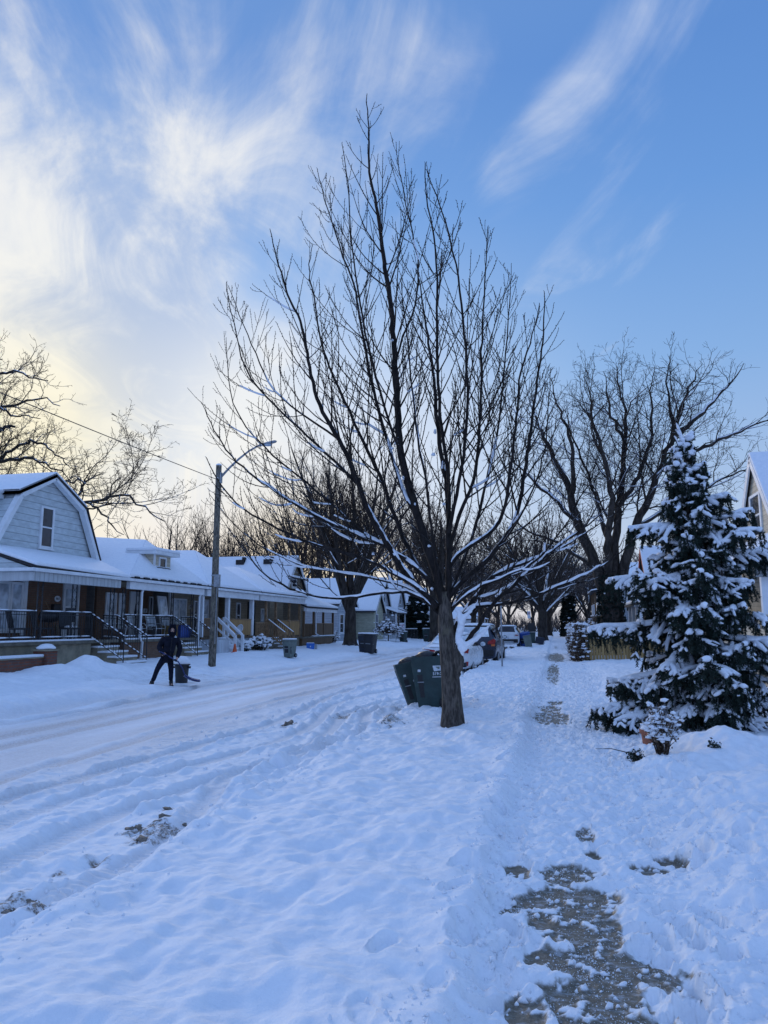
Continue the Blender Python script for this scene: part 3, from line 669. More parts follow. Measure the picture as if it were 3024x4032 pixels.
# ---- the maple on the verge, limbs traced from the picture and given depth ---------------------------------------
TX, TY = -1.57, 11.90
def hero_tree():
    rng = random.Random(21)
    root = thing('maple_tree', 'large bare maple with snow on its lower limbs standing on the verge beside the sidewalk', 'tree', (TX, TY, 0), world=True)
    P = lambda px, py, dy=0.0: tuple(at_y(px, py, TY + dy))
    limbs = [  # pixels, base radius, tip radius, depth drift per metre of path
        ('A', [(1760, 2420), (1764, 2373), (1768, 2291), (1767, 2133), (1765, 2006), (1757, 1879), (1735, 1797), (1717, 1589), (1699, 1417), (1681, 1299), (1667, 1227), (1650, 1090)], .058, .008, .02),
        ('A2', [(1768, 2040), (1766, 1833), (1735, 1688), (1722, 1435), (1722, 1209), (1716, 938), (1674, 800), (1672, 640)], .034, .007, -.12),
        ('B', [(1745, 2380), (1731, 2300), (1711, 2228), (1673, 2133), (1642, 2038), (1616, 1930), (1591, 1854), (1572, 1753), (1566, 1627), (1568, 1600), (1559, 1480), (1550, 1354), (1541, 1209), (1519, 1073), (1496, 892), (1473, 775), (1455, 694), (1451, 531), (1444, 372)], .082, .006, .03),
        ('C', [(1725, 2395), (1690, 2360), (1654, 2323), (1585, 2247), (1534, 2158), (1490, 2082), (1446, 2006), (1414, 1911), (1370, 1797), (1330, 1725), (1256, 1598), (1229, 1498), (1202, 1363), (1184, 1254), (1139, 1182), (1094, 1037), (1062, 901)], .060, .006, -.10),
        ('D', [(1735, 2350), (1700, 2300), (1654, 2253), (1604, 2152), (1566, 2070), (1534, 1975), (1509, 1892), (1471, 1829), (1439, 1753), (1365, 1600), (1292, 1435), (1262, 1340), (1238, 1180), (1215, 1080), (1230, 960)], .042, .006, .22),
        ('E', [(1735, 2420), (1654, 2345), (1580, 2325), (1500, 2332), (1395, 2355), (1279, 2357), (1183, 2335), (1110, 2305), (1038, 2260), (980, 2190), (930, 2110)], .034, .007, -.18),
        ('F', [(1730, 2330), (1692, 2285), (1585, 2190), (1509, 2143), (1395, 2098), (1280, 2052), (1183, 1999), (1115, 1955), (1010, 1885), (900, 1790), (840, 1690), (795, 1585)], .042, .006, .10),
        ('G', [(1728, 2400), (1654, 2316), (1553, 2259), (1465, 2209), (1357, 2177), (1200, 2132), (1050, 2060), (930, 1985), (860, 1900), (812, 1800)], .036, .006, -.28),
        ('H', [(1772, 2350), (1787, 2304), (1870, 2259), (1914, 2203), (1984, 2133), (2034, 2044), (2053, 1943), (2078, 1800), (2095, 1650), (2118, 1480), (2140, 1330), (2143, 1150)], .046, .006, .12),
        ('I', [(1768, 2240), (1781, 2196), (1857, 2146), (1952, 2089), (1990, 2000), (2010, 1850), (2040, 1600), (2043, 1480), (2090, 1345), (2125, 1200)], .036, .006, -.22),
        ('J', [(1798, 2580), (1830, 2535), (1870, 2495), (1908, 2411), (1965, 2354), (2060, 2266), (2150, 2190), (2230, 2120), (2330, 2060), (2400, 1990)], .042, .006, -.06),
        ('K', [(1780, 2500), (1800, 2455), (1828, 2411), (1870, 2354), (1933, 2272), (1996, 2240), (2100, 2205), (2199, 2165), (2300, 2100), (2380, 2050)], .050, .006, .20),
        ('L', [(1822, 2420), (1857, 2385), (1958, 2384), (2060, 2362), (2148, 2329), (2230, 2295), (2330, 2250), (2430, 2190), (2510, 2110)], .030, .006, .05),
        ('Mm', [(1767, 2190), (1778, 2133), (1825, 1968), (1870, 1918), (1880, 1790), (1893, 1600), (1895, 1345), (1906, 1150), (1922, 890)], .034, .006, .18),
        ('N', [(1766, 2100), (1800, 1950), (1830, 1780), (1842, 1600), (1838, 1400), (1818, 1200), (1790, 1000), (1738, 820), (1678, 668)], .032, .006, -.25),
        ('O', [(1640, 2032), (1600, 1990), (1545, 1800), (1500, 1640), (1440, 1420), (1420, 1250), (1390, 1100), (1330, 960), (1246, 660)], .036, .006, .30),
        ('P', [(1615, 1925), (1580, 1800), (1500, 1560), (1440, 1330), (1400, 1080), (1380, 900), (1370, 700), (1345, 560)], .026, .005, -.2),
        ('Q', [(1560, 1420), (1590, 1320), (1640, 1200), (1650, 1050), (1600, 800), (1563, 640), (1560, 560)], .020, .005, .2),
        ('S', [(1414, 1911), (1300, 1800), (1180, 1690), (1040, 1560), (960, 1450), (930, 1320), (895, 1140)], .026, .005, -.15),
        ('T', [(1330, 1725), (1200, 1640), (1070, 1540), (1010, 1400), (950, 1270), (905, 1130)], .020, .005, .25),
        ('U', [(1600, 2200), (1450, 2120), (1260, 1940), (1100, 1820), (960, 1680), (900, 1560), (890, 1330)], .026, .005, .3),
        ('V', [(1984, 2133), (2060, 2020), (2110, 1900), (2150, 1760), (2160, 1600), (2170, 1450)], .018, .005, -.1),
        ('Wb', [(1770, 2330), (1810, 2260), (1860, 2120), (1900, 1960), (1940, 1800), (1975, 1600), (1990, 1400), (2005, 1210), (2015, 1040)], .030, .005, .45),
        ('X', [(1745, 2370), (1720, 2250), (1700, 2080), (1680, 1900), (1640, 1700), (1620, 1500), (1600, 1300), (1580, 1100)], .028, .005, -.42),
        ('Y', [(1735, 2390), (1650, 2330), (1540, 2290), (1380, 2260), (1180, 2230), (1020, 2150), (900, 2050), (830, 1950)], .026, .005, .40),
        ('Z', [(1775, 2400), (1850, 2330), (1960, 2280), (2090, 2230), (2190, 2120), (2260, 2020), (2290, 1900)], .026, .005, -.42)]
    W0, WL, W1, W2, Sn, Bud = Wood(), Wood(), Wood(), Wood(), Wood(), Wood(); lumps = MB()
    # trunk with root flare
    tk = [(1784, 2925), (1784, 2885), (1783, 2860), (1782, 2800), (1777, 2720), (1771, 2640), (1765, 2560), (1758, 2480), (1753, 2420), (1752, 2375), (1750, 2330)]
    tr = [.225, .195, .166, .151, .142, .137, .133, .128, .122, .098, .066]
    tp, _ = resample([P(*q) for q in tk], 40); trr = list(np.interp(np.linspace(0, 1, 40), np.linspace(0, 1, 11), tr))
    W0.add(tp, trr)
    # the burl where the low limb leaves the trunk
    W0.add([P(1790, 2690, -.02), P(1800, 2640, -.02), P(1802, 2600, -.02), P(1800, 2570, -.02), P(1806, 2550, -.02), P(1822, 2535, -.02)], [.03, .085, .10, .085, .062, .045])
    def child(parent, prad, lvl, budget, dens):
        n = len(parent); L = sum(v_len(v_add(parent[i + 1], parent[i], -1)) for i in range(n - 1))
        step = (0.225, 0.30, 0.3)[lvl] / dens
        tpos = (0.16, 0.12, 0.15)[lvl] + rng.random() * step / L; az0 = rng.uniform(0, 6.28)
        while tpos < 0.97:
            p, tan = along(parent, tpos); r = prad[0] + (prad[-1] - prad[0]) * tpos ** 0.8
            for opp in (0, math.pi):
                if rng.random() < (0.38, 0.46, 0.5)[lvl]: continue
                az = az0 + opp + rng.gauss(0, 0.35)
                dvec = side_dir(tan, rng.uniform(0.52, 0.85), az)
                if dvec[2] < -0.25: continue
                ln = (1 - tpos) * L * (0.42, 0.42, 0.4)[lvl] * rng.uniform(0.5, 1.1) + rng.uniform(*((0.10, 0.50), (0.07, 0.26), (0.06, 0.18))[lvl]) * (1.15 - 0.5 * tpos)
                ln = min(ln, (1.75, 0.8, 0.3)[lvl])
                k = 9 if ln > 0.7 else 6
                q = shoot(rng, p, dvec, ln, k, 0.85, 0.045)
                rb = min(r * 0.62, 0.0036 + 0.0078 * ln); rr = [rb + (0.0036 - rb) * (i / (k - 1)) ** 0.8 for i in range(k)]
                (W1 if rb > 0.007 else W2).add(q, rr)
                snow_on(rng, Sn, q, [x * 1.2 for x in rr], 0.45, 0.0062, 0.62, 1.05)
                buds(q, rr)
                if lvl < 1 and ln > 0.28: child(q, rr, lvl + 1, budget, dens)
            az0 += 1.57 + rng.gauss(0, 0.3); tpos += step / L * rng.uniform(0.75, 1.3)
    def buds(q, rr):
        L = sum(v_len(v_add(q[i + 1], q[i], -1)) for i in range(len(q) - 1)); m = int(L / 0.058)
        az = rng.uniform(0, 6)
        for i in range(1, m + 1):
            tt = 0.2 + 0.8 * i / (m + 0.01)
            if tt > 1: break
            p, tan = along(q, tt); az += math.pi + rng.gauss(0, .5); dv = side_dir(tan, 0.7, az); ln = rng.uniform(0.012, 0.030)
            Bud.add([p, v_add(p, dv, ln * 0.55), v_add(p, dv, ln)], [0.0034, 0.0055, 0.0030])
    for nm, pix, r0, r1, dd in limbs:
        acc = 0.0; pts = []
        for i, q in enumerate(pix):
            if i: acc += math.hypot(q[0] - pix[i - 1][0], q[1] - pix[i - 1][1]) * 11.9 / F
            pts.append(P(q[0], q[1], dd * acc))
        n = max(14, int(len(pix) * 3.2)); q, L = resample(pts, n)
        q = [v_add(p_, (rng.gauss(0, .006), rng.gauss(0, .02), rng.gauss(0, .006))) for p_ in q]
        rr = [r1 + (r0 - r1) * (1 - i / (n - 1)) ** 0.85 for i in range(n)]
        rr = [r_ * 0.94 for r_ in rr]; WL.add(q, rr); buds(q[int(n * .75):], rr[int(n * .75):])
        snow_on(rng, Sn, q, rr, 0.80, 0.011, 0.66, 0.92)
        snow_on(rng, Sn, q, rr, 0.34, 0.012, 0.97, 0.8)
        child(q, rr, 0, None, 0.92 if L > 3 else 0.8)
    # snow packed into the forks
    for px, py, r in [(1735, 2360, .03), (1748, 2398, .025), (1700, 2318, .03), (1690, 2150, .03), (1545, 1765, .028), (1560, 1745, .03), (1712, 1700, .035), (1706, 1790, .03), (1590, 1882, .03), (1545, 1340, .022), (1470, 2180, .026), (1748, 1985, .025), (1634, 1985, .02), (1880, 1920, .026)]:
        p = P(px, py, -0.03); lumps.blob(p, (r * rng.uniform(.8, 1.3), r, r * rng.uniform(.7, 1.2)), rng, 0.25, 2)
    pk = MB()
    for line in ([(1800, 2398, .03), (1812, 2428, .05), (1818, 2452, .062), (1812, 2480, .055), (1804, 2510, .045), (1800, 2532, .028)], [(1818, 2440, .05), (1845, 2415, .038), (1868, 2385, .026), (1885, 2360, .016)], [(1812, 2600, .028), (1812, 2570, .055), (1830, 2545, .068), (1862, 2520, .055), (1890, 2500, .04), (1915, 2478, .028), (1935, 2455, .016)], [(1800, 2618, .02), (1812, 2640, .03), (1820, 2655, .018)], [(1820, 2520, .04), (1808, 2545, .04), (1806, 2575, .035)]):
        q = [(P(a_, b_, -.05), c_) for a_, b_, c_ in line]
        for (p0, r0), (p1, r1) in zip(q[:-1], q[1:]):
            m_ = max(2, int(v_len(v_add(p1, p0, -1)) / .018))
            for i in range(m_):
                u = i / m_; r = (r0 + (r1 - r0) * u) * rng.uniform(.85, 1.12); pk.blob(v_add(v_add(p0, v_add(p1, p0, -1), u), (rng.gauss(0, .008), rng.gauss(0, .01), rng.gauss(0, .008))), (r, r * .9, r), rng, .12, 1)
    po = pk.build('packed_snow', 'snow', root, smooth=True); md = po.modifiers.new('weld', 'REMESH'); md.mode = 'VOXEL'; md.voxel_size = .014; md.use_smooth_shade = True; md = po.modifiers.new('soft', 'SMOOTH'); md.factor = .6; md.iterations = 5
    W0b = W0.build('trunk', 'bark_trunk', root, 12, 0.006)
    WL.build('limbs', 'bark', root, 9, 0.004); W1.build('branches', 'bark', root, 5); W2.b += Bud.b; W2.build('twigs', 'twig', root, 4)
    V1, F1 = Sn.arrays(7); lumps.v = [tuple(v) for v in V1] + lumps.v; lumps.f = [tuple(f) for f in F1] + [tuple(i + len(V1) for i in f) for f in lumps.f]
    lumps.build('snow', 'snow', root, smooth=True)['kind'] = 'stuff'
    return root
hero_tree()

# ---- generic bare trees --------------------------------------------------------------------------------------------
def grow(rng, W, pts, rad, lvl, spec, Sn=None):
    maxl, step, ang, lenf, rise, wig, fine, kink, start = spec
    n = len(pts); L = sum(v_len(v_add(pts[i + 1], pts[i], -1)) for i in range(n - 1))
    st = step[min(lvl, len(step) - 1)]; tpos = start[min(lvl, len(start) - 1)] + rng.random() * st / max(L, .1); az = rng.uniform(0, 6.28)
    while tpos < 0.98:
        p, tan = along(pts, tpos); r = rad[0] + (rad[-1] - rad[0]) * tpos
        az += 2.4 + rng.gauss(0, 0.4); dv = side_dir(tan, rng.uniform(*ang), az)
        ln = L * ((1 - tpos) * lenf + 0.22) * rng.uniform(0.6, 1.15)
        if dv[2] > -0.45:
            k = 7 if lvl == 0 else (6 if lvl == 1 else 5)
            q = shoot(rng, p, dv, ln, k, rise[min(lvl, len(rise) - 1)], wig)
            rb = max(fine, min(r * 0.6, 0.009 * ln + fine)); rr = [rb + (fine * 0.7 - rb) * (i / (k - 1)) ** 0.85 for i in range(k)]
            W[min(lvl, len(W) - 1)].add(q, rr)
            if Sn is not None and lvl < 2: snow_on(rng, Sn, q, rr, 0.55, fine * 1.8, 0.8)
            if lvl < maxl and ln > 0.25: grow(rng, W, q, rr, lvl + 1, spec, Sn)
        tpos += st / L * rng.uniform(0.7, 1.35)

def limb_pts(rng, pix, Y, dd, n, wob):
    acc = 0; pts = []
    for i, q in enumerate(pix):
        if i: acc += math.hypot(q[0] - pix[i - 1][0], q[1] - pix[i - 1][1]) * Y / F
        pts.append(tuple(at_y(q[0], q[1], Y + dd * acc)))
    q, L = resample(pts, n); return [v_add(p, (rng.gauss(0, wob), rng.gauss(0, wob), rng.gauss(0, wob))) for p in q], L

def yard_tree():
    """the big spreading tree behind the picket fence"""
    rng = random.Random(4); Y = 41.0; b = at_y(2408, 2490, Y)
    root = thing('yard_tree', 'tall spreading bare tree with ivy-dark trunk rising behind the picket fence and hedge', 'tree', (b[0], Y, 0.1), world=True)
    T, Br, Tw, Sn = Wood(), Wood(), Wood(), Wood()
    tk = [tuple(at_y(*q, Y)) for q in [(2410, 2560), (2412, 2470), (2411, 2400), (2402, 2345), (2396, 2318)]]
    T.add(resample(tk, 14)[0], list(np.linspace(0.74, 0.46, 14)))
    limbs = [([(2405, 2395), (2384, 2333), (2346, 2238), (2314, 2143), (2270, 2054), (2251, 1953), (2205, 1850), (2150, 1740), (2110, 1620), (2090, 1500)], .36, .013, .05),
             ([(2395, 2330), (2400, 2270), (2392, 2111), (2409, 1985), (2396, 1858), (2370, 1763), (2330, 1640), (2330, 1520), (2300, 1400)], .24, .013, -.15),
             ([(2412, 2310), (2418, 2250), (2428, 2080), (2440, 1985), (2453, 1827), (2462, 1732), (2470, 1600), (2440, 1480), (2430, 1340)], .26, .013, .2),
             ([(2425, 2365), (2436, 2330), (2466, 2206), (2497, 2080), (2554, 1972), (2605, 1827), (2656, 1700), (2680, 1560), (2720, 1420), (2760, 1330)], .30, .013, .0),
             ([(2605, 1827), (2700, 1790), (2800, 1740), (2900, 1690), (3010, 1640), (3100, 1600)], .12, .012, -.1),
             ([(2656, 1700), (2760, 1600), (2840, 1480), (2900, 1390), (2930, 1330)], .14, .012, .2),
             ([(2270, 2054), (2180, 1960), (2080, 1880), (2010, 1800), (1960, 1760)], .12, .012, .1),
             ([(2346, 2238), (2230, 2160), (2120, 2110), (2020, 2050), (1950, 1990)], .11, .012, -.2),
             ([(2251, 1953), (2260, 1800), (2230, 1650), (2180, 1500), (2170, 1400)], .14, .012, -.2),
             ([(2390, 2111), (2350, 2000), (2330, 1900), (2280, 1780), (2240, 1660), (2230, 1560)], .12, .012, .25),
             ([(2440, 1985), (2520, 1880), (2560, 1750), (2570, 1600), (2560, 1450), (2580, 1350)], .14, .012, -.25),
             ([(2497, 2080), (2620, 2010), (2740, 1950), (2850, 1880), (2960, 1840), (3060, 1830)], .11, .012, .25),
             ([(2656, 1700), (2640, 1560), (2620, 1420), (2640, 1310)], .10, .012, -.15),
             ([(2462, 1732), (2400, 1600), (2390, 1450), (2380, 1370)], .10, .012, .1)]
    spec = (3, (0.46, 0.36, 0.27, 0.25), (0.45, 1.05), 0.31, (0.5, 0.3, 0.15, 0.1), 0.20, 0.0085, 0, (0.24, 0.12, 0.08))
    for pix, r0, r1, dd in limbs:
        pix = [(a_, b_ + max(0, 1750 - b_) * .24) for a_, b_ in pix]
        n = len(pix) * 3; q, L = limb_pts(rng, pix, Y, dd, n, 0.05); rr = [r1 + (r0 - r1) * (1 - i / (n - 1)) ** 0.9 for i in range(n)]
        T.add(q, rr); snow_on(rng, Sn, q, rr, 0.6, 0.04, 0.93, 0.9)
        grow(rng, [Br, Tw, Tw, Tw], q, rr, 0, spec, Sn)
    T.build('trunk', 'bark_far', root, 9, 0.02); Br.build('branches', 'bark_far', root, 5); Tw.build('crown', 'twig', root, 3); Sn.build('snow', 'snow', root, 5)['kind'] = 'stuff'
    # ivy round the lower trunk
    V, Fq = [], []
    for i in range(1500):
        a = rng.uniform(0, 6.28); z = rng.uniform(0.3, 4.2); rad = 0.62 - 0.03 * z + rng.uniform(0, 0.14); c = (b[0] + 0.02 + math.cos(a) * rad, Y + math.sin(a) * rad, z)
        leaf_quad(rng, V, Fq, c, rng.uniform(.06, .13))
    np_mesh('ivy', np.array(V), np.array(Fq), 'needle_dark', root, False)
def leaf_quad(rng, V, Fq, c, s_, flat=0.0, elong=1.0):
    a = v_norm((rng.gauss(0, 1), rng.gauss(0, 1), rng.gauss(0, 1) * (1 - flat))); b = v_norm(v_cross(a, (rng.gauss(0, 1), rng.gauss(0, 1), rng.gauss(0, 1) + flat * 4)))
    k = len(V); e = elong
    V += [v_add(c, a, s_ * e), v_add(c, b, s_ * .6), v_add(c, a, -s_ * e), v_add(c, b, -s_ * .6)]; Fq.append((k, k + 1, k + 2, k + 3))
yard_tree()

def gnarled_tree():
    """the big tree behind the gambrel house, only its right-hand limbs are in view"""
    rng = random.Random(9); Y = 46.0; bx = float(at_y(-330, 2400, Y)[0])
    root = thing('gnarled_tree', 'old gnarled bare tree with kinked drooping limbs behind the gambrel-roofed house', 'tree', (bx, Y, 0.3), world=True)
    T, Br, Tw = Wood(), Wood(), Wood()
    T.add(resample([tuple(at_y(*q, Y)) for q in [(-330, 2480), (-325, 2200), (-300, 1950), (-290, 1800), (-240, 1650)]], 16)[0], list(np.linspace(.75, .34, 16)))
    limbs = [([(-300, 1960), (-100, 2010), (100, 2030), (230, 2010), (290, 1993), (338, 1974), (420, 1969), (468, 1938), (531, 1962), (580, 2005), (640, 2060)], .26, .03, .1),
             ([(-300, 1900), (-150, 1870), (0, 1815), (60, 1800), (130, 1798), (200, 1835), (260, 1870)], .24, .03, -.1),
             ([(-290, 1800), (-150, 1660), (0, 1605), (60, 1598), (110, 1570), (170, 1565), (235, 1598)], .20, .03, .1),
             ([(-250, 1660), (-120, 1540), (0, 1470), (60, 1455), (120, 1480), (190, 1510)], .18, .03, -.1),
             ([(-240, 1650), (-150, 1500), (-60, 1430), (10, 1410)], .18, .03, .1),
             ([(0, 1815), (40, 1770), (100, 1740), (170, 1740), (230, 1790), (280, 1850)], .13, .025, .2),
             ([(100, 2030), (180, 1970), (260, 1900), (330, 1880), (380, 1930)], .13, .025, -.2),
             ([(338, 1974), (400, 2020), (450, 2070), (480, 2110)], .09, .022, .1),
             ([(230, 2010), (290, 2070), (340, 2110), (420, 2130)], .09, .022, -.1),
             ([(290, 1993), (320, 1920), (350, 1880), (400, 1870)], .09, .022, .2), ([(0, 1605), (60, 1640), (110, 1640), (160, 1650)], .09, .022, .1),
             ([(420, 1969), (450, 1900), (480, 1870)], .07, .02, 0.0), ([(-10, 1700), (30, 1680), (55, 1672)], .16, .08, 0)]
    spec = (3, (0.52, 0.38, 0.30, 0.26), (0.5, 1.15), 0.30, (0.75, 0.35, -0.1, -0.35), 0.26, 0.014, 0, (0.2, 0.12, 0.1))
    for pix, r0, r1, dd in limbs:
        n = len(pix) * 3; q, L = limb_pts(rng, pix, Y, dd, n, 0.09); rr = [r1 + (r0 - r1) * (1 - i / (n - 1)) ** 0.9 for i in range(n)]
        T.add(q, rr); grow(rng, [Br, Tw, Tw, Tw], q, rr, 0, spec)
    T.build('trunk', 'bark_far', root, 8, 0.03); Br.build('branches', 'bark_far', root, 4); Tw.build('crown', 'twig', root, 3)
gnarled_tree()

def street_tree(name, label, x, y, h, r, seed, limbs=7, spread=0.5, fork=0.22, spec=None, mats=('bark_far', 'bark_far', 'twig_brown'), group=None, snow=True, fine=None, lean=0.0):
    rng = random.Random(seed); z0 = gz(x, y) - 0.05
    root = thing(name, label, 'tree', (x, y, z0), group=group, world=True)
    T, Br, Tw, Sn = Wood(), Wood(), Wood(), Wood(); hf = h * fork
    tp = [(x, y, z0 - 0.1), (x + .01, y, z0 + .12), (x, y, z0 + hf * .5), (x + rng.gauss(0, .05) + lean, y, z0 + hf), (x + rng.gauss(0, .1) + lean, y, z0 + hf * 1.25)]
    T.add(resample(tp, 14)[0], list(np.interp(np.linspace(0, 1, 14), [0, .1, .3, .8, 1], [r * 1.5, r * 1.12, r * .98, r * .9, r * .6])))
    f = fine or max(0.008, y * 0.00030)
    spec = spec or (3, (0.055 * h, 0.045 * h, 0.036 * h, .03 * h), (0.4, 0.85), 0.42, (0.6, 0.4, 0.2), 0.10, f, 0, (0.2, 0.15, 0.1))
    a0 = rng.uniform(0, 6)
    for k in range(limbs):
        a = a0 + k * 6.283 / limbs + rng.gauss(0, .25); tilt = spread * rng.uniform(0.55, 1.2) if k else 0.08
        d = (math.cos(a) * math.sin(tilt), math.sin(a) * math.sin(tilt), math.cos(tilt))
        hh = hf * rng.uniform(0.82, 1.15); L = (h - hh) / max(0.72, math.cos(tilt)) * rng.uniform(0.82, 1.0)
        q = shoot(rng, (x + lean * hh / hf, y, z0 + hh), d, L, 13, 0.22 * tilt / .5, 0.055); r0 = r * rng.uniform(.36, .58); rr = [f + (r0 - f) * (1 - i / 12) ** 0.9 for i in range(13)]
        T.add(q, rr)
        if snow: snow_on(rng, Sn, q, rr, 0.7, f * 2, 0.93, 0.9)
        grow(rng, [Br, Tw, Tw, Tw], q, rr, 0, spec, Sn if snow else None)
    T.build('trunk', mats[0], root, 8, 0.015); Br.build('branches', mats[1], root, 4); Tw.build('crown', mats[2], root, 3)
    if snow: Sn.build('snow', 'snow', root, 5)['kind'] = 'stuff'
    return root
S3 = lambda h, f, wig=0.10: (2, (0.05 * h, 0.042 * h, 0.04 * h), (0.4, 0.85), 0.45, (0.6, 0.4, 0.2), wig, f, 0, (0.2, 0.12, 0.1))
street_tree('street_tree', 'upright multi-stemmed bare tree on the far lawn, just left of two navy carts', -13.3, 49.4, 13.2, 0.40, 31, 12, 0.44, 0.165, fine=0.012)
street_tree('street_tree', 'thick bare street tree on the near verge beside the no-parking sign', -1.25, 80.0, 12.5, 0.46, 32, 8, 0.75, 0.26, fine=0.02)
street_tree('street_tree', 'thick plain trunk on the far lawn standing behind the white sedan', -10.95, 72.0, 12.5, 0.62, 40, 7, 0.6, 0.36, spec=S3(12, .024))
ROWS = [(-1.6, 98, 12, .42), (-0.9, 118, 13, .45), (-1.9, 143, 13, .45), (-1.0, 175, 14, .45), (-12.6, 92, 12, .42), (-11.6, 112, 13, .42), (-12.9, 136, 12, .4), (-11.9, 165, 14, .45), (-12.0, 205, 14, .45), (-6.5, 235, 15, .5), (-2.0, 215, 14, .45), (3.5, 150, 12, .4), (4.5, 110, 11, .35)]
for i, (x, y, h, r) in enumerate(ROWS):
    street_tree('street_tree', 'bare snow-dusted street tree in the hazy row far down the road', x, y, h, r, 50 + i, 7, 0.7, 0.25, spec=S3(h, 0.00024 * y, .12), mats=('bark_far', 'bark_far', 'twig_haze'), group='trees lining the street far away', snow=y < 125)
BACK = [(-42, 78, 15, .35), (-37, 82, 13, .3), (-34, 76, 13.5, .3), (-30, 84, 17, .4), (-25.5, 80, 18.5, .42), (-22, 86, 18, .4), (-27.5, 95, 17, .4), (-20, 98, 18, .4), (-34, 100, 16, .4), (-17.5, 112, 18, .4), (-23, 120, 19, .4), (-46, 98, 14, .35)]
for i, (x, y, h, r) in enumerate(BACK):
    h *= .92; street_tree('backyard_tree', 'tall bare tree with many upright stems behind the snowy roofs across the street', x, y, h, r, 80 + i, 8, 0.5, 0.16, spec=(2, (0.06 * h, 0.055 * h, 0.055 * h), (0.4, 0.85), 0.42, (0.6, 0.4, 0.2), .11, 0.00019 * y, 0, (0.25, 0.15, 0.1)), mats=('bark_far', 'twig_brown', 'twig_brown'), group='trees behind the houses across the street', snow=False)
for i, (x, y, h) in enumerate([(11, 120, 12), (14, 150, 14), (9, 190, 14), (16, 200, 15), (-16, 190, 15), (-20, 230, 16)]):
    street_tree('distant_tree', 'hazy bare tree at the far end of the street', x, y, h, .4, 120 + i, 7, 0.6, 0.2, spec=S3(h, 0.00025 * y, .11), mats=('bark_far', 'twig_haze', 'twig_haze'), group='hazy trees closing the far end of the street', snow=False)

def far_woods():
    """brush and woodland closing the end of the street: reads as one hazy mass"""
    rng = random.Random(77); W = Wood()
    for _ in range(5200):
        y = rng.uniform(225, 300); x = rng.uniform(-95, 75); h = rng.uniform(2.5, 11.5) * (0.75 + .25 * math.sin(x * .21))
        q = shoot(rng, (x, y, rng.uniform(0, h * .45)), v_norm((rng.gauss(0, .35), 0, 1)), h * rng.uniform(.3, .65), 5, .1, .12); W.add(q, [.10, .08, .065, .05, .03])
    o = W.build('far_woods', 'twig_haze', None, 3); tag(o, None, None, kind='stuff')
    W = Wood(); S = MB()
    for _ in range(1500):
        y = rng.uniform(150, 215); x = rng.choice([rng.uniform(-40, -12), rng.uniform(2, 30), rng.uniform(-12, 2) if y > 195 else -20]); h = rng.uniform(.8, 3.6)
        q = shoot(rng, (x, y, 0), v_norm((rng.gauss(0, .5), 0, 1)), h, 5, .1, .14); W.add(q, [.06, .05, .045, .035, .02])
    o = W.build('far_brush', 'twig_brown', None, 3); tag(o, None, None, kind='stuff')
far_woods()

# ---------------------------------------------------------------- houses
# every house faces the street with a wall of constant x; s = +1 for houses left of the road (their street is at +x)
def win(root, s, X, y0, y1, z0, z1, glass='glass', fr=0.07, bars='h', name='window', mat='white_paint', wide=0.0, deep=0.05):
    """a window in a wall of constant x: frame, pane as its child"""
    m = MB(); a, b = sorted((X - s * 0.03, X + s * deep))
    m.box(a, b, y0 - wide, y0 + fr, z0, z1); m.box(a, b, y1 - fr, y1 + wide, z0, z1); m.box(a, b, y0 + fr, y1 - fr, z1 - fr, z1); m.box(a, b, y0 + fr, y1 - fr, z0, z0 + fr)
    zc = (z0 + z1) / 2; yc = (y0 + y1) / 2
    if 'h' in bars: m.box(a, b - 0.01 * s if s > 0 else b, y0 + fr, y1 - fr, zc - 0.028, zc + 0.028)
    if 'v' in bars: m.box(a, b - 0.012, yc - 0.03, yc + 0.03, z0 + fr, z1 - fr)
    a2, b2 = sorted((X, X + s * (deep + 0.03))); m.box(a2, b2, y0 - wide - 0.04, y1 + wide + 0.04, z0 - 0.06, z0 - 0.003)     # sill
    f = m.build(name, mat, root, 0.006)
    g = MB(); a3, b3 = sorted((X + s * 0.004, X + s * 0.016)); g.box(a3, b3, y0 + fr * .8, y1 - fr * .8, z0 + fr * .8, z1 - fr * .8); g.build('pane', glass, f)
    return f
def win_y(root, Y, x0, x1, z0, z1, glass='glass', mat='white_paint', fr=0.07):
    """a window in a wall facing -y"""
    m = MB(); m.box(x0, x0 + fr, Y - .05, Y + .03, z0, z1); m.box(x1 - fr, x1, Y - .05, Y + .03, z0, z1); m.box(x0 + fr, x1 - fr, Y - .05, Y + .03, z1 - fr, z1); m.box(x0 + fr, x1 - fr, Y - .05, Y + .03, z0, z0 + fr)
    m.box(x0 + fr, x1 - fr, Y - .045, Y + .03, (z0 + z1) / 2 - .03, (z0 + z1) / 2 + .03)
    f = m.build('window', mat, root, 0.006); g = MB(); g.box(x0 + fr * .8, x1 - fr * .8, Y - .02, Y - .005, z0 + fr * .8, z1 - fr * .8); g.build('pane', glass, f); return f
def snow_sheet(parent, faces, th=0.11, name='snow', over=0.0, edge=0.05):
    """a rounded blanket of snow over sloping polygons"""
    m = MB()
    for f in faces: m.slab(f, (0, 0, th))
    return m.build(name, 'snow', parent, edge, True, 3)
def roof_planes(root, faces, th=0.10, snow=0.11, name='roof', mat='shingle', edge=0.05):
    m = MB()
    for f in faces: m.slab([(p[0], p[1], p[2] - th) for p in f], (0, 0, th - 0.004))
    r = m.build(name, mat, root); snow_sheet(r, faces, snow, edge=edge); return r
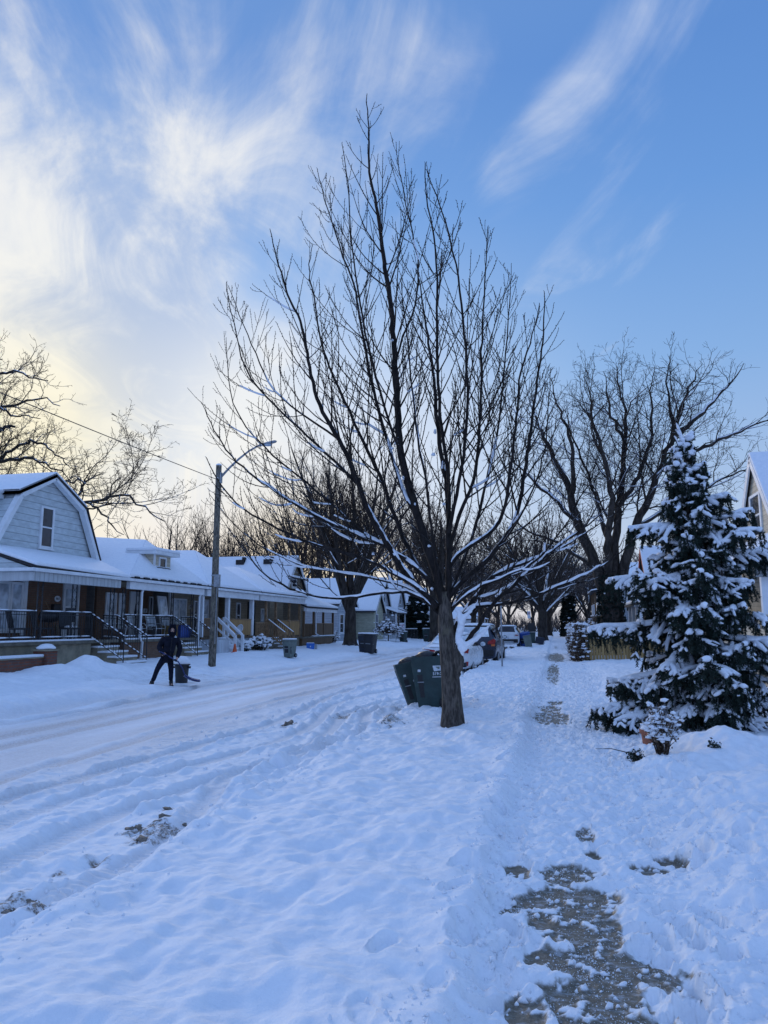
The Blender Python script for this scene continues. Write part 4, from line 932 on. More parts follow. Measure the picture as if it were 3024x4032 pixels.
def rail(root, pts, h, mat='iron', n_gap=0.11, snow=True, name='railing', lower=0.09, bar=0.009, top=0.022):
    """railing along a polyline of floor points: posts, two rails and balusters, snow on the rails"""
    m = MB(); sn = MB()
    for a, b in zip(pts[:-1], pts[1:]):
        A = Vector(a); B = Vector(b); L = (B - A).length; up = Vector((0, 0, 1))
        m.tube([A + up * h, B + up * h], top, 6); m.tube([A + up * (h - .10), B + up * (h - .10)], bar * 1.2, 5); m.tube([A + up * lower, B + up * lower], top * .7, 6)
        k = max(1, int(L / n_gap))
        for i in range(k + 1):
            p = A + (B - A) * i / k; big = i in (0, k); m.tube([p + up * (0.0 if big else lower), p + up * h], top * .9 if big else bar, 5 if big else 4)
        if snow:
            rg = random.Random(int(L * 1000)); t0 = 0.0; flat = abs(B.z - A.z) < .05
            while t0 < 1:
                t1 = min(1, t0 + (rg.uniform(.25, .6) if flat else rg.uniform(0.06, 0.14)))
                for hh in (h + top * .8, lower + top * .8):
                    P = [A + (B - A) * (t0 + (t1 - t0) * j / 4) + up * (hh + .012) for j in range(5)]; sn.tube(P, [.006, .022, .026, .022, .006], 6)
                t0 = t1 + (0.01 if flat else rg.uniform(.02, .07))
    r = m.build(name, mat, root)
    if snow: sn.build('snow', 'snow', r, smooth=True)['kind'] = 'stuff'
    return r
def stairs(root, s, X0, X1, y0, y1, ztop, zbot, n, mat='concrete', snow=True):
    """solid steps coming down from X0 towards the street at X1"""
    m = MB(); sn = MB(); rng = random.Random(int(y0 * 100))
    for i in range(n):
        xa = X0 + (X1 - X0) * i / n; xb = X0 + (X1 - X0) * (i + 1) / n; z = ztop - (ztop - zbot) * (i + 0.6) / (n + 0.2); a, b = sorted((xa, xb))
        m.box(a + (0.002 if s > 0 else 0), b, y0, y1, zbot - 0.4, z)
        if snow: sn.slab([(a - .02, y0 + .02, z + .003), (b + .03, y0 + .02, z + .003), (b + .03, y1 - .02, z + .003), (a - .02, y1 - .02, z + .003)], (0, 0, 0.05 + rng.uniform(0, .03)))
    st = m.build('steps', mat, root, 0.012)
    if snow: sn.build('snow', 'snow', st, 0.022, True, 3)
    return st
def downspout(root, pts, mat='white_plastic'):
    return MB().tube(pts, 0.05, 8).build('downspout', mat, root, smooth=True)
def iron_post(root, x, y, z0, z1, w=0.24):
    m = MB()
    for dy in (-w / 2, w / 2): m.box(x - .015, x + .015, y + dy - .015, y + dy + .015, z0, z1)
    k = int((z1 - z0) / .28)
    for i in range(k):
        za = z0 + (z1 - z0) * i / k; zb = z0 + (z1 - z0) * (i + 1) / k; zm = (za + zb) / 2
        m.tube([(x, y - w / 2, za), (x, y - .02, zm - .04), (x, y + .05, zm), (x, y + w / 2, zb)], .008, 4); m.tube([(x, y + w / 2, za), (x, y + .02, zm - .04), (x, y - .05, zm), (x, y - w / 2, zb)], .008, 4)
    return m.build('post', 'iron', root)
def post(root, x, y, z0, z1, w=0.1, mat='white_paint'):
    return MB().box(x - w / 2, x + w / 2, y - w / 2, y + w / 2, z0, z1).build('post', mat, root, 0.008)
def door(root, s, X, y0, y1, z0, z1, mat='door_white', glass=None, split=0.5):
    m = MB(); a, b = sorted((X - s * .02, X + s * .07)); f = .09
    m.box(a, b, y0 - f, y0, z0, z1 + f); m.box(a, b, y1, y1 + f, z0, z1 + f); m.box(a, b, y0, y1, z1, z1 + f)
    a2, b2 = sorted((X - s * .01, X + s * .035)); m.box(a2, b2, y0, y1, z0, z1)
    d = m.build('door', mat, root, 0.006)
    if glass == 'storm':
        g = MB(); a3, b3 = sorted((X + s * .037, X + s * .045)); h = z1 - z0
        g.box(a3, b3, y0 + .09, y1 - .09, z0 + h * .62, z1 - .12); g.build('pane', 'curtain', d); g = MB(); g.box(a3, b3, y0 + .09, y1 - .09, z0 + h * .32, z0 + h * .59); g.build('pane', 'glass', d)
    if glass == 'oval':
        g = MB(); yc = (y0 + y1) / 2; zc = z0 + (z1 - z0) * .62; k = 14; x = X + s * .040
        g.slab([(x, yc + .10 * math.sin(2 * math.pi * i / k) * (1.0 if math.cos(2 * math.pi * i / k) < 0 else .55), zc + .33 * math.cos(2 * math.pi * i / k)) for i in range(k)], (s * .004, 0, 0)); g.build('pane', 'glass', d)
    if glass == 'half':
        g = MB(); a3, b3 = sorted((X + s * .037, X + s * .045)); g.box(a3, b3, y0 + .1, y1 - .1, z0 + (z1 - z0) * .5, z1 - .12); g.build('pane', 'glass', d)
    MB().box(*sorted((X + s * .04, X + s * .09)), y1 - .13, y1 - .09, z0 + .95, z0 + 1.02).build('handle', 'galv', d)
    return d
def eave_beam(root, s, X, y0, y1, z0, z1, mat='white_paint', t=0.12):
    return MB().box(*sorted((X, X - s * t)), y0, y1, z0, z1).build('fascia', mat, root, 0.008)
def gutter(root, s, X, y0, y1, z):
    return MB().box(*sorted((X, X + s * .11)), y0, y1, z - .06, z + .05).build('gutter', 'white_paint', root, 0.02)
def plaque(root, s, X, yc, zc, w, h, text, size, oval=False):
    m = MB(); k = 18; x = X + s * .012
    if oval: m.slab([(x, yc + w / 2 * math.cos(2 * math.pi * i / k), zc + h / 2 * math.sin(2 * math.pi * i / k)) for i in range(k)], (s * .02, 0, 0))
    else: m.box(*sorted((x, x + s * .02)), yc - w / 2, yc + w / 2, zc - h / 2, zc + h / 2)
    p = m.build('number_plaque', 'print_white', root)
    mt = Matrix.Translation((X + s * .036, yc, zc)) @ Matrix(((0, 0, s, 0), (s, 0, 0, 0), (0, 1, 0, 0), (0, 0, 0, 1)))
    text_mesh(text, size, 'ink_black', p, 'digits', mt); return p
P_ = lambda s, pts: pts

PX_ = -15.62   # porch eave line of the far-side houses
# ---- house with the gambrel gable -------------------------------------------------------------------------------
def house_gambrel():
    root = thing('gambrel_house', 'pale blue gambrel-gabled house over brown brick with long black-railed concrete porch, at left edge', 'house', (-18, 24.2, 0.3), world=True)
    X = -18.0; XB = -27.5; gab = [(21.15, 4.05), (22.40, 6.10), (24.15, 7.02), (25.95, 6.10), (27.15, 4.05)]
    MB().slab([(X, y, z) for y, z in gab], (-9.4, 0, 0)).build('gable_wall', 'blue_siding', root)
    MB().box(XB, X, 20.95, 26.85, 0.1, 4.05).build('wall', 'brick_brown', root)
    # roof skins, overhanging the gable
    Xo = X + 0.32; e = [(20.75, 3.72), (22.22, 6.20), (24.15, 7.14), (26.10, 6.20), (27.45, 3.72)]
    fs = [[(Xo, a[0], a[1]), (Xo, b[0], b[1]), (XB, b[0], b[1]), (XB, a[0], a[1])] for a, b in zip(e[1:-1], e[2:])] + [[(Xo, e[0][0], e[0][1]), (Xo, e[1][0], e[1][1]), (-18.3, e[1][0], e[1][1]), (-18.3, e[0][0], e[0][1])]]
    fs[0], fs[1] = fs[0], fs[1]
    r = roof_planes(root, [fs[0], fs[1]], 0.12, 0.09, edge=0.03)
    snow_sheet(r, [[(Xo, 24.15, 7.14), (Xo, 22.22, 6.20), (XB, 22.22, 6.20), (XB, 24.15, 7.14)]], 0.10, edge=0.03)
    MB().slab([(Xo, 22.22, 6.09), (Xo, 24.15, 7.03), (XB, 24.15, 7.03), (XB, 22.22, 6.09)], (0, 0, .1)).build('roof', 'shingle', root)
    MB().slab([(Xo, 26.12, 6.15), (Xo, 27.47, 3.70), (XB, 27.47, 3.70), (XB, 26.12, 6.15)], (0, .03, .05)).build('roof', 'shingle', root)
    # white rake boards following the gambrel
    m = MB()
    for a, b in zip(gab[:-1], gab[1:]):
        m.beam((X + .2, a[0], a[1] - .02), (X + .2, b[0], b[1] - .02), 0.17, 0.22, (1, 0, 0))
    m.build('rake_board', 'white_paint', root)
    # shed dormer on the near side: eave, dark window under it
    d = MB().box(-27, -18.6, 20.9, 22.3, 4.3, 5.95).build('dormer', 'blue_siding', root)
    MB().box(-27.2, -18.35, 20.45, 22.3, 5.95, 6.13).build('fascia', 'white_paint', d); MB().box(-27.2, -18.3, 20.4, 22.3, 6.133, 6.25).build('snow', 'snow', d, .04, True)
    MB().box(-20.6, -19.0, 20.885, 20.9, 4.9, 5.8).build('pane', 'glass', d)
    win(root, 1, X + .01, 23.80, 24.50, 4.42, 5.93, fr=0.07, wide=0.03)
    MB().box(-20.6, -19.9, 23.05, 23.5, 6.62, 6.86).build('roof_vent', 'shingle', root)
    # porch: foundation, floor, roof
    f = MB().box(-17.995, -16.0, 18.5, 24.3, -0.1, 1.02).build('porch_wall', 'concrete', root, 0.01)
    sl = MB().box(-17.9, -15.9, 18.45, 25.9, 1.023, 1.13).build('porch_floor', 'concrete_dark', root, 0.01)
    MB().box(-16.15, -15.88, 18.45, 24.4, 1.133, 1.19).build('snow', 'snow', sl, .025, True, 3)
    MB().box(-17.9, -16.6, 24.305, 25.9, 0, 1.02).build('porch_wall', 'concrete_dark', root)
    roof_planes(root, [[(PX_, 20.62, 3.48), (PX_, 26.1, 3.40), (-17.99, 27.3, 4.20), (-17.99, 20.62, 4.20)]], 0.09, 0.13, 'porch_roof')
    MB().slab([(PX_ - .05, 20.68, 3.36), (-17.98, 20.68, 4.10), (-17.98, 20.68, 3.30), (PX_ - .05, 20.68, 3.30)], (0, .06, 0)).build('porch_gable', 'blue_siding', root)
    MB().box(-15.86, -15.68, 20.6, 25.5, 3.02, 3.30).build('fascia', 'fascia', root, .008); MB().box(-17.9, -15.87, 20.62, 20.75, 3.02, 3.30).build('fascia', 'fascia', root)
    gutter(root, 1, PX_ - .04, 20.55, 26.05, 3.36); MB().box(-17.98, PX_, 20.48, 20.6, 3.31, 3.42).build('gutter', 'white_paint', root, .02)
    MB().box(-17.98, -15.9, 20.8, 25.5, 3.302, 3.33).build('porch_ceiling', 'white_paint', root)
    for y in (21.45, 23.25, 25.55): iron_post(root, -16.05, y, 1.13, 3.03)
    rail(root, [(-16.05, 18.6, 1.16), (-16.05, 21.33, 1.16)], .92); rail(root, [(-16.05, 21.6, 1.16), (-16.05, 24.3, 1.16)], .92)
    # bay of three tall windows, door, number and mailbox
    y = 20.98
    for w_ in (0.62, 0.86, 0.62): win(root, 1, X, y, y + w_, 1.45, 3.12, 'curtain', 0.09, ''); y += w_ + .02
    MB().box(-18.0, -17.93, 23.12, 23.30, 1.3, 3.2).build('trim', 'white_paint', root); MB().box(-18.0, -17.92, 20.9, 23.3, 3.15, 3.28).build('trim', 'white_paint', root)
    door(root, 1, X, 25.42, 26.22, 1.13, 3.12, 'door_white', 'storm')
    plaque(root, 1, X, 25.02, 2.62, 0.34, 0.22, '464', 0.15, True)
    MB().box(-18, -17.86, 24.7, 25.1, 2.18, 2.42).build('mailbox', 'iron', root, .02)
    # stairs to the walk
    stairs(root, 1, -16.6, -14.7, 24.45, 25.85, 1.13, 0.22, 5)
    rail(root, [(-16.05, 24.35, 1.13), (-14.75, 24.35, 0.36)], .9); rail(root, [(-16.6, 25.9, 1.13), (-16.0, 25.9, 1.1), (-14.75, 25.9, 0.36)], .9)
    return root
house_gambrel()
def clutter_gambrel():
    # things standing on that porch
    rng = random.Random(2)
    t = thing('broom', 'straw broom leaning on the brown brick beside the storm door', 'broom', (-17.6, 24.75, 1.13), world=True)
    MB().tube([(-17.9, 24.25, 2.5), (-17.62, 24.62, 1.55)], .014, 6).build('handle', 'wood_post', t); MB().hexa([(-17.64, 24.55, 1.13), (-17.52, 24.55, 1.13), (-17.52, 24.85, 1.13), (-17.64, 24.85, 1.13)], [(-17.68, 24.53, 1.65), (-17.62, 24.53, 1.65), (-17.62, 24.65, 1.65), (-17.68, 24.65, 1.65)]).build('bristles', 'straw', t)
    t = thing('barbecue', 'round dark covered barbecue against the brown brick wall', 'barbecue', (-17.4, 23.8, 1.13), world=True)
    MB().lathe([(.05, .62), (.3, .66), (.36, .82), (.30, .98), (.12, 1.05)], (-17.4, 23.8, 1.13), 14).build('bowl', 'cart_black', t, smooth=True)
    for a in range(3): MB().tube([(-17.4 + .12 * math.cos(a * 2.1), 23.8 + .12 * math.sin(a * 2.1), 1.8), (-17.4 + .3 * math.cos(a * 2.1), 23.8 + .3 * math.sin(a * 2.1), 1.13)], .015, 5).build('leg', 'iron', t)
    for k, (x, y) in enumerate([(-16.6, 21.3), (-16.7, 22.6), (-16.6, 23.9)]):
        t = thing('porch_chair', ['dark porch chair nearest the left edge behind the black railing', 'dark porch chair in the middle behind the black railing', 'dark porch chair with snow on it beside the storm door'][k], 'chair', (x, y, 1.13), (0, 0, rng.uniform(-.4, .4)))
        MB().box(-.25, .25, -.25, .25, .38, .44).build('seat', 'cart_black', t, .01); MB().hexa([(-.27, -.25, .44), (-.23, -.25, .44), (-.23, .25, .44), (-.27, .25, .44)], [(-.40, -.25, .98), (-.36, -.25, .98), (-.36, .25, .98), (-.40, .25, .98)]).build('backrest', 'cart_black', t, .01)
        for sx in (-.22, .22):
            for sy in (-.22, .22): MB().box(sx - .02, sx + .02, sy - .02, sy + .02, 0, .38).build('leg', 'iron', t)
        if k == 2: MB().blob((0, 0, .46), (.2, .2, .05), rng).build('snow', 'snow', t, smooth=True)
clutter_gambrel()

# ---- low hipped house with dormer ---------------------------------------------------------------------------------
def hip_faces(s, xe, xr, xb, y0, y1, yc, ze, zr, zb=None):
    zb = zb or zr
    return [[(xe, y0, ze), (xr, yc, zr), (xb, yc, zb), (xb, y0, ze)], [(xe, y1, ze), (xb, y1, ze), (xb, yc, zb), (xr, yc, zr)], [(xe, y0, ze), (xe, y1, ze), (xr, yc, zr)]]
def house_dormer():
    root = thing('dormer_house', 'low hip-roofed brick house with a small beige dormer and black iron porch rails', 'house', (-18, 29.5, .3), world=True)
    X = -18.0
    MB().box(-28, X, 27.55, 31.95, .1, 3.5).build('wall', 'brick_brown', root); MB().box(-27.9, -18.1, 27.52, 27.548, .1, 3.4).build('side_wall', 'grey_siding', root)
    MB().box(-28, -18.4, 31.952, 32.4, .1, 3.4).build('side_wall', 'taupe_siding', root)
    roof_planes(root, hip_faces(1, PX_, -17.4, -28, 26.0, 32.6, 30.1, 3.44, 5.24, 6.0), 0.08, 0.14, edge=.06)
    # porch
    MB().box(-17.9, -16.0, 26.4, 30.4, -.1, 1.0).build('porch_wall', 'brick_brown', root); fl = MB().box(-17.95, -15.92, 26.35, 32.5, 1.003, 1.1).build('porch_floor', 'concrete_dark', root)
    MB().box(-16.15, -15.9, 26.4, 30.4, 1.103, 1.16).build('snow', 'snow', fl, .02, True)
    MB().box(-17.9, -16.7, 30.402, 32.4, -.1, 1.0).build('porch_wall', 'concrete_dark', root)
    MB().box(-15.86, -15.70, 26.15, 32.5, 3.02, 3.30).build('fascia', 'white_paint', root, .008); gutter(root, 1, PX_ - .03, 25.98, 32.65, 3.36)
    MB().box(-17.98, -15.88, 26.15, 32.5, 3.25, 3.29).build('porch_ceiling', 'taupe_siding', root)
    m = MB(); rg = random.Random(3)                      # bare shingle tabs along the eave where the snow slid off
    for i in range(9): y = 26.3 + i * .66; m.box(-15.66, -15.56, y, y + rg.uniform(.25, .5), 3.44, 3.50)
    m.build('bare_shingles', 'shingle', root)
    for y in (26.35, 27.35, 30.15, 32.0): iron_post(root, -16.05, y, 1.1, 3.03, .2)
    downspout(root, [(-15.75, 27.35, 3.32), (-15.80, 27.20, 2.9), (-15.80, 27.2, 1.15), (-15.72, 27.25, 1.0), (-15.75, 27.25, .2)]); downspout(root, [(-15.75, 32.4, 3.32), (-15.8, 32.2, 2.9), (-15.8, 32.2, .5), (-15.5, 32.4, .25)])
    rail(root, [(-16.05, 26.4, 1.13), (-16.05, 27.3, 1.13)], .9); rail(root, [(-16.05, 27.4, 1.13), (-16.05, 30.3, 1.13)], .9); rail(root, [(-16.75, 32.35, 1.1), (-16.05, 32.35, 1.1)], .9)
    stairs(root, 1, -16.7, -14.9, 30.55, 32.25, 1.1, .2, 5)
    rail(root, [(-16.7, 30.45, 1.1), (-16.05, 30.45, 1.1), (-14.95, 30.45, .34)], .9); rail(root, [(-16.05, 32.3, 1.1), (-14.95, 32.3, .34)], .9)
    win(root, 1, X, 28.15, 28.95, 1.55, 3.0, 'curtain', .08, 'v'); win(root, 1, X, 29.12, 29.6, 1.55, 3.0, 'curtain', .08, '')
    door(root, 1, X, 30.05, 30.85, 1.1, 3.02, 'door_white', 'oval'); plaque(root, 1, X, 31.3, 2.3, .32, .18, '68', .15)
    MB().box(-18, -17.88, 31.1, 31.55, 1.85, 2.08).build('mailbox', 'wood_post', root, .02)
    win(root, 1, X, 31.62, 31.93, 1.5, 2.95, 'glass', .06, '')
    # dormer
    x0, x1, y0, y1 = -17.25, -16.15, 28.58, 30.02
    d = MB().box(x0, x1, y0, y1, 3.55, 4.56).build('dormer', 'beige_siding', root)
    fr = MB().box(x0, x1 + .28, y0 - .32, y1 + .32, 4.563, 4.70).build('fascia', 'white_paint', d, .01); MB().slab([(x0, y0 - .34, 4.703), (x1 + .3, y0 - .34, 4.703), (x1 + .3, y1 + .34, 4.703), (x0, y1 + .34, 4.703)], (0, 0, .13)).build('snow', 'snow', d, .05, True, 3)
    MB().box(x1 + .002, x1 + .03, y0 + .002, y0 + .14, 3.6, 4.56).build('trim', 'white_paint', d)
    win(root, 1, x1 + .004, 29.0, 29.6, 3.93, 4.5, 'glass', .07, '')
    MB().slab([(x1, 28.75, 4.02), (x1 + .1, 28.75, 3.93), (x1 + .1, 29.9, 3.93), (x1, 29.9, 4.02)], (0, 0, .09)).build('flashing', 'shingle', root)
    return root
house_dormer()
def clutter_dormer():
    t = thing('storm_door', 'white storm door with two panes leaning against the porch wall beside the mailbox', 'door', (-17.0, 31.5, 1.1), world=True)
    m = MB(); A = [(-17.05, 31.15, 1.1), (-17.0, 31.15, 1.1), (-17.0, 31.95, 1.1), (-17.05, 31.95, 1.1)]; sh = lambda q, k: [(x - .25 * k, y - .12 * k, z + 1.85 * k) for x, y, z in q]
    fr = m.hexa(A, sh(A, 1)).build('frame', 'door_white', t, .006)
    for k0, k1 in ((.10, .46), (.53, .92)):
        q = [(-16.995, 31.27, 1.1), (-16.985, 31.27, 1.1), (-16.985, 31.83, 1.1), (-16.995, 31.83, 1.1)]; MB().hexa(sh(q, k0), sh(q, k1)).build('pane', 'curtain', fr)
    for k, (x, y, a, lb) in enumerate([(-16.7, 28.6, .2, 'cream metal garden chair below the paired porch windows'), (-16.6, 29.9, -.3, 'cream metal garden chair in front of the white oval-lit door'), (-16.65, 27.15, .5, 'cream metal garden chair beside the downspout at the porch corner')]):
        t = thing('garden_chair', lb, 'chair', (x, y, 1.1), (0, 0, a), group='cream garden chairs on the porch')
        f = MB()
        for sy in (-.26, .26): f.tube([(-.3, sy, 0), (-.28, sy, .42), (-.42, sy, .95)], .018, 6); f.tube([(-.3, sy, .62), (.15, sy, .62), (.25, sy, .5), (.2, sy, 0), (-.25, sy, .02)], .018, 6)
        f.tube([(-.42, -.26, .95), (-.43, 0, .99), (-.42, .26, .95)], .018, 6); f.build('frame', 'white_paint', t, smooth=True)
        MB().box(-.27, .22, -.24, .24, .40, .43).build('seat', 'frost', t, .01); MB().hexa([(-.30, -.24, .5), (-.28, -.24, .5), (-.28, .24, .5), (-.30, .24, .5)], [(-.42, -.24, .92), (-.40, -.24, .92), (-.40, .24, .92), (-.42, .24, .92)]).build('backrest', 'frost', t)
    t = thing('yellow_crate', 'bright yellow ribbed plastic crate on the porch floor behind the person', 'crate', (-16.5, 30.85, 1.1)); m = MB().box(-.22, .22, -.28, .28, 0, .5)
    for i in range(5): m.box(.221, .25, -.25 + i * .11, -.19 + i * .11, .03, .47)
    m.build('shell', 'yellow', t, .01); MB().box(-.24, .27, -.3, .3, .502, .54).build('rim', 'yellow', t, .01)
    for lb, y, w, h in (('deep blue recycling box on the porch behind the person', 31.5, .36, .55), ('smaller blue recycling box with snow beside the porch stair rail', 32.0, .2, .42)):
        t = thing('recycling_box', lb, 'recycling box', (-16.35, y, 1.1)); MB().hexa([(-.2, -w * .85, 0), (.2, -w * .85, 0), (.2, w * .85, 0), (-.2, w * .85, 0)], [(-.25, -w, h), (.25, -w, h), (.25, w, h), (-.25, w, h)]).build('shell', 'bin_blue', t, .015); MB().box(-.27, .27, -w - .02, w + .02, h - .05, h + .004).build('rim', 'bin_blue', t, .01)
clutter_dormer()

# ---- hip house with white stairs ------------------------------------------------------------------------------------
def house_stairs():
    root = thing('hip_house', 'taupe hip-roofed house with white porch posts, slatted cedar panels and white wooden stairs', 'house', (-18, 35.9, .3), world=True)
    X = -18.0; MB().box(-28, X, 33.5, 39.0, .1, 3.5).build('wall', 'taupe_siding', root); MB().box(-27.9, -18.02, 33.47, 33.498, .1, 3.4).build('side_wall', 'grey_siding', root)
    MB().box(-18.0, -17.9, 33.38, 33.46, 1.0, 3.4).build('corner_board', 'white_paint', root)
    roof_planes(root, hip_faces(1, PX_, -18.3, -28, 32.72, 39.3, 36.6, 3.44, 5.42, 5.6), .08, .14, edge=.06)
    MB().box(-17.9, -16.0, 32.8, 39.0, -.1, 1.0).build('porch_wall', 'white_boards', root); MB().box(-17.95, -15.92, 32.75, 39.1, 1.003, 1.1).build('porch_floor', 'wood_dark', root)
    MB().box(-15.86, -15.70, 32.8, 39.2, 3.0, 3.30).build('fascia', 'white_paint', root, .008); gutter(root, 1, PX_ - .03, 32.7, 39.3, 3.36); MB().box(-17.98, -15.88, 32.8, 39.2, 3.25, 3.29).build('porch_ceiling', 'white_paint', root)
    for y in (35.75, 38.9): post(root, -16.0, y, 1.1, 3.05, .2)
    post(root, -16.0, 32.9, 1.1, 3.05, .16)
    for y0, y1, mt in ((32.98, 34.3, 'wood_dark'), (34.95, 35.63, 'wood_new'), (35.87, 38.8, 'wood_new')):
        p = MB().box(-16.06, -15.98, y0, y1, 1.13, 1.93).build('slat_panel', mt, root); MB().box(-16.09, -15.95, y0, y1, 1.933, 1.98).build('cap_rail', 'wood_post', p)
    win(root, 1, X, 33.75, 35.25, 1.75, 2.95, 'curtain', .07, 'v'); win(root, 1, X, 36.05, 36.45, 1.5, 2.9, 'glass', .07, 'h'); win(root, 1, X, 37.0, 37.75, 1.4, 3.0, 'curtain', .1, 'h')
    door(root, 1, X, 38.0, 38.75, 1.1, 3.0, 'door_white', 'half')
    mt = Matrix.Translation((X + .015, 35.62, 2.55)) @ Matrix(((0, 0, 1, 0), (1, 0, 0, 0), (0, 1, 0, 0), (0, 0, 0, 1))); text_mesh('17', .3, 'print_white', root, 'house_number', mt)
    # white wooden stairs
    stairs(root, 1, -15.9, -14.85, 34.3, 35.1, 1.1, .25, 5, 'white_paint')
    for y in (34.25, 35.15):
        m = MB(); m.box(-15.95, -15.83, y - .06, y + .06, .9, 2.05); m.box(-14.95, -14.83, y - .06, y + .06, .1, 1.2); m.beam((-15.9, y, 1.98), (-14.85, y, 1.12), .1, .09); m.beam((-15.9, y, 1.55), (-14.85, y, .72), .05, .09)
        rr = m.build('stair_rail', 'white_paint', root, .008); MB().beam((-15.85, y, 2.05), (-14.9, y, 1.22), .10, .05).build('snow', 'snow', rr, .02, True)
    MB().box(-15.98, -15.15, 33.0, 34.15, -.1, .98).build('stair_skirt', 'white_boards', root)
    return root
house_stairs()

# ---- hip house with timber stairs ---------------------------------------------------------------------------------
def house_timber():
    root = thing('timber_porch_house', 'taupe house with brown timber posts, cedar slat panels and timber stair behind the grey-green cart', 'house', (-18, 43, .3), world=True)
    X = -18.0; MB().box(-28, X, 40.2, 46.8, .1, 3.5).build('wall', 'taupe_siding', root)
    roof_planes(root, hip_faces(1, PX_, -18.85, -28, 39.34, 47.2, 43.2, 3.44, 5.06, 5.15), .08, .14, edge=.06)
    MB().box(-15.86, -15.70, 39.4, 47.1, 3.0, 3.30).build('fascia', 'white_paint', root, .008); gutter(root, 1, PX_ - .03, 39.4, 47.2, 3.36); MB().box(-17.98, -15.88, 39.4, 47.1, 3.25, 3.29).build('porch_ceiling', 'white_paint', root)
    MB().box(-17.9, -16.0, 39.4, 46.9, -.1, .9).build('porch_wall', 'concrete_dark', root); MB().box(-17.95, -15.95, 39.35, 47, .903, 1.0).build('porch_floor', 'wood_dark', root)
    for y in (41.0, 42.55, 44.9, 46.85): post(root, -16.0, y, 1.0, 3.05, .13, 'wood_post')
    p = MB().box(-16.05, -15.97, 42.7, 46.75, 1.05, 1.9).build('slat_panel', 'wood_new', root); MB().box(-16.09, -15.93, 42.7, 46.75, 1.903, 1.95).build('cap_rail', 'wood_post', p)
    win(root, 1, X, 41.4, 42.0, 1.5, 2.95, 'glass', .08, 'h'); win(root, 1, X, 45.2, 46.3, 1.6, 2.7, 'curtain', .08, 'v'); door(root, 1, X, 43.2, 44.1, 1.0, 2.95, 'door_dark', 'half')
    stairs(root, 1, -15.95, -14.85, 41.1, 42.4, 1.0, .2, 5, 'concrete_dark')
    for y in (41.05, 42.5):
        m = MB(); m.box(-14.92, -14.8, y - .06, y + .06, .1, 1.25); m.box(-15.95, -15.83, y - .06, y + .06, .95, 2.0); m.beam((-15.9, y, 1.95), (-14.8, y, 1.2), .12, .05); m.beam((-15.9, y, 1.2), (-14.8, y, .45), .06, .08)
        for i in range(1, 9): xx = -15.9 + 1.1 * i / 9; m.box(xx - .02, xx + .02, y - .02, y + .02, 1.18 - .75 * i / 9, 1.93 - .75 * i / 9)
        rr = m.build('stair_rail', 'wood_post', root, .005); MB().beam((-15.85, y, 2.0), (-14.85, y, 1.27), .11, .04).build('snow', 'snow', rr, .015, True)
    m = MB(); m.box(-16.02, -15.98, 39.5, 41.0, 1.75, 1.82); m.box(-16.02, -15.98, 39.5, 41.0, 1.08, 1.14)
    for i in range(12): m.box(-16.02, -15.98, 39.55 + i * .12, 39.6 + i * .12, 1.14, 1.75)
    m.build('railing', 'wood_post', root)
    return root
house_timber()

def gable_house(name, label, s, XF, depth, y0, y1, zg, ze, zp, wall='white_siding', gable=None, wins=(), over=.3, snow=.14, ym=None, side_wins=(), rake='white_paint', zb=None, back=None):
    ym = ym or (y0 + y1) / 2; XB = XF - s * depth
    root = thing(name, label, 'house', (XF, ym, zg), world=True)
    MB().box(*sorted((XF, XB)), y0, y1, zg - .2, ze).build('wall', wall, root)
    MB().slab([(XF, y0, ze), (XF, y1, ze), (XF, ym, zp)], (XB - XF, 0, 0)).build('gable_wall', gable or wall, root)
    k = (zp - ze) / (ym - y0); k2 = (zp - ze) / (y1 - ym); Xo = XF + s * over
    roof_planes(root, [[(Xo, y0 - over, ze - k * over + .06), (Xo, ym, zp + .06), (XB, ym, zp + .06), (XB, y0 - over, ze - k * over + .06)], [(Xo, y1 + over, ze - k2 * over + .06), (XB, y1 + over, ze - k2 * over + .06), (XB, ym, zp + .06), (Xo, ym, zp + .06)]], .12, snow, edge=.05)
    m = MB()
    for ya, za in ((y0 - over, ze - k * over), (y1 + over, ze - k2 * over)): m.beam((Xo - s * .02, ya, za - .08), (Xo - s * .02, ym, zp - .08), .2, .05, (1, 0, 0))
    m.build('rake_board', rake, root)
    for (a, b, c, d) in wins: win(root, s, XF, a, b, c, d, 'glass', .09, 'h', wide=.06)
    for (a, b, c, d) in side_wins: win_y(root, y0, a, b, c, d)
    return root
# house with the long vented roof and dark timber porch
r5 = gable_house('vented_roof_house', 'steep-gabled taupe house with four dark roof vents and a dark board porch', 1, -18, 12, 49.3, 53.7, .3, 4.15, 6.42, 'taupe_siding', wins=[(50.9, 51.9, 4.28, 4.92)])
for x in (-19.8, -21.9, -24.2, -26.6):
    k = (6.42 - 4.15) / 2.2; y = 51.05; z = 6.48 - .45 * k + .14
    m = MB(); m.box(x - .3, x + .3, y - .28, y + .12, z - .2, z + .14); m.box(x + .12, x + .3, y - .15, y + .25, z - .1, z + .34); m.build('roof_vent', 'shingle', r5, .02)
pr = MB().slab([(-17.9, 49.9, 5.0), (-17.45, 49.9, 4.85), (-17.45, 53.1, 4.85), (-17.9, 53.1, 5.0)], (0, 0, .06)).build('pent_roof', 'shingle', r5); MB().slab([(-17.9, 49.9, 5.07), (-17.43, 49.9, 4.92), (-17.43, 53.1, 4.92), (-17.9, 53.1, 5.07)], (0, 0, .1)).build('snow', 'snow', pr, .03, True)
roof_planes(r5, [[(PX_, 47.3, 2.86), (PX_, 54.6, 2.86), (-17.99, 53.7, 3.75), (-17.99, 48.3, 3.75)]], .1, .14, 'porch_roof')
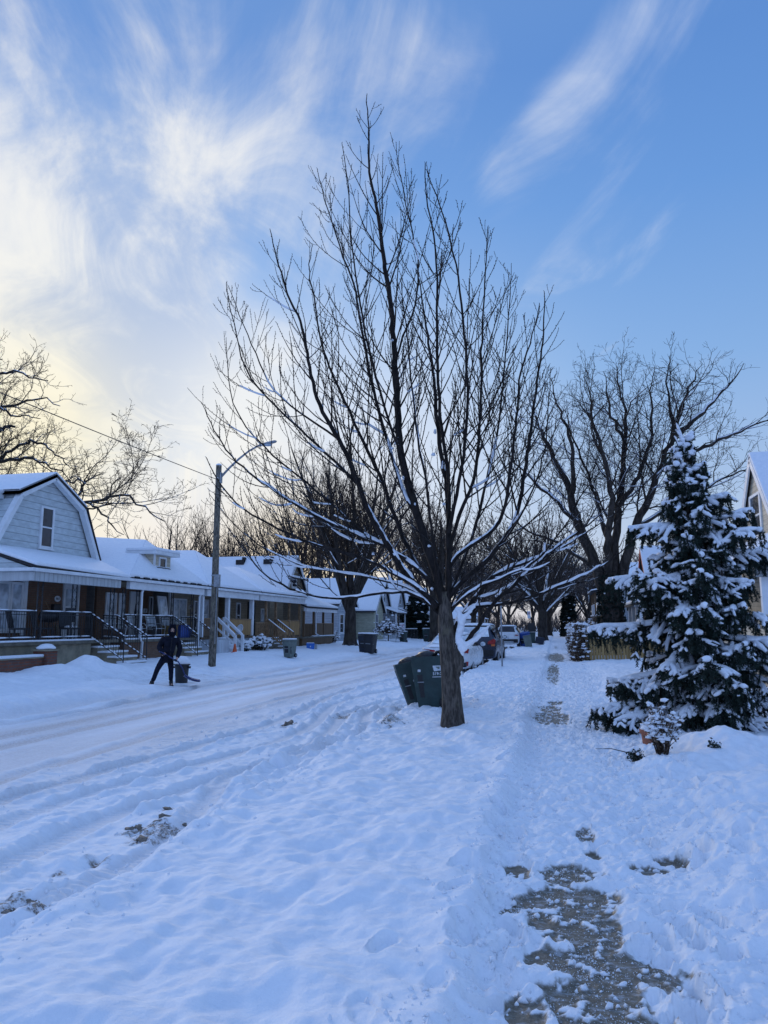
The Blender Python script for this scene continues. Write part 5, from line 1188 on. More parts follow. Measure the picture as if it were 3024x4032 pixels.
MB().box(-15.84, -15.68, 47.4, 54.5, 2.55, 2.76).build('fascia', 'white_paint', r5)
for y in (47.6, 49.7, 51.9, 54.3): post(r5, -15.95, y, .9, 2.56, .14, 'wood_dark')
MB().box(-17.9, -16.0, 47.5, 54.4, -.1, .8).build('porch_wall', 'wood_dark', r5); fl5 = MB().box(-17.95, -15.9, 47.4, 54.5, .803, .9).build('porch_floor', 'concrete_dark', r5); MB().box(-16.1, -15.85, 49.5, 54.5, .903, .97).build('snow', 'snow', fl5, .02, True)
MB().box(-16.0, -15.93, 49.75, 54.2, .95, 1.75).build('board_panel', 'wood_dark', r5); MB().box(-16.05, -15.88, 49.7, 54.25, 1.753, 1.8).build('cap_rail', 'wood_post', r5)
m = MB(); m.box(-16, -15.95, 47.65, 49.6, 1.7, 1.76)
for i in range(10): m.box(-16, -15.95, 47.75 + i * .2, 47.82 + i * .2, .95, 1.7)
m.build('railing', 'wood_dark', r5); downspout(r5, [(-15.65, 49.7, 2.7), (-15.8, 49.75, 2.4), (-15.8, 49.75, 1.1), (-15.6, 49.9, .95)])
# further houses on that side
r6 = gable_house('grey_sided_house', 'light grey lap-sided house with a brick chimney behind the big far-side tree', 1, -17.4, 11, 60.6, 66.2, .3, 3.5, 5.4, 'light_siding', wins=[(61.2, 62.4, 1.0, 2.6)])
MB().box(-23.3, -22.6, 61.6, 62.3, 4.4, 6.5).build('chimney', 'brick_dark', r6, .01)
r7 = gable_house('cream_house', 'small cream bungalow front showing just right of the far-side tree trunk', 1, -15.9, 8, 67.2, 71.0, .3, 3.1, 4.7, 'cream_siding', wins=[(67.9, 68.7, 1.1, 2.7)])
FAR = [('white_gabled_house', 'white steep-gabled house with narrow attic window behind the weeping shrub', -16.8, 73.0, 78.0, 3.3, 6.3, 'white_siding'), ('dark_stair_house', 'white gabled house with dark shutters and black porch stair', -16.6, 80.0, 85.4, 3.3, 6.4, 'light_siding'), ('pale_green_house', 'pale green gabled house partly hidden by the dark cedar', -16.8, 88.0, 93.5, 3.3, 6.0, 'cream_siding'), ('distant_house', 'white house beyond the dark cedar on the far side', -16.8, 97, 103, 3.4, 6.4, 'white_siding'), ('distant_house', 'grey house farthest along the far side of the street', -17, 110, 116, 3.4, 6.2, 'grey_siding'), ('distant_house', 'white bungalow end closing the far side of the road', -15, 150, 157, 3.0, 5.2, 'white_siding')]
for nm, lb, x, a, b, ze, zp, wl in FAR:
    ymid = (a + b) / 2; r_ = gable_house(nm, lb, 1, x, 10, a, b, .3, ze, zp, wl, wins=[(ymid - .4, ymid + .4, 3.9, 5.1), (a + .7, a + 1.7, 1.2, 2.8)])
    roof_planes(r_, [[(x + 1.9, a + .1, 2.85), (x + 1.9, b - .1, 2.85), (x + .01, b - .1, 3.5), (x + .01, a + .1, 3.5)]], .1, .13, 'porch_roof'); MB().box(x + .02, x + 1.7, a + .2, b - .2, -.1, .7).build('porch_wall', 'white_siding', r_)
    for yy in (a + .25, b - .25): post(r_, x + 1.7, yy, .7, 2.8, .12)
    if nm == 'dark_stair_house':
        m = MB(); m.beam((x + 1.7, ymid, 1.9), (x + 3.4, ymid, .9), .1, .22); m.beam((x + 1.7, ymid + 1.1, 1.9), (x + 3.4, ymid + 1.1, .9), .1, .22); m.box(x + 3.3, x + 3.45, ymid - .05, ymid + .05, 0, 1.0); m.build('stair_rail', 'ink_black', r_); door(r_, 1, x, ymid + .2, ymid + 1.0, .8, 2.8, 'ink_black')

# ---- houses on the near side --------------------------------------------------------------------------------------
rn = gable_house('beige_house', 'beige lap-sided steep-gabled house at the right edge behind the spruce', -1, 6.3, 11, 22.8, 28.15, .2, 3.95, 6.88, 'beige_siding', wins=[(25.0, 26.2, 4.35, 5.75)], snow=.16, over=.14)
roof_planes(rn, [[(4.7, 19.8, 3.25), (4.7, 28.3, 3.25), (6.29, 28.3, 4.2), (6.29, 19.8, 4.2)]], .12, .2, 'porch_roof', edge=.08); MB().slab([(4.75, 19.85, 3.12), (6.29, 19.85, 4.05), (6.29, 19.85, 2.8), (4.75, 19.85, 2.8)], (0, .08, 0)).build('porch_gable', 'grey_siding', rn)
MB().box(4.95, 6.29, 20.0, 28.1, 0, 1.9).build('porch_wall', 'beige_siding', rn)
for y in (20.1, 23.8, 28.0): post(rn, 5.0, y, 1.9, 3.1, .16)
NEAR = [('red_gabled_house', 'house with red-trimmed gable beyond the spruce, its roof heavy with snow', 6.0, 50.3, 56.2, 3.8, 6.75, 'brick_dark', 'red'), ('dark_porch_house', 'dark brick house with white porch posts seen left of the spruce', 6.2, 39.2, 45.4, 3.3, 5.6, 'brick_dark', 'white_paint'), ('cream_gabled_house', 'cream gabled house right of the big tree trunk', 6.4, 63.5, 69.4, 3.2, 5.6, 'cream_siding', 'white_paint')]
for nm, lb, x, a, b, ze, zp, wl, rk in NEAR:
    r_ = gable_house(nm, lb, -1, x, 10, a, b, .2, ze, zp, wl, wins=[((a + b) / 2 - .5, (a + b) / 2 + .5, 4.1, 5.3)], gable='cream_siding' if nm[0] != 'd' else wl, rake=rk)
    roof_planes(r_, [[(x - 2.3, a - .1, 2.75), (x - 2.3, b + .1, 2.75), (x - .01, b + .1, 3.5), (x - .01, a - .1, 3.5)]], .12, .15, 'porch_roof'); MB().box(x - 2.1, x - .02, a + .1, b - .1, 0, 1.0).build('porch_wall', wl, r_)
    for q in range(4): post(r_, x - 2.05, a + .2 + (b - a - .4) * q / 3, 1.0, 2.7, .16)
rb = gable_house('balcony_house', 'tall pale house with a railed upper balcony left of the big tree trunk', -1, 5.6, 9, 72, 79, .2, 5.2, 7.4, 'light_siding', wins=[(74.5, 76, 3.2, 4.6)])
MB().box(3.6, 5.58, 72.1, 78.9, 0, 2.5).build('porch_wall', 'brick_dark', rb); MB().box(3.5, 5.59, 72, 79, 2.503, 2.62).build('porch_floor', 'white_paint', rb)
roof_planes(rb, [[(3.3, 71.8, 4.75), (3.3, 79.2, 4.75), (5.58, 79.2, 5.15), (5.58, 71.8, 5.15)]], .15, .12, 'porch_roof')
for y in (72.2, 75.5, 78.8): post(rb, 3.65, y, 2.62, 4.65, .14, 'wood_dark')
m = MB(); m.box(3.6, 3.66, 72.2, 78.8, 3.5, 3.58); m.box(3.6, 5.5, 72.16, 72.22, 3.5, 3.58)
for i in range(40): m.box(3.61, 3.65, 72.3 + i * .165, 72.34 + i * .165, 2.65, 3.5)
m.build('railing', 'white_paint', rb)
for i, (x, a, b, zp) in enumerate([(6.2, 84, 90, 5.6), (6.0, 96, 103, 5.8), (6.4, 112, 119, 5.8)]):
    gable_house('far_near_side_house', ['pale house with snowy roof beyond the balcony house', 'low white house farther along the near side', 'farthest white house on the near side of the street'][i], -1, x, 9, a, b, .2, 3.2, zp, ['white_siding', 'light_siding', 'white_siding'][i], wins=[((a + b) / 2 - .5, (a + b) / 2 + .5, 3.7, 4.7)])

# ---------------------------------------------------------------- spruce, hedge, shrubs
def spruce():
    rng = random.Random(14); bx, by = 2.15, 12.9; b0 = gz(bx, by); H = 4.62
    root = thing('spruce_tree', 'dark spruce loaded with fingers of snow, right of the sidewalk before the fence', 'tree', (bx, by, b0), world=True)
    T, Br, Sn = Wood(), Wood(), Wood(); nV, nF = [], []; lumps = MB()
    tp = [(bx + rng.gauss(0, .012), by + rng.gauss(0, .012), b0 - .1 + (H - .1) * i / 15) for i in range(16)]; T.add(tp, [.105 * (1 - i / 15.5) + .008 for i in range(16)])
    def needles(p, q, per, ln):
        d = v_norm(v_add(q, p, -1)); L = v_len(v_add(q, p, -1)); k = max(2, int(L * per))
        for _ in range(k):
            t_ = rng.random(); c = v_add(p, v_add(q, p, -1), t_); dv = side_dir(d, rng.uniform(.55, 1.15), rng.uniform(0, 6.28)); l = ln * rng.uniform(.7, 1.3)
            w_ = v_norm(v_cross(dv, (rng.gauss(0, 1), rng.gauss(0, 1), rng.gauss(0, 1)))); e = v_add(c, dv, l); kk = len(nV); h = .0055
            nV.extend([v_add(c, w_, h), v_add(c, w_, -h), v_add(e, w_, -h * .5), v_add(e, w_, h * .5)]); nF.append((kk, kk + 1, kk + 2, kk + 3))
    def finger(pts, r, z=0.012):
        n = len(pts); Sn.add([v_add(p, (rng.gauss(0, .004), rng.gauss(0, .004), r * .55 + z)) for p in pts], [max(.006, r * math.sin(math.pi * (0.10 + 0.84 * i / (n - 1))) ** .45 * rng.uniform(.82, 1.18)) for i in range(n)])
    z = .10; az = rng.uniform(0, 6)
    SET = [(2325, 2480, -.1, .30), (2395, 2290, .1, .22), (2430, 2690, -.2, .46), (2330, 2800, -.25, .50), (2420, 2850, -.6, .55), (2480, 2085, 0, .10), (2560, 2300, -.5, .28), (2620, 1985, -.1, .0), (2570, 2200, .2, .12), (2870, 1950, 0, -.12), (2965, 2010, .1, -.18), (2985, 2090, -.1, .0), (3030, 2180, .2, .12), (2810, 2430, -.9, .34), (2680, 2420, -1.0, .34), (2960, 2300, -.4, .22), (3020, 2430, -.3, .30), (2620, 2640, -.9, .45), (2800, 2750, -.9, .55), (2700, 2820, -.9, .55), (2950, 2640, -.5, .45), (3060, 2700, -.2, .5), (2780, 1830, -.1, -.12), (2640, 1850, 0, -.05), (2560, 2720, -.7, .5), (2900, 2850, -.6, .5)]
    queue = []
    for px_, py_, dy_, dr_ in SET: queue.append(at_y(px_, py_, by + dy_) - np.array([bx, by, b0]) - 0.0)
    qi = 0
    while z < H - .12 or qi < len(queue):
        fixed = qi < len(queue); rel = (max(.06, (queue[qi][2] + SET[qi][3]) / H)) if fixed else z / H
        az += 2.399 + rng.gauss(0, .35)
        ln = float(np.interp(rel, [0, .07, .2, .34, .48, .62, .75, .88, 1], [1.35, 1.55, 1.60, 1.45, 1.0, .66, .48, .28, .12])) * rng.uniform(.55, 1.0)
        if math.cos(az) < -.25 and .16 < rel < .36: ln *= .62
        if math.cos(az) > .3 and .42 < rel < .78: ln *= 1.28
        if math.cos(az) < -.3 and .50 < rel < .72: ln *= .78
        el0 = .95 * rel ** 1.2 - .02 + rng.gauss(0, .14); d = (math.cos(az) * math.cos(el0), math.sin(az) * math.cos(el0), math.sin(el0))
        pts = shoot(rng, (bx, by, b0 + z), d, ln, 9, .0, .035, sag=.62 * (1 - rel) + .12)
        pts = [(p[0], p[1], p[2] + (.26 + .1 * rel) * ln * (i / 8) ** 3) for i, p in enumerate(pts)]          # tips lift
        if fixed:
            tipv = queue[qi]; zs = max(.12, tipv[2] + SET[qi][3]); ln = math.hypot(tipv[0], tipv[1]) + .05
            pts = [(bx + tipv[0] * u + rng.gauss(0, .012), by + tipv[1] * u + rng.gauss(0, .012), b0 + zs + (tipv[2] - zs) * u - .10 * ln * math.sin(math.pi * min(1, u * 1.1)) * (1 - rel)) for u in [i / 8 for i in range(9)]]
            qi += 1
        if min(p[2] for p in pts) < b0 + .05: pts = [(p[0], p[1], max(p[2], gz(p[0], p[1]) + .06)) for p in pts]
        Br.add(pts, [.024 * (1 - i / 9) * (.5 + .5 * ln) + .005 for i in range(9)])
        for i in range(2, 8): needles(pts[i], pts[i + 1], 300, .034)
        if rng.random() < .93: finger(pts[2:], .032 + .016 * ln)
        t_ = .16; sgn = 1
        while t_ < 1.0:
            p, tan = along(pts, min(t_, .999)); sgn = -sgn; L2 = (.46 * ln * (1 - t_) ** .8 + .10) * rng.uniform(.7, 1.2)
            hor = v_norm(v_cross(tan, (0, 0, 1))); a = rng.uniform(.7, 1.05); dv = v_norm((tan[0] * math.cos(a) + hor[0] * sgn * math.sin(a), tan[1] * math.cos(a) + hor[1] * sgn * math.sin(a), tan[2] * math.cos(a) - rng.uniform(.0, .55)))
            q = shoot(rng, p, dv, L2, 6, -.02, .06, sag=rng.uniform(.1, .7))
            Br.add(q, [.009, .008, .007, .006, .005, .004])
            for i in range(5): needles(q[i], q[i + 1], 380, .036)
            if rng.random() < (.95 if fixed else .78): finger(q if rng.random() < .6 else q[:4 + rng.randint(0, 1)], rng.uniform(.030, .052))
            if L2 > .2:
                for k in range(rng.randint(2, 5)):
                    pp, tt = along(q, rng.uniform(.25, .9)); h2 = v_norm(v_cross(tt, (0, 0, 1))); s2 = rng.choice((-1, 1)); dv2 = v_norm((tt[0] * .7 + h2[0] * s2 * .7, tt[1] * .7 + h2[1] * s2 * .7, tt[2] * .7 - rng.uniform(-.1, .5))); q2 = shoot(rng, pp, dv2, rng.uniform(.08, .17), 4, 0, .05)
                    Br.add(q2, [.005, .0045, .004, .003])
                    for i in range(3): needles(q2[i], q2[i + 1], 380, .034)
                    if rng.random() < (.9 if fixed else .65): finger(q2, rng.uniform(.018, .034))
            for k in range(rng.randint(3, 6) if rel < .85 else 2):          # hanging sprays under the bough
                pp, tt = along(q, rng.uniform(.1, .95)); q3 = shoot(rng, pp, v_norm((rng.gauss(0, .25), rng.gauss(0, .25), -1)), rng.uniform(.08, .30), 4, 0, .06)
                Br.add(q3, [.004, .004, .0035, .003])
                for i in range(3): needles(q3[i], q3[i + 1], 300, .038)
                if rng.random() < .07: lumps.blob(v_add(q3[2], (0, 0, .01)), (.016, .016, .013), rng, .2, 1)
            t_ += rng.uniform(.055, .10) / max(.5, ln)
        if rng.random() < .8:
            c = along(pts, rng.uniform(.5, .85))[0]; lumps.blob(v_add(c, (0, 0, .035)), (.11 * rng.uniform(.7, 1.3), .11 * rng.uniform(.7, 1.3), .042), rng, .25, 2)
        if not fixed: z += rng.uniform(.036, .064) * (1.0 + 1.1 * rel * rel)
    tipz = b0 + H
    for k in range(4):
        q = shoot(rng, (bx, by, tipz - .45 + .1 * k), v_norm((rng.gauss(0, .5), rng.gauss(0, .5), 1)), .3, 5, .2, .05); Br.add(q, [.008, .007, .006, .005, .004]); finger(q, .022)
        for i in range(4): needles(q[i], q[i + 1], 300, .03)
    for _ in range(26):                                                     # dry cones hanging from the upper boughs
        a = rng.uniform(0, 6.28); zz = rng.uniform(2.4, 4.4); rr = (1.25 * (1 - zz / H) + .12) * rng.uniform(.4, .8); c = (bx + rr * math.cos(a), by + rr * math.sin(a), b0 + zz - .1); T.add([c, v_add(c, (0, 0, -.03)), v_add(c, (0, 0, -.08)), v_add(c, (0, 0, -.11))], [.006, .017, .016, .004])
    T.build('trunk', 'bark_far', root, 9); Br.build('branches', 'twig', root, 4); np_mesh('foliage', np.array(nV), np.array(nF), 'needle', root, False)
    V1, F1 = Sn.arrays(8); lumps.v = [tuple(v) for v in V1] + lumps.v; lumps.f = [tuple(f) for f in F1] + [tuple(i + len(V1) for i in f) for f in lumps.f]
    lumps.build('snow', 'snow', root, smooth=True)['kind'] = 'stuff'
spruce()

def shrub(name, label, cx, cy, h, rx, ry, seed, stems=40, leaves=900, snow=60, leaf=(.02, .045), leafmat='dead_leaf', cat='shrub', weep=0.0, snow_r=(.03, .07), group=None, fill=1.0):
    rng = random.Random(seed); z0 = gz(cx, cy) - .03; root = thing(name, label, cat, (cx, cy, z0), group=group, world=True)
    W, V, Fq, S = Wood(), [], [], MB(); tips = []
    for i in range(stems):
        a = rng.uniform(0, 6.28); rr = math.sqrt(rng.random()); ex, ey = cx + rx * rr * math.cos(a), cy + ry * rr * math.sin(a); top = h * (1 - .45 * rr * rr) * rng.uniform(.75, 1.05)
        bx, by = cx + (ex - cx) * .35, cy + (ey - cy) * .35; zb = z0 if not weep else z0 + h * .3
        mid = ((bx + ex) / 2, (by + ey) / 2, z0 + top * .75); pts, _ = resample([(bx, by, zb), mid, (ex, ey, z0 + top)] + ([(ex + (ex - cx) * .3, ey + (ey - cy) * .3, z0 + top - weep * rng.uniform(.5, 1))] if weep else []), 8)
        r = .004 + .0035 * h; W.add(pts, [r * (1 - .6 * k / 7) for k in range(8)]); tips.append(pts)
        for k in range(4):
            p, tn = along(pts, rng.uniform(.3, .95)); q = shoot(rng, p, side_dir(tn, .7, rng.uniform(0, 6.28)), h * rng.uniform(.12, .3), 4, .2 if not weep else -.6, .08); W.add(q, [r * .6, r * .5, r * .4, r * .3]); tips.append(q)
    for _ in range(leaves): p = along(rng.choice(tips), rng.uniform(.15, 1))[0]; leaf_quad(rng, V, Fq, v_add(p, (rng.gauss(0, .02), rng.gauss(0, .02), rng.gauss(0, .02))), rng.uniform(*leaf))
    for _ in range(snow): p = along(rng.choice(tips), rng.uniform(.35, 1))[0]; r = rng.uniform(*snow_r); S.blob(v_add(p, (0, 0, r * .3)), (r * rng.uniform(.8, 1.6), r * rng.uniform(.8, 1.6), r * .6), rng, .25, 1 if r < .05 else 2)
    if weep: W.add(resample([(cx, cy, z0 - .1), (cx + .03, cy, z0 + h * .35), (cx, cy, z0 + h * .7)], 8)[0], [.05, .045, .04, .04, .035, .03, .025, .02])
    W.build('stems', 'twig_brown', root, 4)
    if leaves: np_mesh('foliage', np.array(V), np.array(Fq), leafmat, root, False)
    if snow: S.build('snow', 'snow', root, smooth=True)['kind'] = 'stuff'
    return root
def hedge(name, label, x0, x1, y0, y1, h, seed, n=9000, ns=520, lf=(.03, .06), sr=(.04, .10)):
    rng = random.Random(seed); root = thing(name, label, 'hedge', ((x0 + x1) / 2, (y0 + y1) / 2, gz((x0 + x1) / 2, (y0 + y1) / 2)), world=True); V, Fq, S, W = [], [], MB(), Wood(); z0 = root.location.z
    def pt(bias):
        y = y0 + (y1 - y0) * rng.random() ** 1.5; u = rng.uniform(-1, 1); zt = rng.random() ** .8; hw = (x1 - x0) / 2 * (1 - .25 * zt * zt) * (1 + .16 * math.sin(y * 2.1) + .1 * math.sin(y * 5.3)); hh = h * (1 + .10 * math.sin(y * 1.3 + 1) + .06 * math.sin(y * 4.1)); x = (x0 + x1) / 2 + hw * u
        return (x, y, z0 + hh * zt)
    for _ in range(n): p = pt(0); leaf_quad(rng, V, Fq, p, rng.uniform(*lf))
    for _ in range(n // 9): p = pt(0); q = shoot(rng, (p[0], p[1], p[2] - .15), v_norm((rng.gauss(0, .5), rng.gauss(0, .5), .8)), rng.uniform(.2, .5), 4, .1, .12); W.add(q, [.008, .007, .006, .004])
    for _ in range(ns):
        p = pt(0)
        if rng.random() < .5: p = (p[0], p[1], z0 + h * rng.uniform(.75, 1.05))
        r = rng.uniform(*sr); S.blob(p, (r * rng.uniform(.8, 1.7), r * rng.uniform(.8, 1.7), r * .55), rng, .28, 1)
    W.build('stems', 'twig_brown', root, 4); np_mesh('foliage', np.array(V), np.array(Fq), 'dead_leaf', root, False); S.build('snow', 'snow', root, smooth=True)['kind'] = 'stuff'
    return root
hedge('hedge', 'tall ragged brown hedge flecked with snow at the left end of the picket fence', .72, 1.48, 35.6, 46, 1.65, 3, 11000, 1000)
hedge('hedge', 'low snow-topped hedge farther down the walk past the big tree', .9, 2.4, 52, 66, 1.5, 5, 5000, 300, (.06, .1), (.08, .18))
hedge('hedge', 'bushy hedge under the big tree trunk behind the picket fence', 1.9, 3.6, 43.5, 47, 1.9, 8, 3800, 130, (.05, .09), (.06, .12))
shrub('small_shrub', 'small snow-covered leafy shrub beside the terracotta pot in front of the spruce', 1.21, 9.95, .60, .20, .20, 6, 46, 900, 260, (.010, .022), snow_r=(.014, .040))
shrub('creeping_evergreen', 'low dark evergreen sprig half buried left of the snow-covered shrub', .90, 9.90, .16, .14, .1, 7, 14, 420, 16, (.010, .022), 'needle', snow_r=(.012, .03))
shrub('dry_bush', 'clump of dry bare stems poking from the snow left of the spruce foot', .98, 12.6, .34, .28, .2, 8, 42, 30, 14, (.01, .02), snow_r=(.01, .025))
shrub('dead_stalks', 'short dead flower stalks capped with snow at the right edge behind the snow mound', 2.95, 11.2, .22, .18, .12, 9, 9, 12, 14, (.01, .018), snow_r=(.018, .035))
shrub('buried_plant', 'dark sprig almost buried in the snow right of the shrub', 1.78, 9.85, .11, .08, .06, 10, 9, 160, 6, (.012, .022), 'needle', snow_r=(.01, .025))
shrub('foundation_shrub', 'dense snowy shrubs between the white stair and the timber stair', -15.35, 38.6, .85, .45, 1.5, 11, 70, 1500, 210, (.03, .06), 'needle_dark', snow_r=(.05, .11))
shrub('foundation_shrub', 'small snowy bush beside the white stair foot', -15.2, 36.3, .6, .35, .6, 12, 36, 600, 90, (.03, .055), 'needle_dark', snow_r=(.05, .10))
shrub('foundation_shrub', 'twiggy snow-dusted bush at the end of the dark board porch', -16.6, 56.6, 1.0, .5, .9, 13, 50, 500, 90, (.03, .06), snow_r=(.05, .10))
shrub('weeping_shrub', 'small weeping tree with drooping snow-coated twigs in front of the cream bungalow', -14.2, 65.5, 2.3, 1.15, 1.1, 14, 110, 300, 210, (.02, .04), weep=.9, snow_r=(.05, .11), cat='tree')
def conifer(name, label, cx, cy, h, r, seed, n=5000, snow=60, col='needle_dark', pw=.7, lf=(.10, .22)):
    rng = random.Random(seed); z0 = gz(cx, cy) - .05; root = thing(name, label, 'tree', (cx, cy, z0), world=True); V, Fq, S = [], [], MB()
    for _ in range(n):
        t_ = rng.random() ** 1.3; a = rng.uniform(0, 6.28); rad = r * (1 - t_) ** pw * (1 + .18 * math.sin(a * 3 + t_ * 9) + .12 * math.sin(t_ * 31)) * rng.uniform(.55, 1.05) ; leaf_quad(rng, V, Fq, (cx + rad * math.cos(a), cy + rad * math.sin(a), z0 + .2 + (h - .2) * t_), rng.uniform(*lf), 0, 1.6)
    for _ in range(snow):
        t_ = rng.random(); a = rng.uniform(0, 6.28); rad = r * (1 - t_) ** pw * .98; q = rng.uniform(.08, .2); S.blob((cx + rad * math.cos(a), cy + rad * math.sin(a), z0 + .2 + (h - .2) * t_), (q * 1.4, q * 1.4, q * .5), rng, .25, 1)
    MB().cyl((cx, cy, z0 - .1), (cx, cy, z0 + h * .8), .14, .04).build('trunk', 'bark_far', root); np_mesh('foliage', np.array(V), np.array(Fq), col, root, False); S.build('snow', 'snow', root, smooth=True)['kind'] = 'stuff'
conifer('cedar_tree', 'broad dark cedar with patches of snow beside the black-stair house', -14.4, 80.5, 4.9, 1.7, 3, 7000, 60, pw=.45)
conifer('cypress_tree', 'slender dark conifer, left one of the pair far along the near side', float(at_y(2226, 2400, 112)[0]), 112, 5.6, .75, 4, 2200, 24, pw=.5, lf=(.15, .3))
conifer('cypress_tree', 'slender dark conifer, right and taller one of the pair far along the near side', float(at_y(2248, 2400, 110)[0]), 110, 6.3, .85, 5, 2400, 26, pw=.5, lf=(.15, .3))
shrub('distant_bush', 'round snowy bush beyond the dark van on the far side', -8.9 - 2.4, 88, 1.6, 1.2, 1.2, 15, 50, 500, 120, (.07, .12), snow_r=(.1, .22))

# ---------------------------------------------------------------- fence, wall, lamp, signs
def picket_fence():
    a = Vector((1.45, 35.73, 0)); b = Vector((5.3, 38.3, 0)); z0 = gz(1.45, 35.7); root = thing('picket_fence', 'low yellowish pine picket fence with snow on its rail beside the hedge', 'fence', (a.x, a.y, z0), world=True)
    L = (b - a).length; u = (b - a).normalized(); n = Vector((u.y, -u.x, 0)); k = int(L / .165); rng = random.Random(4)
    for i in range(k):
        p = a + u * (.10 + i * .165); w_ = .135; zz = z0 + .04 + rng.gauss(0, .008); h = .95 + rng.gauss(0, .006)
        q = lambda s_, d, z: p + u * (s_ * w_ / 2) + n * d + Vector((0, 0, z))
        MB().hexa([q(-1, 0, zz), q(1, 0, zz), q(1, .02, zz), q(-1, .02, zz)], [q(-1, 0, zz + h), q(1, 0, zz + h), q(1, .02, zz + h), q(-1, .02, zz + h)]).build('picket', 'wood_fence', root, .006)
    for z in (.28, .86):
        r = MB().beam(a - n * .025 + Vector((0, 0, z0 + z)), b - n * .025 + Vector((0, 0, z0 + z)), .04, .09).build('rail', 'wood_fence', root)
    for t_ in (0, .5, 1): p = a + u * (L * t_) - n * .09 - u * .05; MB().box(p.x - .05, p.x + .05, p.y - .05, p.y + .05, z0 - .2, z0 + 1.12).build('post', 'wood_fence', root, .01); MB().box(p.x - .06, p.x + .06, p.y - .06, p.y + .06, z0 + 1.123, z0 + 1.17).build('snow', 'snow', root, .02, True)
    sn = MB(); t_ = .05
    while t_ < L - .2: l = rng.uniform(.15, .5); P = [a + u * (t_ + l * j / 4) + n * .006 + Vector((0, 0, z0 + 1.0)) for j in range(5)]; sn.tube(P, [.008, .024, .028, .024, .008], 6); t_ += l + rng.uniform(.02, .15)
    sn.build('snow', 'snow', root, smooth=True)['kind'] = 'stuff'
picket_fence()
def brick_wall():
    z = .15; root = thing('garden_wall', 'low red brick garden wall ending in a snow-capped pillar at the left edge', 'wall', (-15.3, 20.9, z), world=True)
    MB().box(-15.5, -15.25, 14.5, 20.72, -.1, .66).build('wall', 'brick_red', root, .01); MB().box(-15.54, -15.21, 14.5, 20.7, .663, .70).build('coping', 'concrete', root, .01); MB().box(-15.54, -15.20, 14.5, 20.7, .703, .78).build('snow', 'snow', root, .03, True, 3)
    MB().box(-15.62, -15.12, 20.722, 21.22, -.1, .86).build('pillar', 'brick_red', root, .01); MB().box(-15.66, -15.08, 20.68, 21.26, .863, .91).build('cap', 'concrete', root, .01)
    m = MB().blob((-15.37, 20.97, .97), (.30, .30, .10), random.Random(4), .1, 3); m.build('snow', 'snow', root, smooth=True)
brick_wall()
def lamp():
    x, y = -11.91, 25.43; z = gz(x, y); root = thing('street_lamp', 'weathered wooden street lamp pole with curved grey arm between the snowy lawns', 'street lamp', (x, y, z), world=True)
    MB().tube([(x, y, z - .2), (x + .03, y, z + 2), (x + .01, y, 4.5), (x + .02, y, 7.46)], [.138, .130, .118, .104], 14).build('pole', 'pole_wood', root, smooth=True)
    MB().lathe([(.110, 7.463), (.10, 7.51), (.04, 7.54)], (x + .02, y, 0), 12).build('snow', 'snow', root, smooth=True)
    P = [(x + .12, y - .02, 7.02), (x + .45, y - .05, 7.34), (x + .85, y - .1, 7.66), (x + 1.25, y - .15, 7.92), (x + 1.62, y - .2, 8.08)]
    MB().tube(P, [.045, .042, .04, .036, .034], 8).build('arm', 'lamp_grey', root, smooth=True); MB().box(x + .1, x + .16, y - .08, y + .05, 6.8, 7.2).build('bracket', 'galv', root, .01)
    h = Vector(P[-1]); d = Vector((.97, -.1, .16)).normalized(); m = MB().tube([h - d * .05, h + d * .12, h + d * .4, h + d * .68, h + d * .74], [.045, .085, .105, .09, .04], 10, True, .55); m.build('lamp_head', 'lamp_grey', root, smooth=True)
    c = h + d * .4 - Vector((0, 0, .06)); MB().blob(c, (.18, .09, .05), random.Random(1), .03, 2).build('lens', 'frost', root, smooth=True)
    MB().box(x + .06, x + .26, y - .2, y - .06, 3.0, 3.45).build('meter_box', 'galv', root, .01); MB().tube([(x + .16, y - .13, 3.0), (x + .15, y - .14, 1.0)], .014, 6).build('conduit', 'galv', root)
    for zz in (3.05, 3.4): MB().lathe([(.126, zz), (.129, zz + .01), (.129, zz + .04), (.125, zz + .05)], (x + .01, y, 0), 14).build('band', 'galv', root)
    MB().blob((x + .3, y - .12, 6.55), (.05, .05, .06), random.Random(2), .1, 1).build('insulator', 'frost', root, smooth=True); MB().tube([(x + .1, y - .06, 6.8), (x + .2, y - .1, 6.62), (x + .3, y - .12, 6.6)], .012, 5).build('hook', 'iron', root)
    w_ = MB(); N = 24; P = []
    for i in range(N + 1): t_ = i / N; yy = 25.3 - 27.5 * t_; P.append((-11.9 - .1 * t_, yy, 6.93 - .0 * t_ - 1.0 * t_ * (1 - t_) * .55))
    tag(w_.tube(P, .013, 5).build('overhead_cable', 'wire'), 'thin dark cable strung from the lamp pole out to the left', 'cable')
lamp()
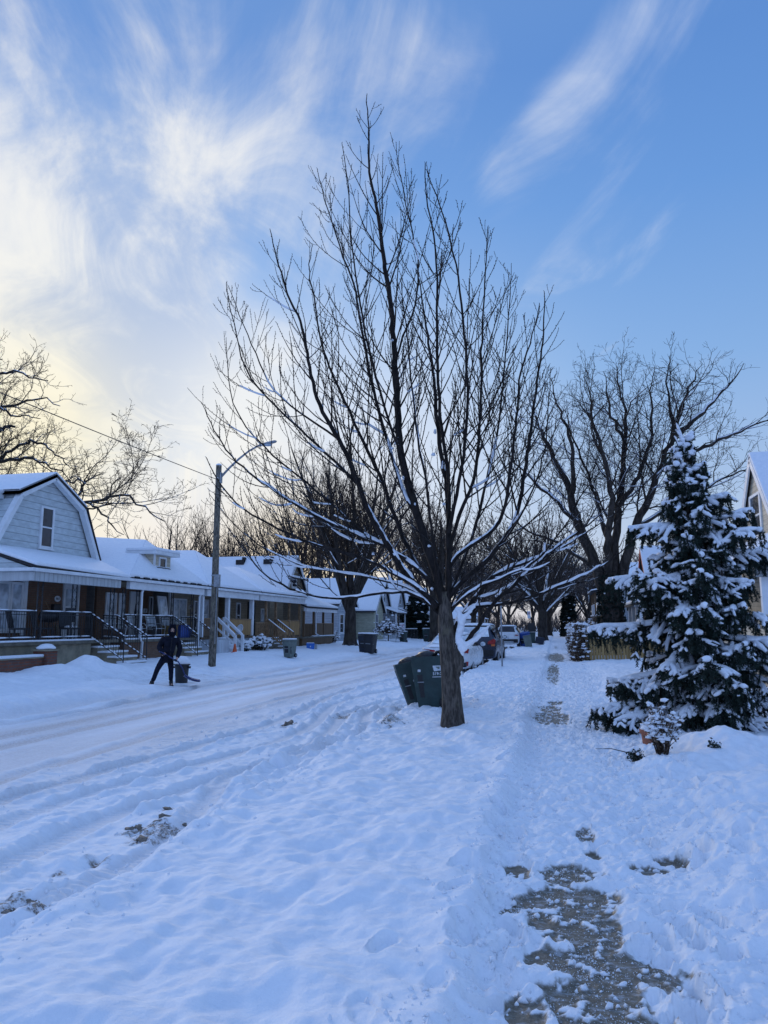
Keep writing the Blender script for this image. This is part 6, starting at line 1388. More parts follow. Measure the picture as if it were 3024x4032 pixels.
def signs():
    x, y = -2.0, 29.6; z = gz(x, y); t = thing('sign_post', 'thin galvanised sign post seen edge-on in the verge behind the maple', 'sign', (x, y, z), (0, 0, R(6)))
    m = MB().box(-.03, .03, -.012, .012, -.2, 2.30); m.box(-.03, -.018, -.03, -.0125, -.2, 2.3).box(.018, .03, -.03, -.0125, -.2, 2.3); m.build('post', 'galv', t); MB().box(-.006, .006, -.17, .14, 1.85, 2.28).build('panel', 'white_paint', t); MB().box(-.13, .14, -.18, .15, 2.303, 2.345).build('snow', 'snow', t, .018, True)
    Y = 71.0; p = at_y(2083, 2427, Y); x = float(p[0]); z = gz(x, Y); t = thing('parking_sign', 'white no-parking sign on a thin dark post beside the street tree', 'sign', (x, Y, z))
    MB().cyl((0, .03, 0), (0, .03, 2.75), .03, n=6).build('post', 'iron', t); MB().box(-.14, .14, -.005, .012, 2.15, 2.80).build('panel', 'print_white', t, .004)
    m = MB(); k = 20
    for i in range(k): a, b = 2 * math.pi * i / k, 2 * math.pi * (i + 1) / k; m.slab([(.095 * math.cos(a), -.008, 2.6 + .095 * math.sin(a)), (.095 * math.cos(b), -.008, 2.6 + .095 * math.sin(b)), (.07 * math.cos(b), -.008, 2.6 + .07 * math.sin(b)), (.07 * math.cos(a), -.008, 2.6 + .07 * math.sin(a))], (0, -.003, 0))
    m.beam((-.06, -.010, 2.66), (.06, -.010, 2.54), .02, .004, (0, 1, 0)); m.build('emblem', 'ink_red', t)
    text_mesh('P', .13, 'ink_black', t, 'lettering', Matrix.Translation((0, -.008, 2.6)) @ Matrix.Rotation(math.pi / 2, 4, 'X'))
    Y = 70.0; x = float(at_y(1583, 2490, Y)[0]); z = gz(x, Y); t = thing('lawn_sign', 'white lawn sign with lines of red and dark lettering behind a small dark cart', 'sign', (x, Y, z))
    MB().box(-.26, .26, -.01, .01, .95, 1.55).build('panel', 'plate', t, .004)
    for sx in (-.2, .2): MB().box(sx - .015, sx + .015, -.01, .02, 0, .95).build('leg', 'iron', t)
    m = MB(); rng = random.Random(2)
    for zz, n in ((1.42, 7), (1.29, 5), (1.18, 6)):
        xx = -.21
        for i in range(n): w_ = rng.uniform(.03, .06); m.box(xx, min(.22, xx + w_), -.016, -.0115, zz - .035, zz + .035); xx += w_ + .015
    m.build('lettering', 'ink_red', t); MB().box(-.27, .27, -.02, .02, 1.553, 1.6).build('snow', 'snow', t, .015, True)
signs()
def deck_fence():
    Yc = 74.5; x0, x1 = float(at_y(1555, 2490, Yc)[0]), float(at_y(1643, 2490, Yc)[0]); t = thing('deck_railing', 'low black slatted deck railing with snow on top beside the dark cedar', 'railing', (x0, Yc, gz(x0, Yc)), world=True); z = gz(x0, Yc)
    MB().box(x0, x1, Yc, Yc + .06, z + .88, z + .95).build('cap_rail', 'ink_black', t); MB().box(x0, x1, Yc, Yc + .05, z + .1, z + .24).build('rail', 'ink_black', t); m = MB(); k = 15
    for i in range(k + 1): xx = x0 + (x1 - x0) * i / k; m.box(xx, xx + .05, Yc + .005, Yc + .045, z + .24, z + .88)
    m.build('slats', 'ink_black', t); MB().box(x0, x1, Yc - .01, Yc + .08, z + .953, z + 1.02).build('snow', 'snow', t, .02, True)
deck_fence()

# ---------------------------------------------------------------- carts and bins
def cart(label, loc, rot=(0, 0, 0), mat='cart_navy', sc_=1.0, lid='closed', snow=True, group=None, logo=False, name='wheeled_cart'):
    """wheeled refuse cart, front towards local -x"""
    t = thing(name, label, 'trash cart', loc, rot, group); t.scale = (sc_, sc_, sc_)
    b0 = [(-.25, -.24), (.26, -.24), (.26, .24), (-.25, .24)]; b1 = [(-.385, -.305), (.36, -.305), (.36, .305), (-.385, .305)]
    body = MB(); zt = 1.02; nz_ = 5
    for i in range(nz_):                                      # open-topped tapering shell in rings
        pass
    ring = lambda k, ins: [(b0[j][0] + (b1[j][0] - b0[j][0]) * k - math.copysign(ins, b0[j][0]), b0[j][1] + (b1[j][1] - b0[j][1]) * k - math.copysign(ins, b0[j][1]), .03 + (zt - .03) * k) for j in range(4)]
    o0, o1, i1, i0 = ring(0, 0), ring(1, 0), ring(1, .02), ring(.05, .02); v = o0 + o1 + i1 + i0; f = [(3, 2, 1, 0), (12, 13, 14, 15)]
    for j in range(4): k = (j + 1) % 4; f += [(j, k, 4 + k, 4 + j), (4 + j, 4 + k, 8 + k, 8 + j), (8 + j, 8 + k, 12 + k, 12 + j)]
    body.add(v, f); bo = body.build('body', mat, t, .035, True, 3)
    m = MB(); r = ring(.97, -.028); r2 = ring(1.0, -.030); ri = ring(.97, .001); ri2 = ring(1.0, .001); v = r + r2 + ri2 + ri; f = []
    for j in range(4): k = (j + 1) % 4; f += [(j, k, 4 + k, 4 + j), (4 + j, 4 + k, 8 + k, 8 + j), (8 + j, 8 + k, 12 + k, 12 + j), (12 + j, 12 + k, k, j)]
    m.add(v, f).build('rim', mat, t, .008)
    # moulded ribs and the front grip with its bar
    rb = MB(); xf = lambda z: -.25 - .135 * (z - .03) / .99
    for sy in (-1, 1):
        rb.hexa([(xf(.06) - .012, sy * .19 - .02, .06), (xf(.06) + .01, sy * .19 - .02, .06), (xf(.06) + .01, sy * .19 + .02, .06), (xf(.06) - .012, sy * .19 + .02, .06)], [(xf(.9) - .012, sy * .24 - .02, .9), (xf(.9) + .01, sy * .24 - .02, .9), (xf(.9) + .01, sy * .24 + .02, .9), (xf(.9) - .012, sy * .24 + .02, .9)])
    rb.build('rib', mat, t, .008)
    MB().hexa([(xf(.30) - .004, -.13, .30), (xf(.30) + .02, -.13, .30), (xf(.30) + .02, .13, .30), (xf(.30) - .004, .13, .30)], [(xf(.72) - .004, -.15, .72), (xf(.72) + .02, -.15, .72), (xf(.72) + .02, .15, .72), (xf(.72) - .004, .15, .72)]).build('grip_recess', 'ink_black', t)
    MB().tube([(xf(.56) - .018, -.16, .56), (xf(.56) - .018, .16, .56)], .014, 6).build('grip_bar', 'galv', t)
    # side pocket near the front edge, as seen from the walk
    ys = lambda z: -.24 - .065 * (z - .03) / .99
    MB().hexa([(-.215, ys(.25) - .004, .25), (-.135, ys(.25) - .004, .25), (-.135, ys(.25) + .02, .25), (-.215, ys(.25) + .02, .25)], [(-.27, ys(.68) - .004, .68), (-.17, ys(.68) - .004, .68), (-.17, ys(.68) + .02, .68), (-.27, ys(.68) + .02, .68)]).build('side_slot', 'ink_black', t); MB().tube([(-.265, ys(.54) - .012, .54), (-.14, ys(.54) - .012, .54)], .011, 6).build('slot_bar', 'galv', t)
    for sy in (-.27, .27):
        w = MB().lathe([(.03, -.035), (.125, -.03), (.135, 0), (.125, .03), (.03, .035)], (.27, sy, .135), 18, 'y').build('wheel', 'rubber', t, smooth=True); MB().lathe([(.06, -.04), (.075, -.037), (.075, .037), (.06, .04)], (.27, sy, .135), 12, 'y').build('rim', 'galv', w)
    MB().tube([(.40, -.26, .98), (.47, -.24, .99), (.47, .24, .99), (.40, .26, .98)], .016, 6).build('handle', mat, t, smooth=True)
    if lid == 'closed':
        l = MB().hexa([(-.43, -.335, 1.035), (.40, -.335, 1.035), (.40, .335, 1.035), (-.43, .335, 1.035)], [(-.39, -.29, 1.10), (.38, -.29, 1.12), (.38, .29, 1.12), (-.39, .29, 1.10)]).build('lid', mat, t, .02, True, 2)
        if snow: MB().box(-.38, .36, -.30, .30, 1.115, 1.19).build('snow', 'snow', t, .035, True, 3)
    elif lid == 'hang':
        MB().hexa([(.44, -.33, .16), (.49, -.33, .16), (.49, .33, .16), (.44, .33, .16)], [(.42, -.335, .99), (.46, -.335, .99), (.46, .335, .99), (.42, .335, .99)]).build('lid', mat, t, .015, True); MB().hexa([(.494, -.335, .14), (.505, -.335, .14), (.505, .335, .14), (.494, .335, .14)], [(.464, -.34, 1.0), (.475, -.34, 1.0), (.475, .34, 1.0), (.464, .34, 1.0)]).build('lid_panel', 'ink_black', t)
        MB().blob((-.05, .02, .98), (.26, .2, .10), random.Random(7), .25, 2).build('bag', 'ink_black', t, smooth=True); MB().tube([(.05, -.05, 1.02), (.13, -.06, 1.09), (.18, -.05, 1.10), (.22, -.04, 1.03)], [.03, .035, .035, .03], 8).build('bag_knot', 'ink_black', t, smooth=True)
    elif lid == 'up':
        MB().box(.37, .42, -.33, .33, 1.05, 1.85).build('lid', 'ink_black', t, .02, True)
    if logo:
        # white printed emblem and number on the side that faces the walk
        Ms = Matrix.Translation((.12, ys(.80) - .004, .80)) @ Matrix.Rotation(R(-3.8), 4, 'X') @ Matrix.Rotation(math.pi / 2, 4, 'X')
        e = MB(); S_ = [(-.085, .045), (-.05, .055), (-.01, .045), (.02, .062), (.05, .055), (.085, .05), (.08, .0), (.07, -.055), (.03, -.05), (-.02, -.06), (-.06, -.06), (-.075, -.01)]
        e.slab([(a, b, 0) for a, b in S_], (0, 0, .002)); e.xform(Ms); e.build('emblem', 'print_white', t); e = MB(); e.slab([(a * .5 + .01, b * .45, .0025) for a, b in S_[:9]], (0, 0, .001)).xform(Ms); e.build('emblem_mark', 'cart_grey', t)
        text_mesh('519-2', .075, 'print_white', t, 'lettering', Matrix.Translation((.12, ys(.69) - .004, .69)) @ Matrix.Rotation(R(-3.8), 4, 'X') @ Matrix.Rotation(math.pi / 2, 4, 'X'), bold=.002); MB().box(.02, .22, ys(.63) - .006, ys(.63) - .003, .625, .637).build('underline', 'print_white', t)
        MB().box(-.255, -.20, ys(.76) - .006, ys(.76) - .002, .735, .78).build('sticker', 'print_white', t)
    return t
cart('upright dark green cart with white emblem, lid hanging open, right behind the maple trunk', (-2.38, 15.05, gz(-2.4, 15.0) - .10), (0, R(-2), R(9)), 'cart_green', 1.0, 'hang', logo=True)
cart('dark green cart leaning left against the snow beside the upright cart', (-2.70, 15.72, gz(-2.7, 15.6) - .14), (R(-3), R(-13), R(16)), 'cart_green', .96, 'hang', logo=True)
cart('navy cart with snowy lid in front of the pair by the far-side tree', (-10.5, 43.4, gz(-10.5, 43.4) - .02), (R(2), 0, R(80)), 'cart_black', 1.0); cart('navy cart standing behind its twin by the far-side tree', (-11.02, 44.2, gz(-11.0, 44.2) - .02), (0, 0, R(88)), 'cart_navy', 1.0)
cart('grey-green cart with thin snow on its lid in front of the timber stair', (-12.07, 34.04, gz(-12.07, 34)), (0, 0, R(70)), 'cart_grey', .74)
cart('small dark cart in front of the white lawn sign', (float(at_y(1588, 2520, 66.5)[0]), 66.5, gz(-12.5, 68)), (0, 0, R(70)), 'cart_green', .86); cart('dark green cart with white label left of the sedan roof', (float(at_y(1682, 2510, 73)[0]), 73, gz(-11.5, 73)), (0, 0, R(80)), 'cart_green', 1.1)
cart('tiny dark cart far down the far kerb, left of two', (float(at_y(1922, 2490, 84)[0]), 84, gz(-7, 84)), (0, 0, R(70)), 'cart_black', .9); cart('tiny dark cart far down the far kerb, right of two', (float(at_y(1937, 2490, 98)[0]), 98, gz(-8, 98)), (0, 0, R(70)), 'cart_black', .9)
cart('royal blue cart tilting left by the kerb behind a grey-green tub', (-2.20, 58.2, gz(-2.2, 58) - .03), (0, R(-9), R(60)), 'bin_blue', .98, snow=False)
cart('open green cart with black lid raised beside the street tree', (-1.95, 67.5, gz(-1.9, 67)), (0, 0, R(-90)), 'cart_green', .95, 'up')
cart('dark cart lying on its side in the snow before the street tree', (-1.35, 63.0, gz(-1.35, 63) + .30), (R(90), R(10), R(10)), 'cart_navy', .85, snow=False)
cart('blue cart standing right of the street tree trunk', (float(at_y(2141, 2500, 82)[0]), 83, gz(-1.3, 82)), (0, 0, R(-90)), 'bin_blue', .7, snow=True)
def bins():
    t = thing('plastic_tub', 'grey-green plastic tub leaning on the tilted blue cart', 'bin', (-1.86, 56.0, gz(-1.86, 56) - .02), (0, R(-10), R(4))); MB().hexa([(-.24, -.2, 0), (.24, -.2, 0), (.24, .2, 0), (-.24, .2, 0)], [(-.28, -.25, .78), (.28, -.25, .78), (.28, .25, .78), (-.28, .25, .78)]).build('shell', 'cart_grey', t, .03, True); MB().box(-.3, .3, -.27, .27, .783, .82).build('rim', 'cart_grey', t, .01)
    x, y = -10.68, 20.8; t = thing('trash_can', 'round black trash can heaped with snow behind the snow shovel', 'trash can', (x, y, gz(x, y) - .03))
    MB().lathe([(.165, 0), (.172, .02), (.205, .52), (.235, .525), (.24, .56), (.215, .565)], (0, 0, 0), 22).build('body', 'cart_black', t, smooth=False)
    for s_ in (-1, 1): MB().box(s_ * .235 - .03, s_ * .235 + .03, -.05, .05, .44, .50).build('handle', 'cart_black', t, .01)
    MB().lathe([(.22, .56), (.235, .60), (.215, .68), (.14, .76), (.04, .79)], (0, 0, 0), 18).build('snow', 'snow', t, smooth=True)
    x, y = -14.17, 43.59; t = thing('recycling_box', 'bright blue recycling box lying in the snow before the dark board porch', 'recycling box', (x, y, gz(x, y) - .02), (0, 0, R(20))); MB().hexa([(-.22, -.2, 0), (.22, -.2, 0), (.22, .2, 0), (-.22, .2, 0)], [(-.24, -.23, .34), (.24, -.23, .34), (.24, .23, .34), (-.24, .23, .34)]).build('shell', 'bin_sky', t, .015); MB().box(-.25, .25, -.24, .24, .31, .345).build('rim', 'bin_sky', t, .01); MB().box(-.22, .22, -.21, .21, .347, .38).build('snow', 'snow', t, .015, True); MB().box(.26, .40, -.2, .2, 0, .3).build('side_crate', 'galv', t, .01)
    MB().box(-.03, .03, -.226, -.222, .12, .2).build('label', 'print_white', t)
    x, y = -14.72, 33.86; t = thing('traffic_cone', 'small plain orange traffic cone in front of the white stair', 'traffic cone', (x, y, gz(x, y) - .02)); MB().box(-.14, .14, -.14, .14, 0, .03).build('base', 'orange', t, .01); MB().lathe([(.11, .03), (.035, .40), (.02, .405)], (0, 0, 0), 16).build('cone', 'orange', t, smooth=False)
    x, y = -14.55, 41.0; t = thing('red_sled', 'red plastic sled tipped at the foot of the timber stair', 'sled', (x, y, gz(x, y)), (0, R(-50), R(75))); MB().hexa([(-.32, -.18, 0), (.32, -.18, 0), (.32, .18, 0), (-.32, .18, 0)], [(-.38, -.23, .14), (.40, -.23, .14), (.40, .23, .14), (-.38, .23, .14)]).build('shell', 'red', t, .04, True); MB().box(-.39, .41, -.24, .24, .13, .155).build('rim', 'red', t, .01)
    x, y = -15.15, 35.6; t = thing('satellite_dish', 'white satellite dish on a short post beside the white stair', 'satellite dish', (x, y, gz(x, y)), (0, 0, R(-30))); d = MB().lathe([(.0, 0), (.12, .012), (.22, .045), (.27, .075), (.272, .085), (.21, .06), (.1, .025), (.0, .014)], (0, 0, 0), 20).xform(Matrix.Translation((0, -.06, 1.05)) @ Matrix.Rotation(R(70), 4, 'X')); d.build('dish', 'white_plastic', t, smooth=True); MB().cyl((0, 0, 0), (0, 0, 1.05), .025, n=8).build('mast', 'galv', t); MB().tube([(0, -.1, .82), (0, -.38, .98)], .012, 5).build('feed_arm', 'galv', t)
    x, y = 1.10, 10.9; p = at_z(2733, 2925, .1); x, y = float(p[0]), float(p[1]); z = gz(x, y); t = thing('flower_pot', 'terracotta pot full of snow behind the small snowy shrub', 'flower pot', (x - .58, y - .05, gz(x - .58, y) - .02)); MB().lathe([(.07, 0), (.075, .01), (.095, .17), (.115, .172), (.118, .225), (.102, .226), (.095, .18)], (0, 0, 0), 18).build('pot', 'terracotta', t); MB().lathe([(.10, .205), (.104, .23), (.08, .262), (.02, .275)], (0, 0, 0), 14).build('snow', 'snow', t, smooth=True)
    a = at_z(2345, 2935, .12); b = at_z(2475, 2962, .12); tag(MB().tube([(a[0], a[1], gz(a[0], a[1]) + .05), ((a[0] + b[0]) / 2, (a[1] + b[1]) / 2, gz((a[0] + b[0]) / 2, (a[1] + b[1]) / 2) + .10), (b[0], b[1], gz(b[0], b[1]) + .10)], [.003, .005, .006], 5).build('twig', 'twig'), 'thin twig lying on the snow pointing at the small shrub', 'twig')
    rng = random.Random(8)
    for (px, py, s_, lb) in [(1132, 2858, .13, 'brown frozen slush lump alone on the road'), (664, 3192, .06, 'small dark clod beside the tire track'), (652, 3240, .07, 'grey ice chunk at the top of the dirty patch near the verge'), (730, 3250, .05, 'grey ice chunk at the right end of the dirty patch'), (560, 3310, .07, 'brown clod in the middle of the dirty patch'), (530, 3262, .06, 'brown clod at the upper left of the dirty patch'), (130, 3550, .045, 'dark clod in the dirty patch at the left edge'), (30, 3590, .05, 'dark lump at the very left edge')]:
        p = at_z(px, py, -.07); m = MB()
        for k in range(4): m.blob((rng.gauss(0, s_ * .5), rng.gauss(0, s_ * .35), s_ * .25 + (k == 0) * s_ * .25), (s_ * rng.uniform(.4, .7), s_ * rng.uniform(.3, .5), s_ * rng.uniform(.25, .45)), rng, .35, 1)
        o = m.build('slush_lump', 'stone'); o.location = (p[0], p[1], gz(p[0], p[1]) - .01); tag(o, lb, 'slush lump', 'dirty slush lumps on the road')
    # salt and ice grains scattered on the bare walk
    # loose crumbs of snow kicked out of the ruts, the walk edges and the trodden verge
    ico = MB().blob((0, 0, 0), (1, 1, 1), rng, .25, 1); iv = np.array(ico.v); itf = np.array(ico.f); VV, FF = [], []; rs = np.random.RandomState(3)
    for k in range(5200):
        y = 2.5 + 26 * rs.rand() ** 1.7; m_ = rs.rand()
        if m_ < .30: x = rs.normal(-.42, .16)
        elif m_ < .52: x = rs.normal(.85, .25)
        elif m_ < .66: x = rs.normal(.15, .4)
        elif m_ < .80: x = rs.normal(-2.95, .22)
        elif m_ < .93: x = rs.uniform(-6.2, -3.0)
        else: x, y = rs.uniform(-2.6, .2), rs.uniform(11.5, 24)
        s_ = .004 + .016 * rs.rand() ** 3 + .0006 * y; a = rs.rand() * 6.28; ca, sa = math.cos(a), math.sin(a); sc3 = np.array([rs.uniform(.7, 1.5), rs.uniform(.7, 1.2), rs.uniform(.5, .9)]) * s_
        v = iv * sc3 * (1 + .2 * rs.randn(len(iv), 1)); v = np.stack([v[:, 0] * ca - v[:, 1] * sa, v[:, 0] * sa + v[:, 1] * ca, v[:, 2]], 1) + np.array([x, y, gz(x, y) + s_ * .25]); FF.append(itf + len(iv) * len(VV)); VV.append(v)
    tag(np_mesh('snow_crumbs', np.concatenate(VV), np.concatenate(FF), 'snow', None, True), 'loose snow crumbs kicked over the walk edges and the road', 'snow crumbs', kind='stuff')
    V = MB()
    for _ in range(2600):
        bl = rng.choice(BARE[:9]); a = rng.uniform(0, 6.28); r = math.sqrt(rng.random()) * 1.05; xx, yy = bl[0] + bl[2] * r * math.cos(a), bl[1] + bl[3] * r * math.sin(a); s_ = rng.uniform(.0014, .0038) * (1 if rng.random() < .94 else 2.2)
        V.add([(xx - s_, yy, gz(xx, yy) + .001), (xx + s_ * .5, yy - s_, gz(xx, yy) + .001), (xx + s_ * .6, yy + s_, gz(xx, yy) + .001), (xx, yy, gz(xx, yy) + s_ * 1.3)], [(0, 1, 3), (1, 2, 3), (2, 0, 3), (2, 1, 0)])
    g_ = V.build('ice_grains', 'snow'); tag(g_, 'scattered white salt and ice grains on the bare sidewalk', 'ice grains', kind='stuff')
bins()

# ---------------------------------------------------------------- vehicles
def car(name, label, loc, rot, prof, width, paint, wheel_y, wr=.32, snow=('roof',), kind='sedan', glassmat='car_glass'):
    """body lofted from stations (y, z_bottom, z_belt, z_top, half_width, half_roof); rear at y=0, front at +y"""
    t = thing(name, label, 'car', loc, rot)
    ring = lambda s: [(0, s[1]), (s[4] * .86, s[1]), (s[4] * .97, s[1] + .10), (s[4], (s[1] + s[2]) * .5), (s[4] * .985, s[2] - .06), (s[4] * .95, s[2]), (s[5] * 1.03 if s[3] - s[2] > .12 else s[5], s[3] - .10 if s[3] - s[2] > .12 else s[3] - .012), (s[5] * .88, s[3] - .02), (s[5] * .5, s[3]), (0, s[3] + .006)]
    half = [ring(s) for s in prof]; n = len(half[0]); full = []
    for s, h in zip(prof, half): full.append([(x, s[0], z) for x, z in h] + [(-x, s[0], z) for x, z in h[-2:0:-1]])
    k = len(full[0]); V = [p for r in full for p in r]; m = MB(); Fq = []
    for i in range(len(full) - 1):
        for j in range(k): Fq.append((i * k + j, i * k + (j + 1) % k, (i + 1) * k + (j + 1) % k, (i + 1) * k + j))
    Fq += [tuple(range(k - 1, -1, -1)), tuple(range((len(full) - 1) * k, len(full) * k))]; m.add(V, Fq); body = m.build('body', paint, t, 0, True, sub=1)
    def patch(name, quads, mat, off=.012, parent=None, sh=.0):
        p = MB()
        for q in quads:
            q = [Vector(a) for a in q]; nrm = (q[1] - q[0]).cross(q[3] - q[0]).normalized(); c = sum(q, Vector()) / 4
            if nrm.dot(c - Vector((0, 2.2, .7))) < 0: nrm = -nrm
            q = [c + (a - c) * (1 - sh) for a in q]; p.slab([a + nrm * off for a in q], nrm * .006)
        return p.build(name, mat, parent or t)
    idx = {s[6]: i for i, s in enumerate(prof) if len(s) > 6}
    def side(i0, i1, sx, j0=5, j1=6, a=(.08, .92), lift=.04):
        r = []
        for i in range(i0, i1):
            A, B, C_, D = [Vector(p) for p in (full[i][j0], full[i + 1][j0], full[i + 1][j1], full[i][j1])]
            A2 = A.lerp(D, a[0]); D2 = A.lerp(D, a[1]); B2 = B.lerp(C_, a[0]); C2 = B.lerp(C_, a[1]); r.append([(v.x * sx, v.y, v.z) for v in (A2, B2, C2, D2)])
        return r
    for sx in (1, -1):
        patch('side_window', side(idx['b0'], idx['b1'], sx), glassmat, .016); patch('side_window', side(idx['b1'], idx['b2'], sx), glassmat, .016, sh=.0)
    i = idx['rw']; j = idx['b0']; A, B = full[i], full[j]; zl = lambda P, Q, u: tuple(Vector(P).lerp(Vector(Q), u))
    rw = [[zl((-prof[i][5] * .86, prof[i][0], prof[i][3]), (-prof[j][5] * .86, prof[j][0], prof[j][3]), .10), zl((prof[i][5] * .86, prof[i][0], prof[i][3]), (prof[j][5] * .86, prof[j][0], prof[j][3]), .10), zl((prof[i][5] * .86, prof[i][0], prof[i][3]), (prof[j][5] * .8, prof[j][0], prof[j][3]), .86), zl((-prof[i][5] * .86, prof[i][0], prof[i][3]), (-prof[j][5] * .8, prof[j][0], prof[j][3]), .86)]]
    patch('rear_window', rw, 'frost' if kind != 'suv' else glassmat, .02)
    w = prof[1][4]
    for sx in (1, -1):
        if kind == 'sedan':
            z = prof[1][2]; l = MB(); q = lambda x, y, zz: (sx * x, y, zz)
            l.slab([q(w * .40, -.028, z - .14), q(w * .97, .03, z - .20), q(w * 1.0, .30, z - .07), q(w * .97, .03, z - .045), q(w * .42, -.026, z - .09)], (0, -.012, .004)); l.build('tail_light', 'tail_red', t, .006)
            MB().slab([q(w * .52, -.034, z - .21), q(w * .9, -.012, z - .235), q(w * .9, -.012, z - .195), q(w * .52, -.034, z - .165)], (0, -.01, 0)).build('reverse_light', 'tail_clear', t); MB().slab([q(w * .80, -.02, .40), q(w * .96, .03, .33), q(w * .98, .04, .50), q(w * .86, 0, .48)], (0, -.01, 0)).build('reflector', 'tail_red', t)
        else:
            z = prof[1][2]; MB().slab([(sx * w * .62, -.03, z - .22), (sx * w * .96, .02, z - .22), (sx * w * 1.0, .12, z - .05), (sx * w * .93, .02, z + .02), (sx * w * .66, -.02, z - .10)], (0, -.014, 0)).build('tail_light', 'tail_red' if kind != 'suv' else 'tail_clear', t, .006)
            if kind == 'suv': MB().slab([(sx * w * .68, -.05, z - .19), (sx * w * .93, .0, z - .19), (sx * w * .95, .03, z - .10), (sx * w * .72, -.03, z - .12)], (0, -.006, 0)).build('tail_lens', 'tail_red', t)
            else: MB().slab([(sx * w * .80, -.045, z - .30), (sx * w * .97, .0, z - .30), (sx * w * .97, .0, z - .22), (sx * w * .80, -.045, z - .22)], (0, -.012, 0)).build('indicator', 'amber', t)
        mi = prof[idx['b2']]; mm = MB().blob((sx * (mi[4] + .12), mi[0] - .08, mi[2] + .10), (.11, .07, .085), random.Random(3), .03, 2); mm.build('mirror', paint if kind != 'van' else 'ink_black', t, smooth=True)
        MB().box(*sorted((sx * (mi[4] + .05), sx * (mi[4] + .2))), mi[0] - .165, mi[0] - .155, mi[2] + .04, mi[2] + .16).build('mirror_glass', 'frost', t, .01)
        for wy in wheel_y:
            wh = MB().lathe([(.10, -.10), (wr * .7, -.11), (wr, -.085), (wr * 1.01, 0), (wr, .085), (wr * .7, .11), (.1, .10)], (sx * (w - .10), wy, wr), 24, 'x').build('wheel', 'rubber', t, smooth=True)
            rim = MB(); rim.lathe([(.03, .0), (wr * .62, .0), (wr * .66, .012), (wr * .6, .02), (.03, .02)], (sx * (w + .005), wy, wr), 20, 'x')
            rim.build('rim', 'galv', wh, smooth=False)
            a = MB(); P = [(sx * (w + .006), wy + (wr + .06) * math.cos(math.pi * i / 12), wr + (wr + .06) * math.sin(math.pi * i / 12)) for i in range(13)]; a.slab(P, (-sx * .16, 0, 0)); a.build('wheel_arch', 'rubber', t)
        dm = MB()
        for yy in (prof[idx['b1']][0],): dm.box(*sorted((sx * (w + .002), sx * (w + .010))), yy - .004, yy + .004, .35, prof[3][2] - .05)
        dm.build('door_gap', 'ink_black', t); MB().box(*sorted((sx * (w - .0), sx * (w + .03))), prof[idx['b1']][0] - .28, prof[idx['b1']][0] - .10, prof[3][2] - .12, prof[3][2] - .09).build('door_handle', paint, t, .006)
    zb = prof[0][1]
    MB().box(-w * .9, w * .9, -.055, .10, zb, zb + (.16 if kind == 'sedan' else .26)).build('rear_bumper', 'rubber' if kind != 'sedan' else 'ink_black', t, .03, True)
    pz = prof[1][2] - (.16 if kind == 'sedan' else .36); pl = MB().box(-.155, .155, -.062, -.045, pz - .08, pz + .08).build('license_plate', 'plate', t, .004); text_mesh('CKHB 274' if kind == 'sedan' else 'BXLM 518', .075, 'ink_blue', pl, 'lettering', Matrix.Translation((0, -.064, pz - .005)) @ Matrix.Rotation(math.pi / 2, 4, 'X'))
    if kind == 'suv': MB().box(-w * .55, w * .55, -.07, .0, zb - .0, zb + .12).build('skid_plate', 'galv', t, .02, True)
    # snow lying on the roof, bonnet and boot
    sn = MB(); rg = random.Random(len(label)); hi = .07 if kind != 'suv' else .045
    def blanket(i0, i1, f, h):
        q = []; cols = [-.95, -.6, -.2, .2, .6, .95]
        P = [[(c * prof[i][5] * f, prof[i][0], prof[i][3] + (h * (.55 if abs(c) > .9 or i in (i0, i1) else 1) * rg.uniform(.85, 1.15))) for c in cols] for i in range(i0, i1 + 1)]; B = [[(x, y, z - h * 1.2) for x, y, z in r] for r in P]; kk = len(cols); N = len(P)
        v = [p for r in P for p in r] + [p for r in B for p in r]; fs = []; o = N * kk
        for i in range(N - 1):
            for j in range(kk - 1): a = i * kk + j; fs.append((a, a + 1, a + kk + 1, a + kk)); fs.append((o + a, o + a + kk, o + a + kk + 1, o + a + 1))
        edge = [i for i in range(kk)] + [i * kk + kk - 1 for i in range(1, N)] + [(N - 1) * kk + j for j in range(kk - 2, -1, -1)] + [i * kk for i in range(N - 2, 0, -1)]
        for a, b in zip(edge, edge[1:] + edge[:1]): fs.append((a, o + a, o + b, b))
        sn.add(v, fs)
    if 'roof' in snow: blanket(idx['b0'], idx['r1'], .97, hi)
    if 'boot' in snow: blanket(1, idx['rw'], .93, .035)
    if 'hood' in snow: blanket(idx['hd'], len(prof) - 2, .93, .05)
    if sn.v: sn.build('snow', 'snow', t, 0, True, sub=1)
    return t
SEDAN = [(.0, .30, .86, .86, .80, .66), (.06, .24, .98, .99, .86, .72), (.35, .20, .99, 1.03, .895, .70, ), (.62, .19, .99, 1.06, .90, .68, 'rw'), (1.30, .19, .98, 1.42, .90, .60, 'b0'), (2.0, .19, .96, 1.47, .90, .62, 'b1'), (2.75, .19, .95, 1.44, .90, .61, 'b2'), (2.95, .19, .95, 1.36, .90, .60, 'r1'), (3.45, .19, .94, 1.03, .90, .66), (3.6, .2, .93, .99, .89, .66, 'hd'), (4.2, .22, .84, .90, .86, .64), (4.52, .28, .70, .74, .78, .58), (4.6, .34, .60, .62, .68, .5)]
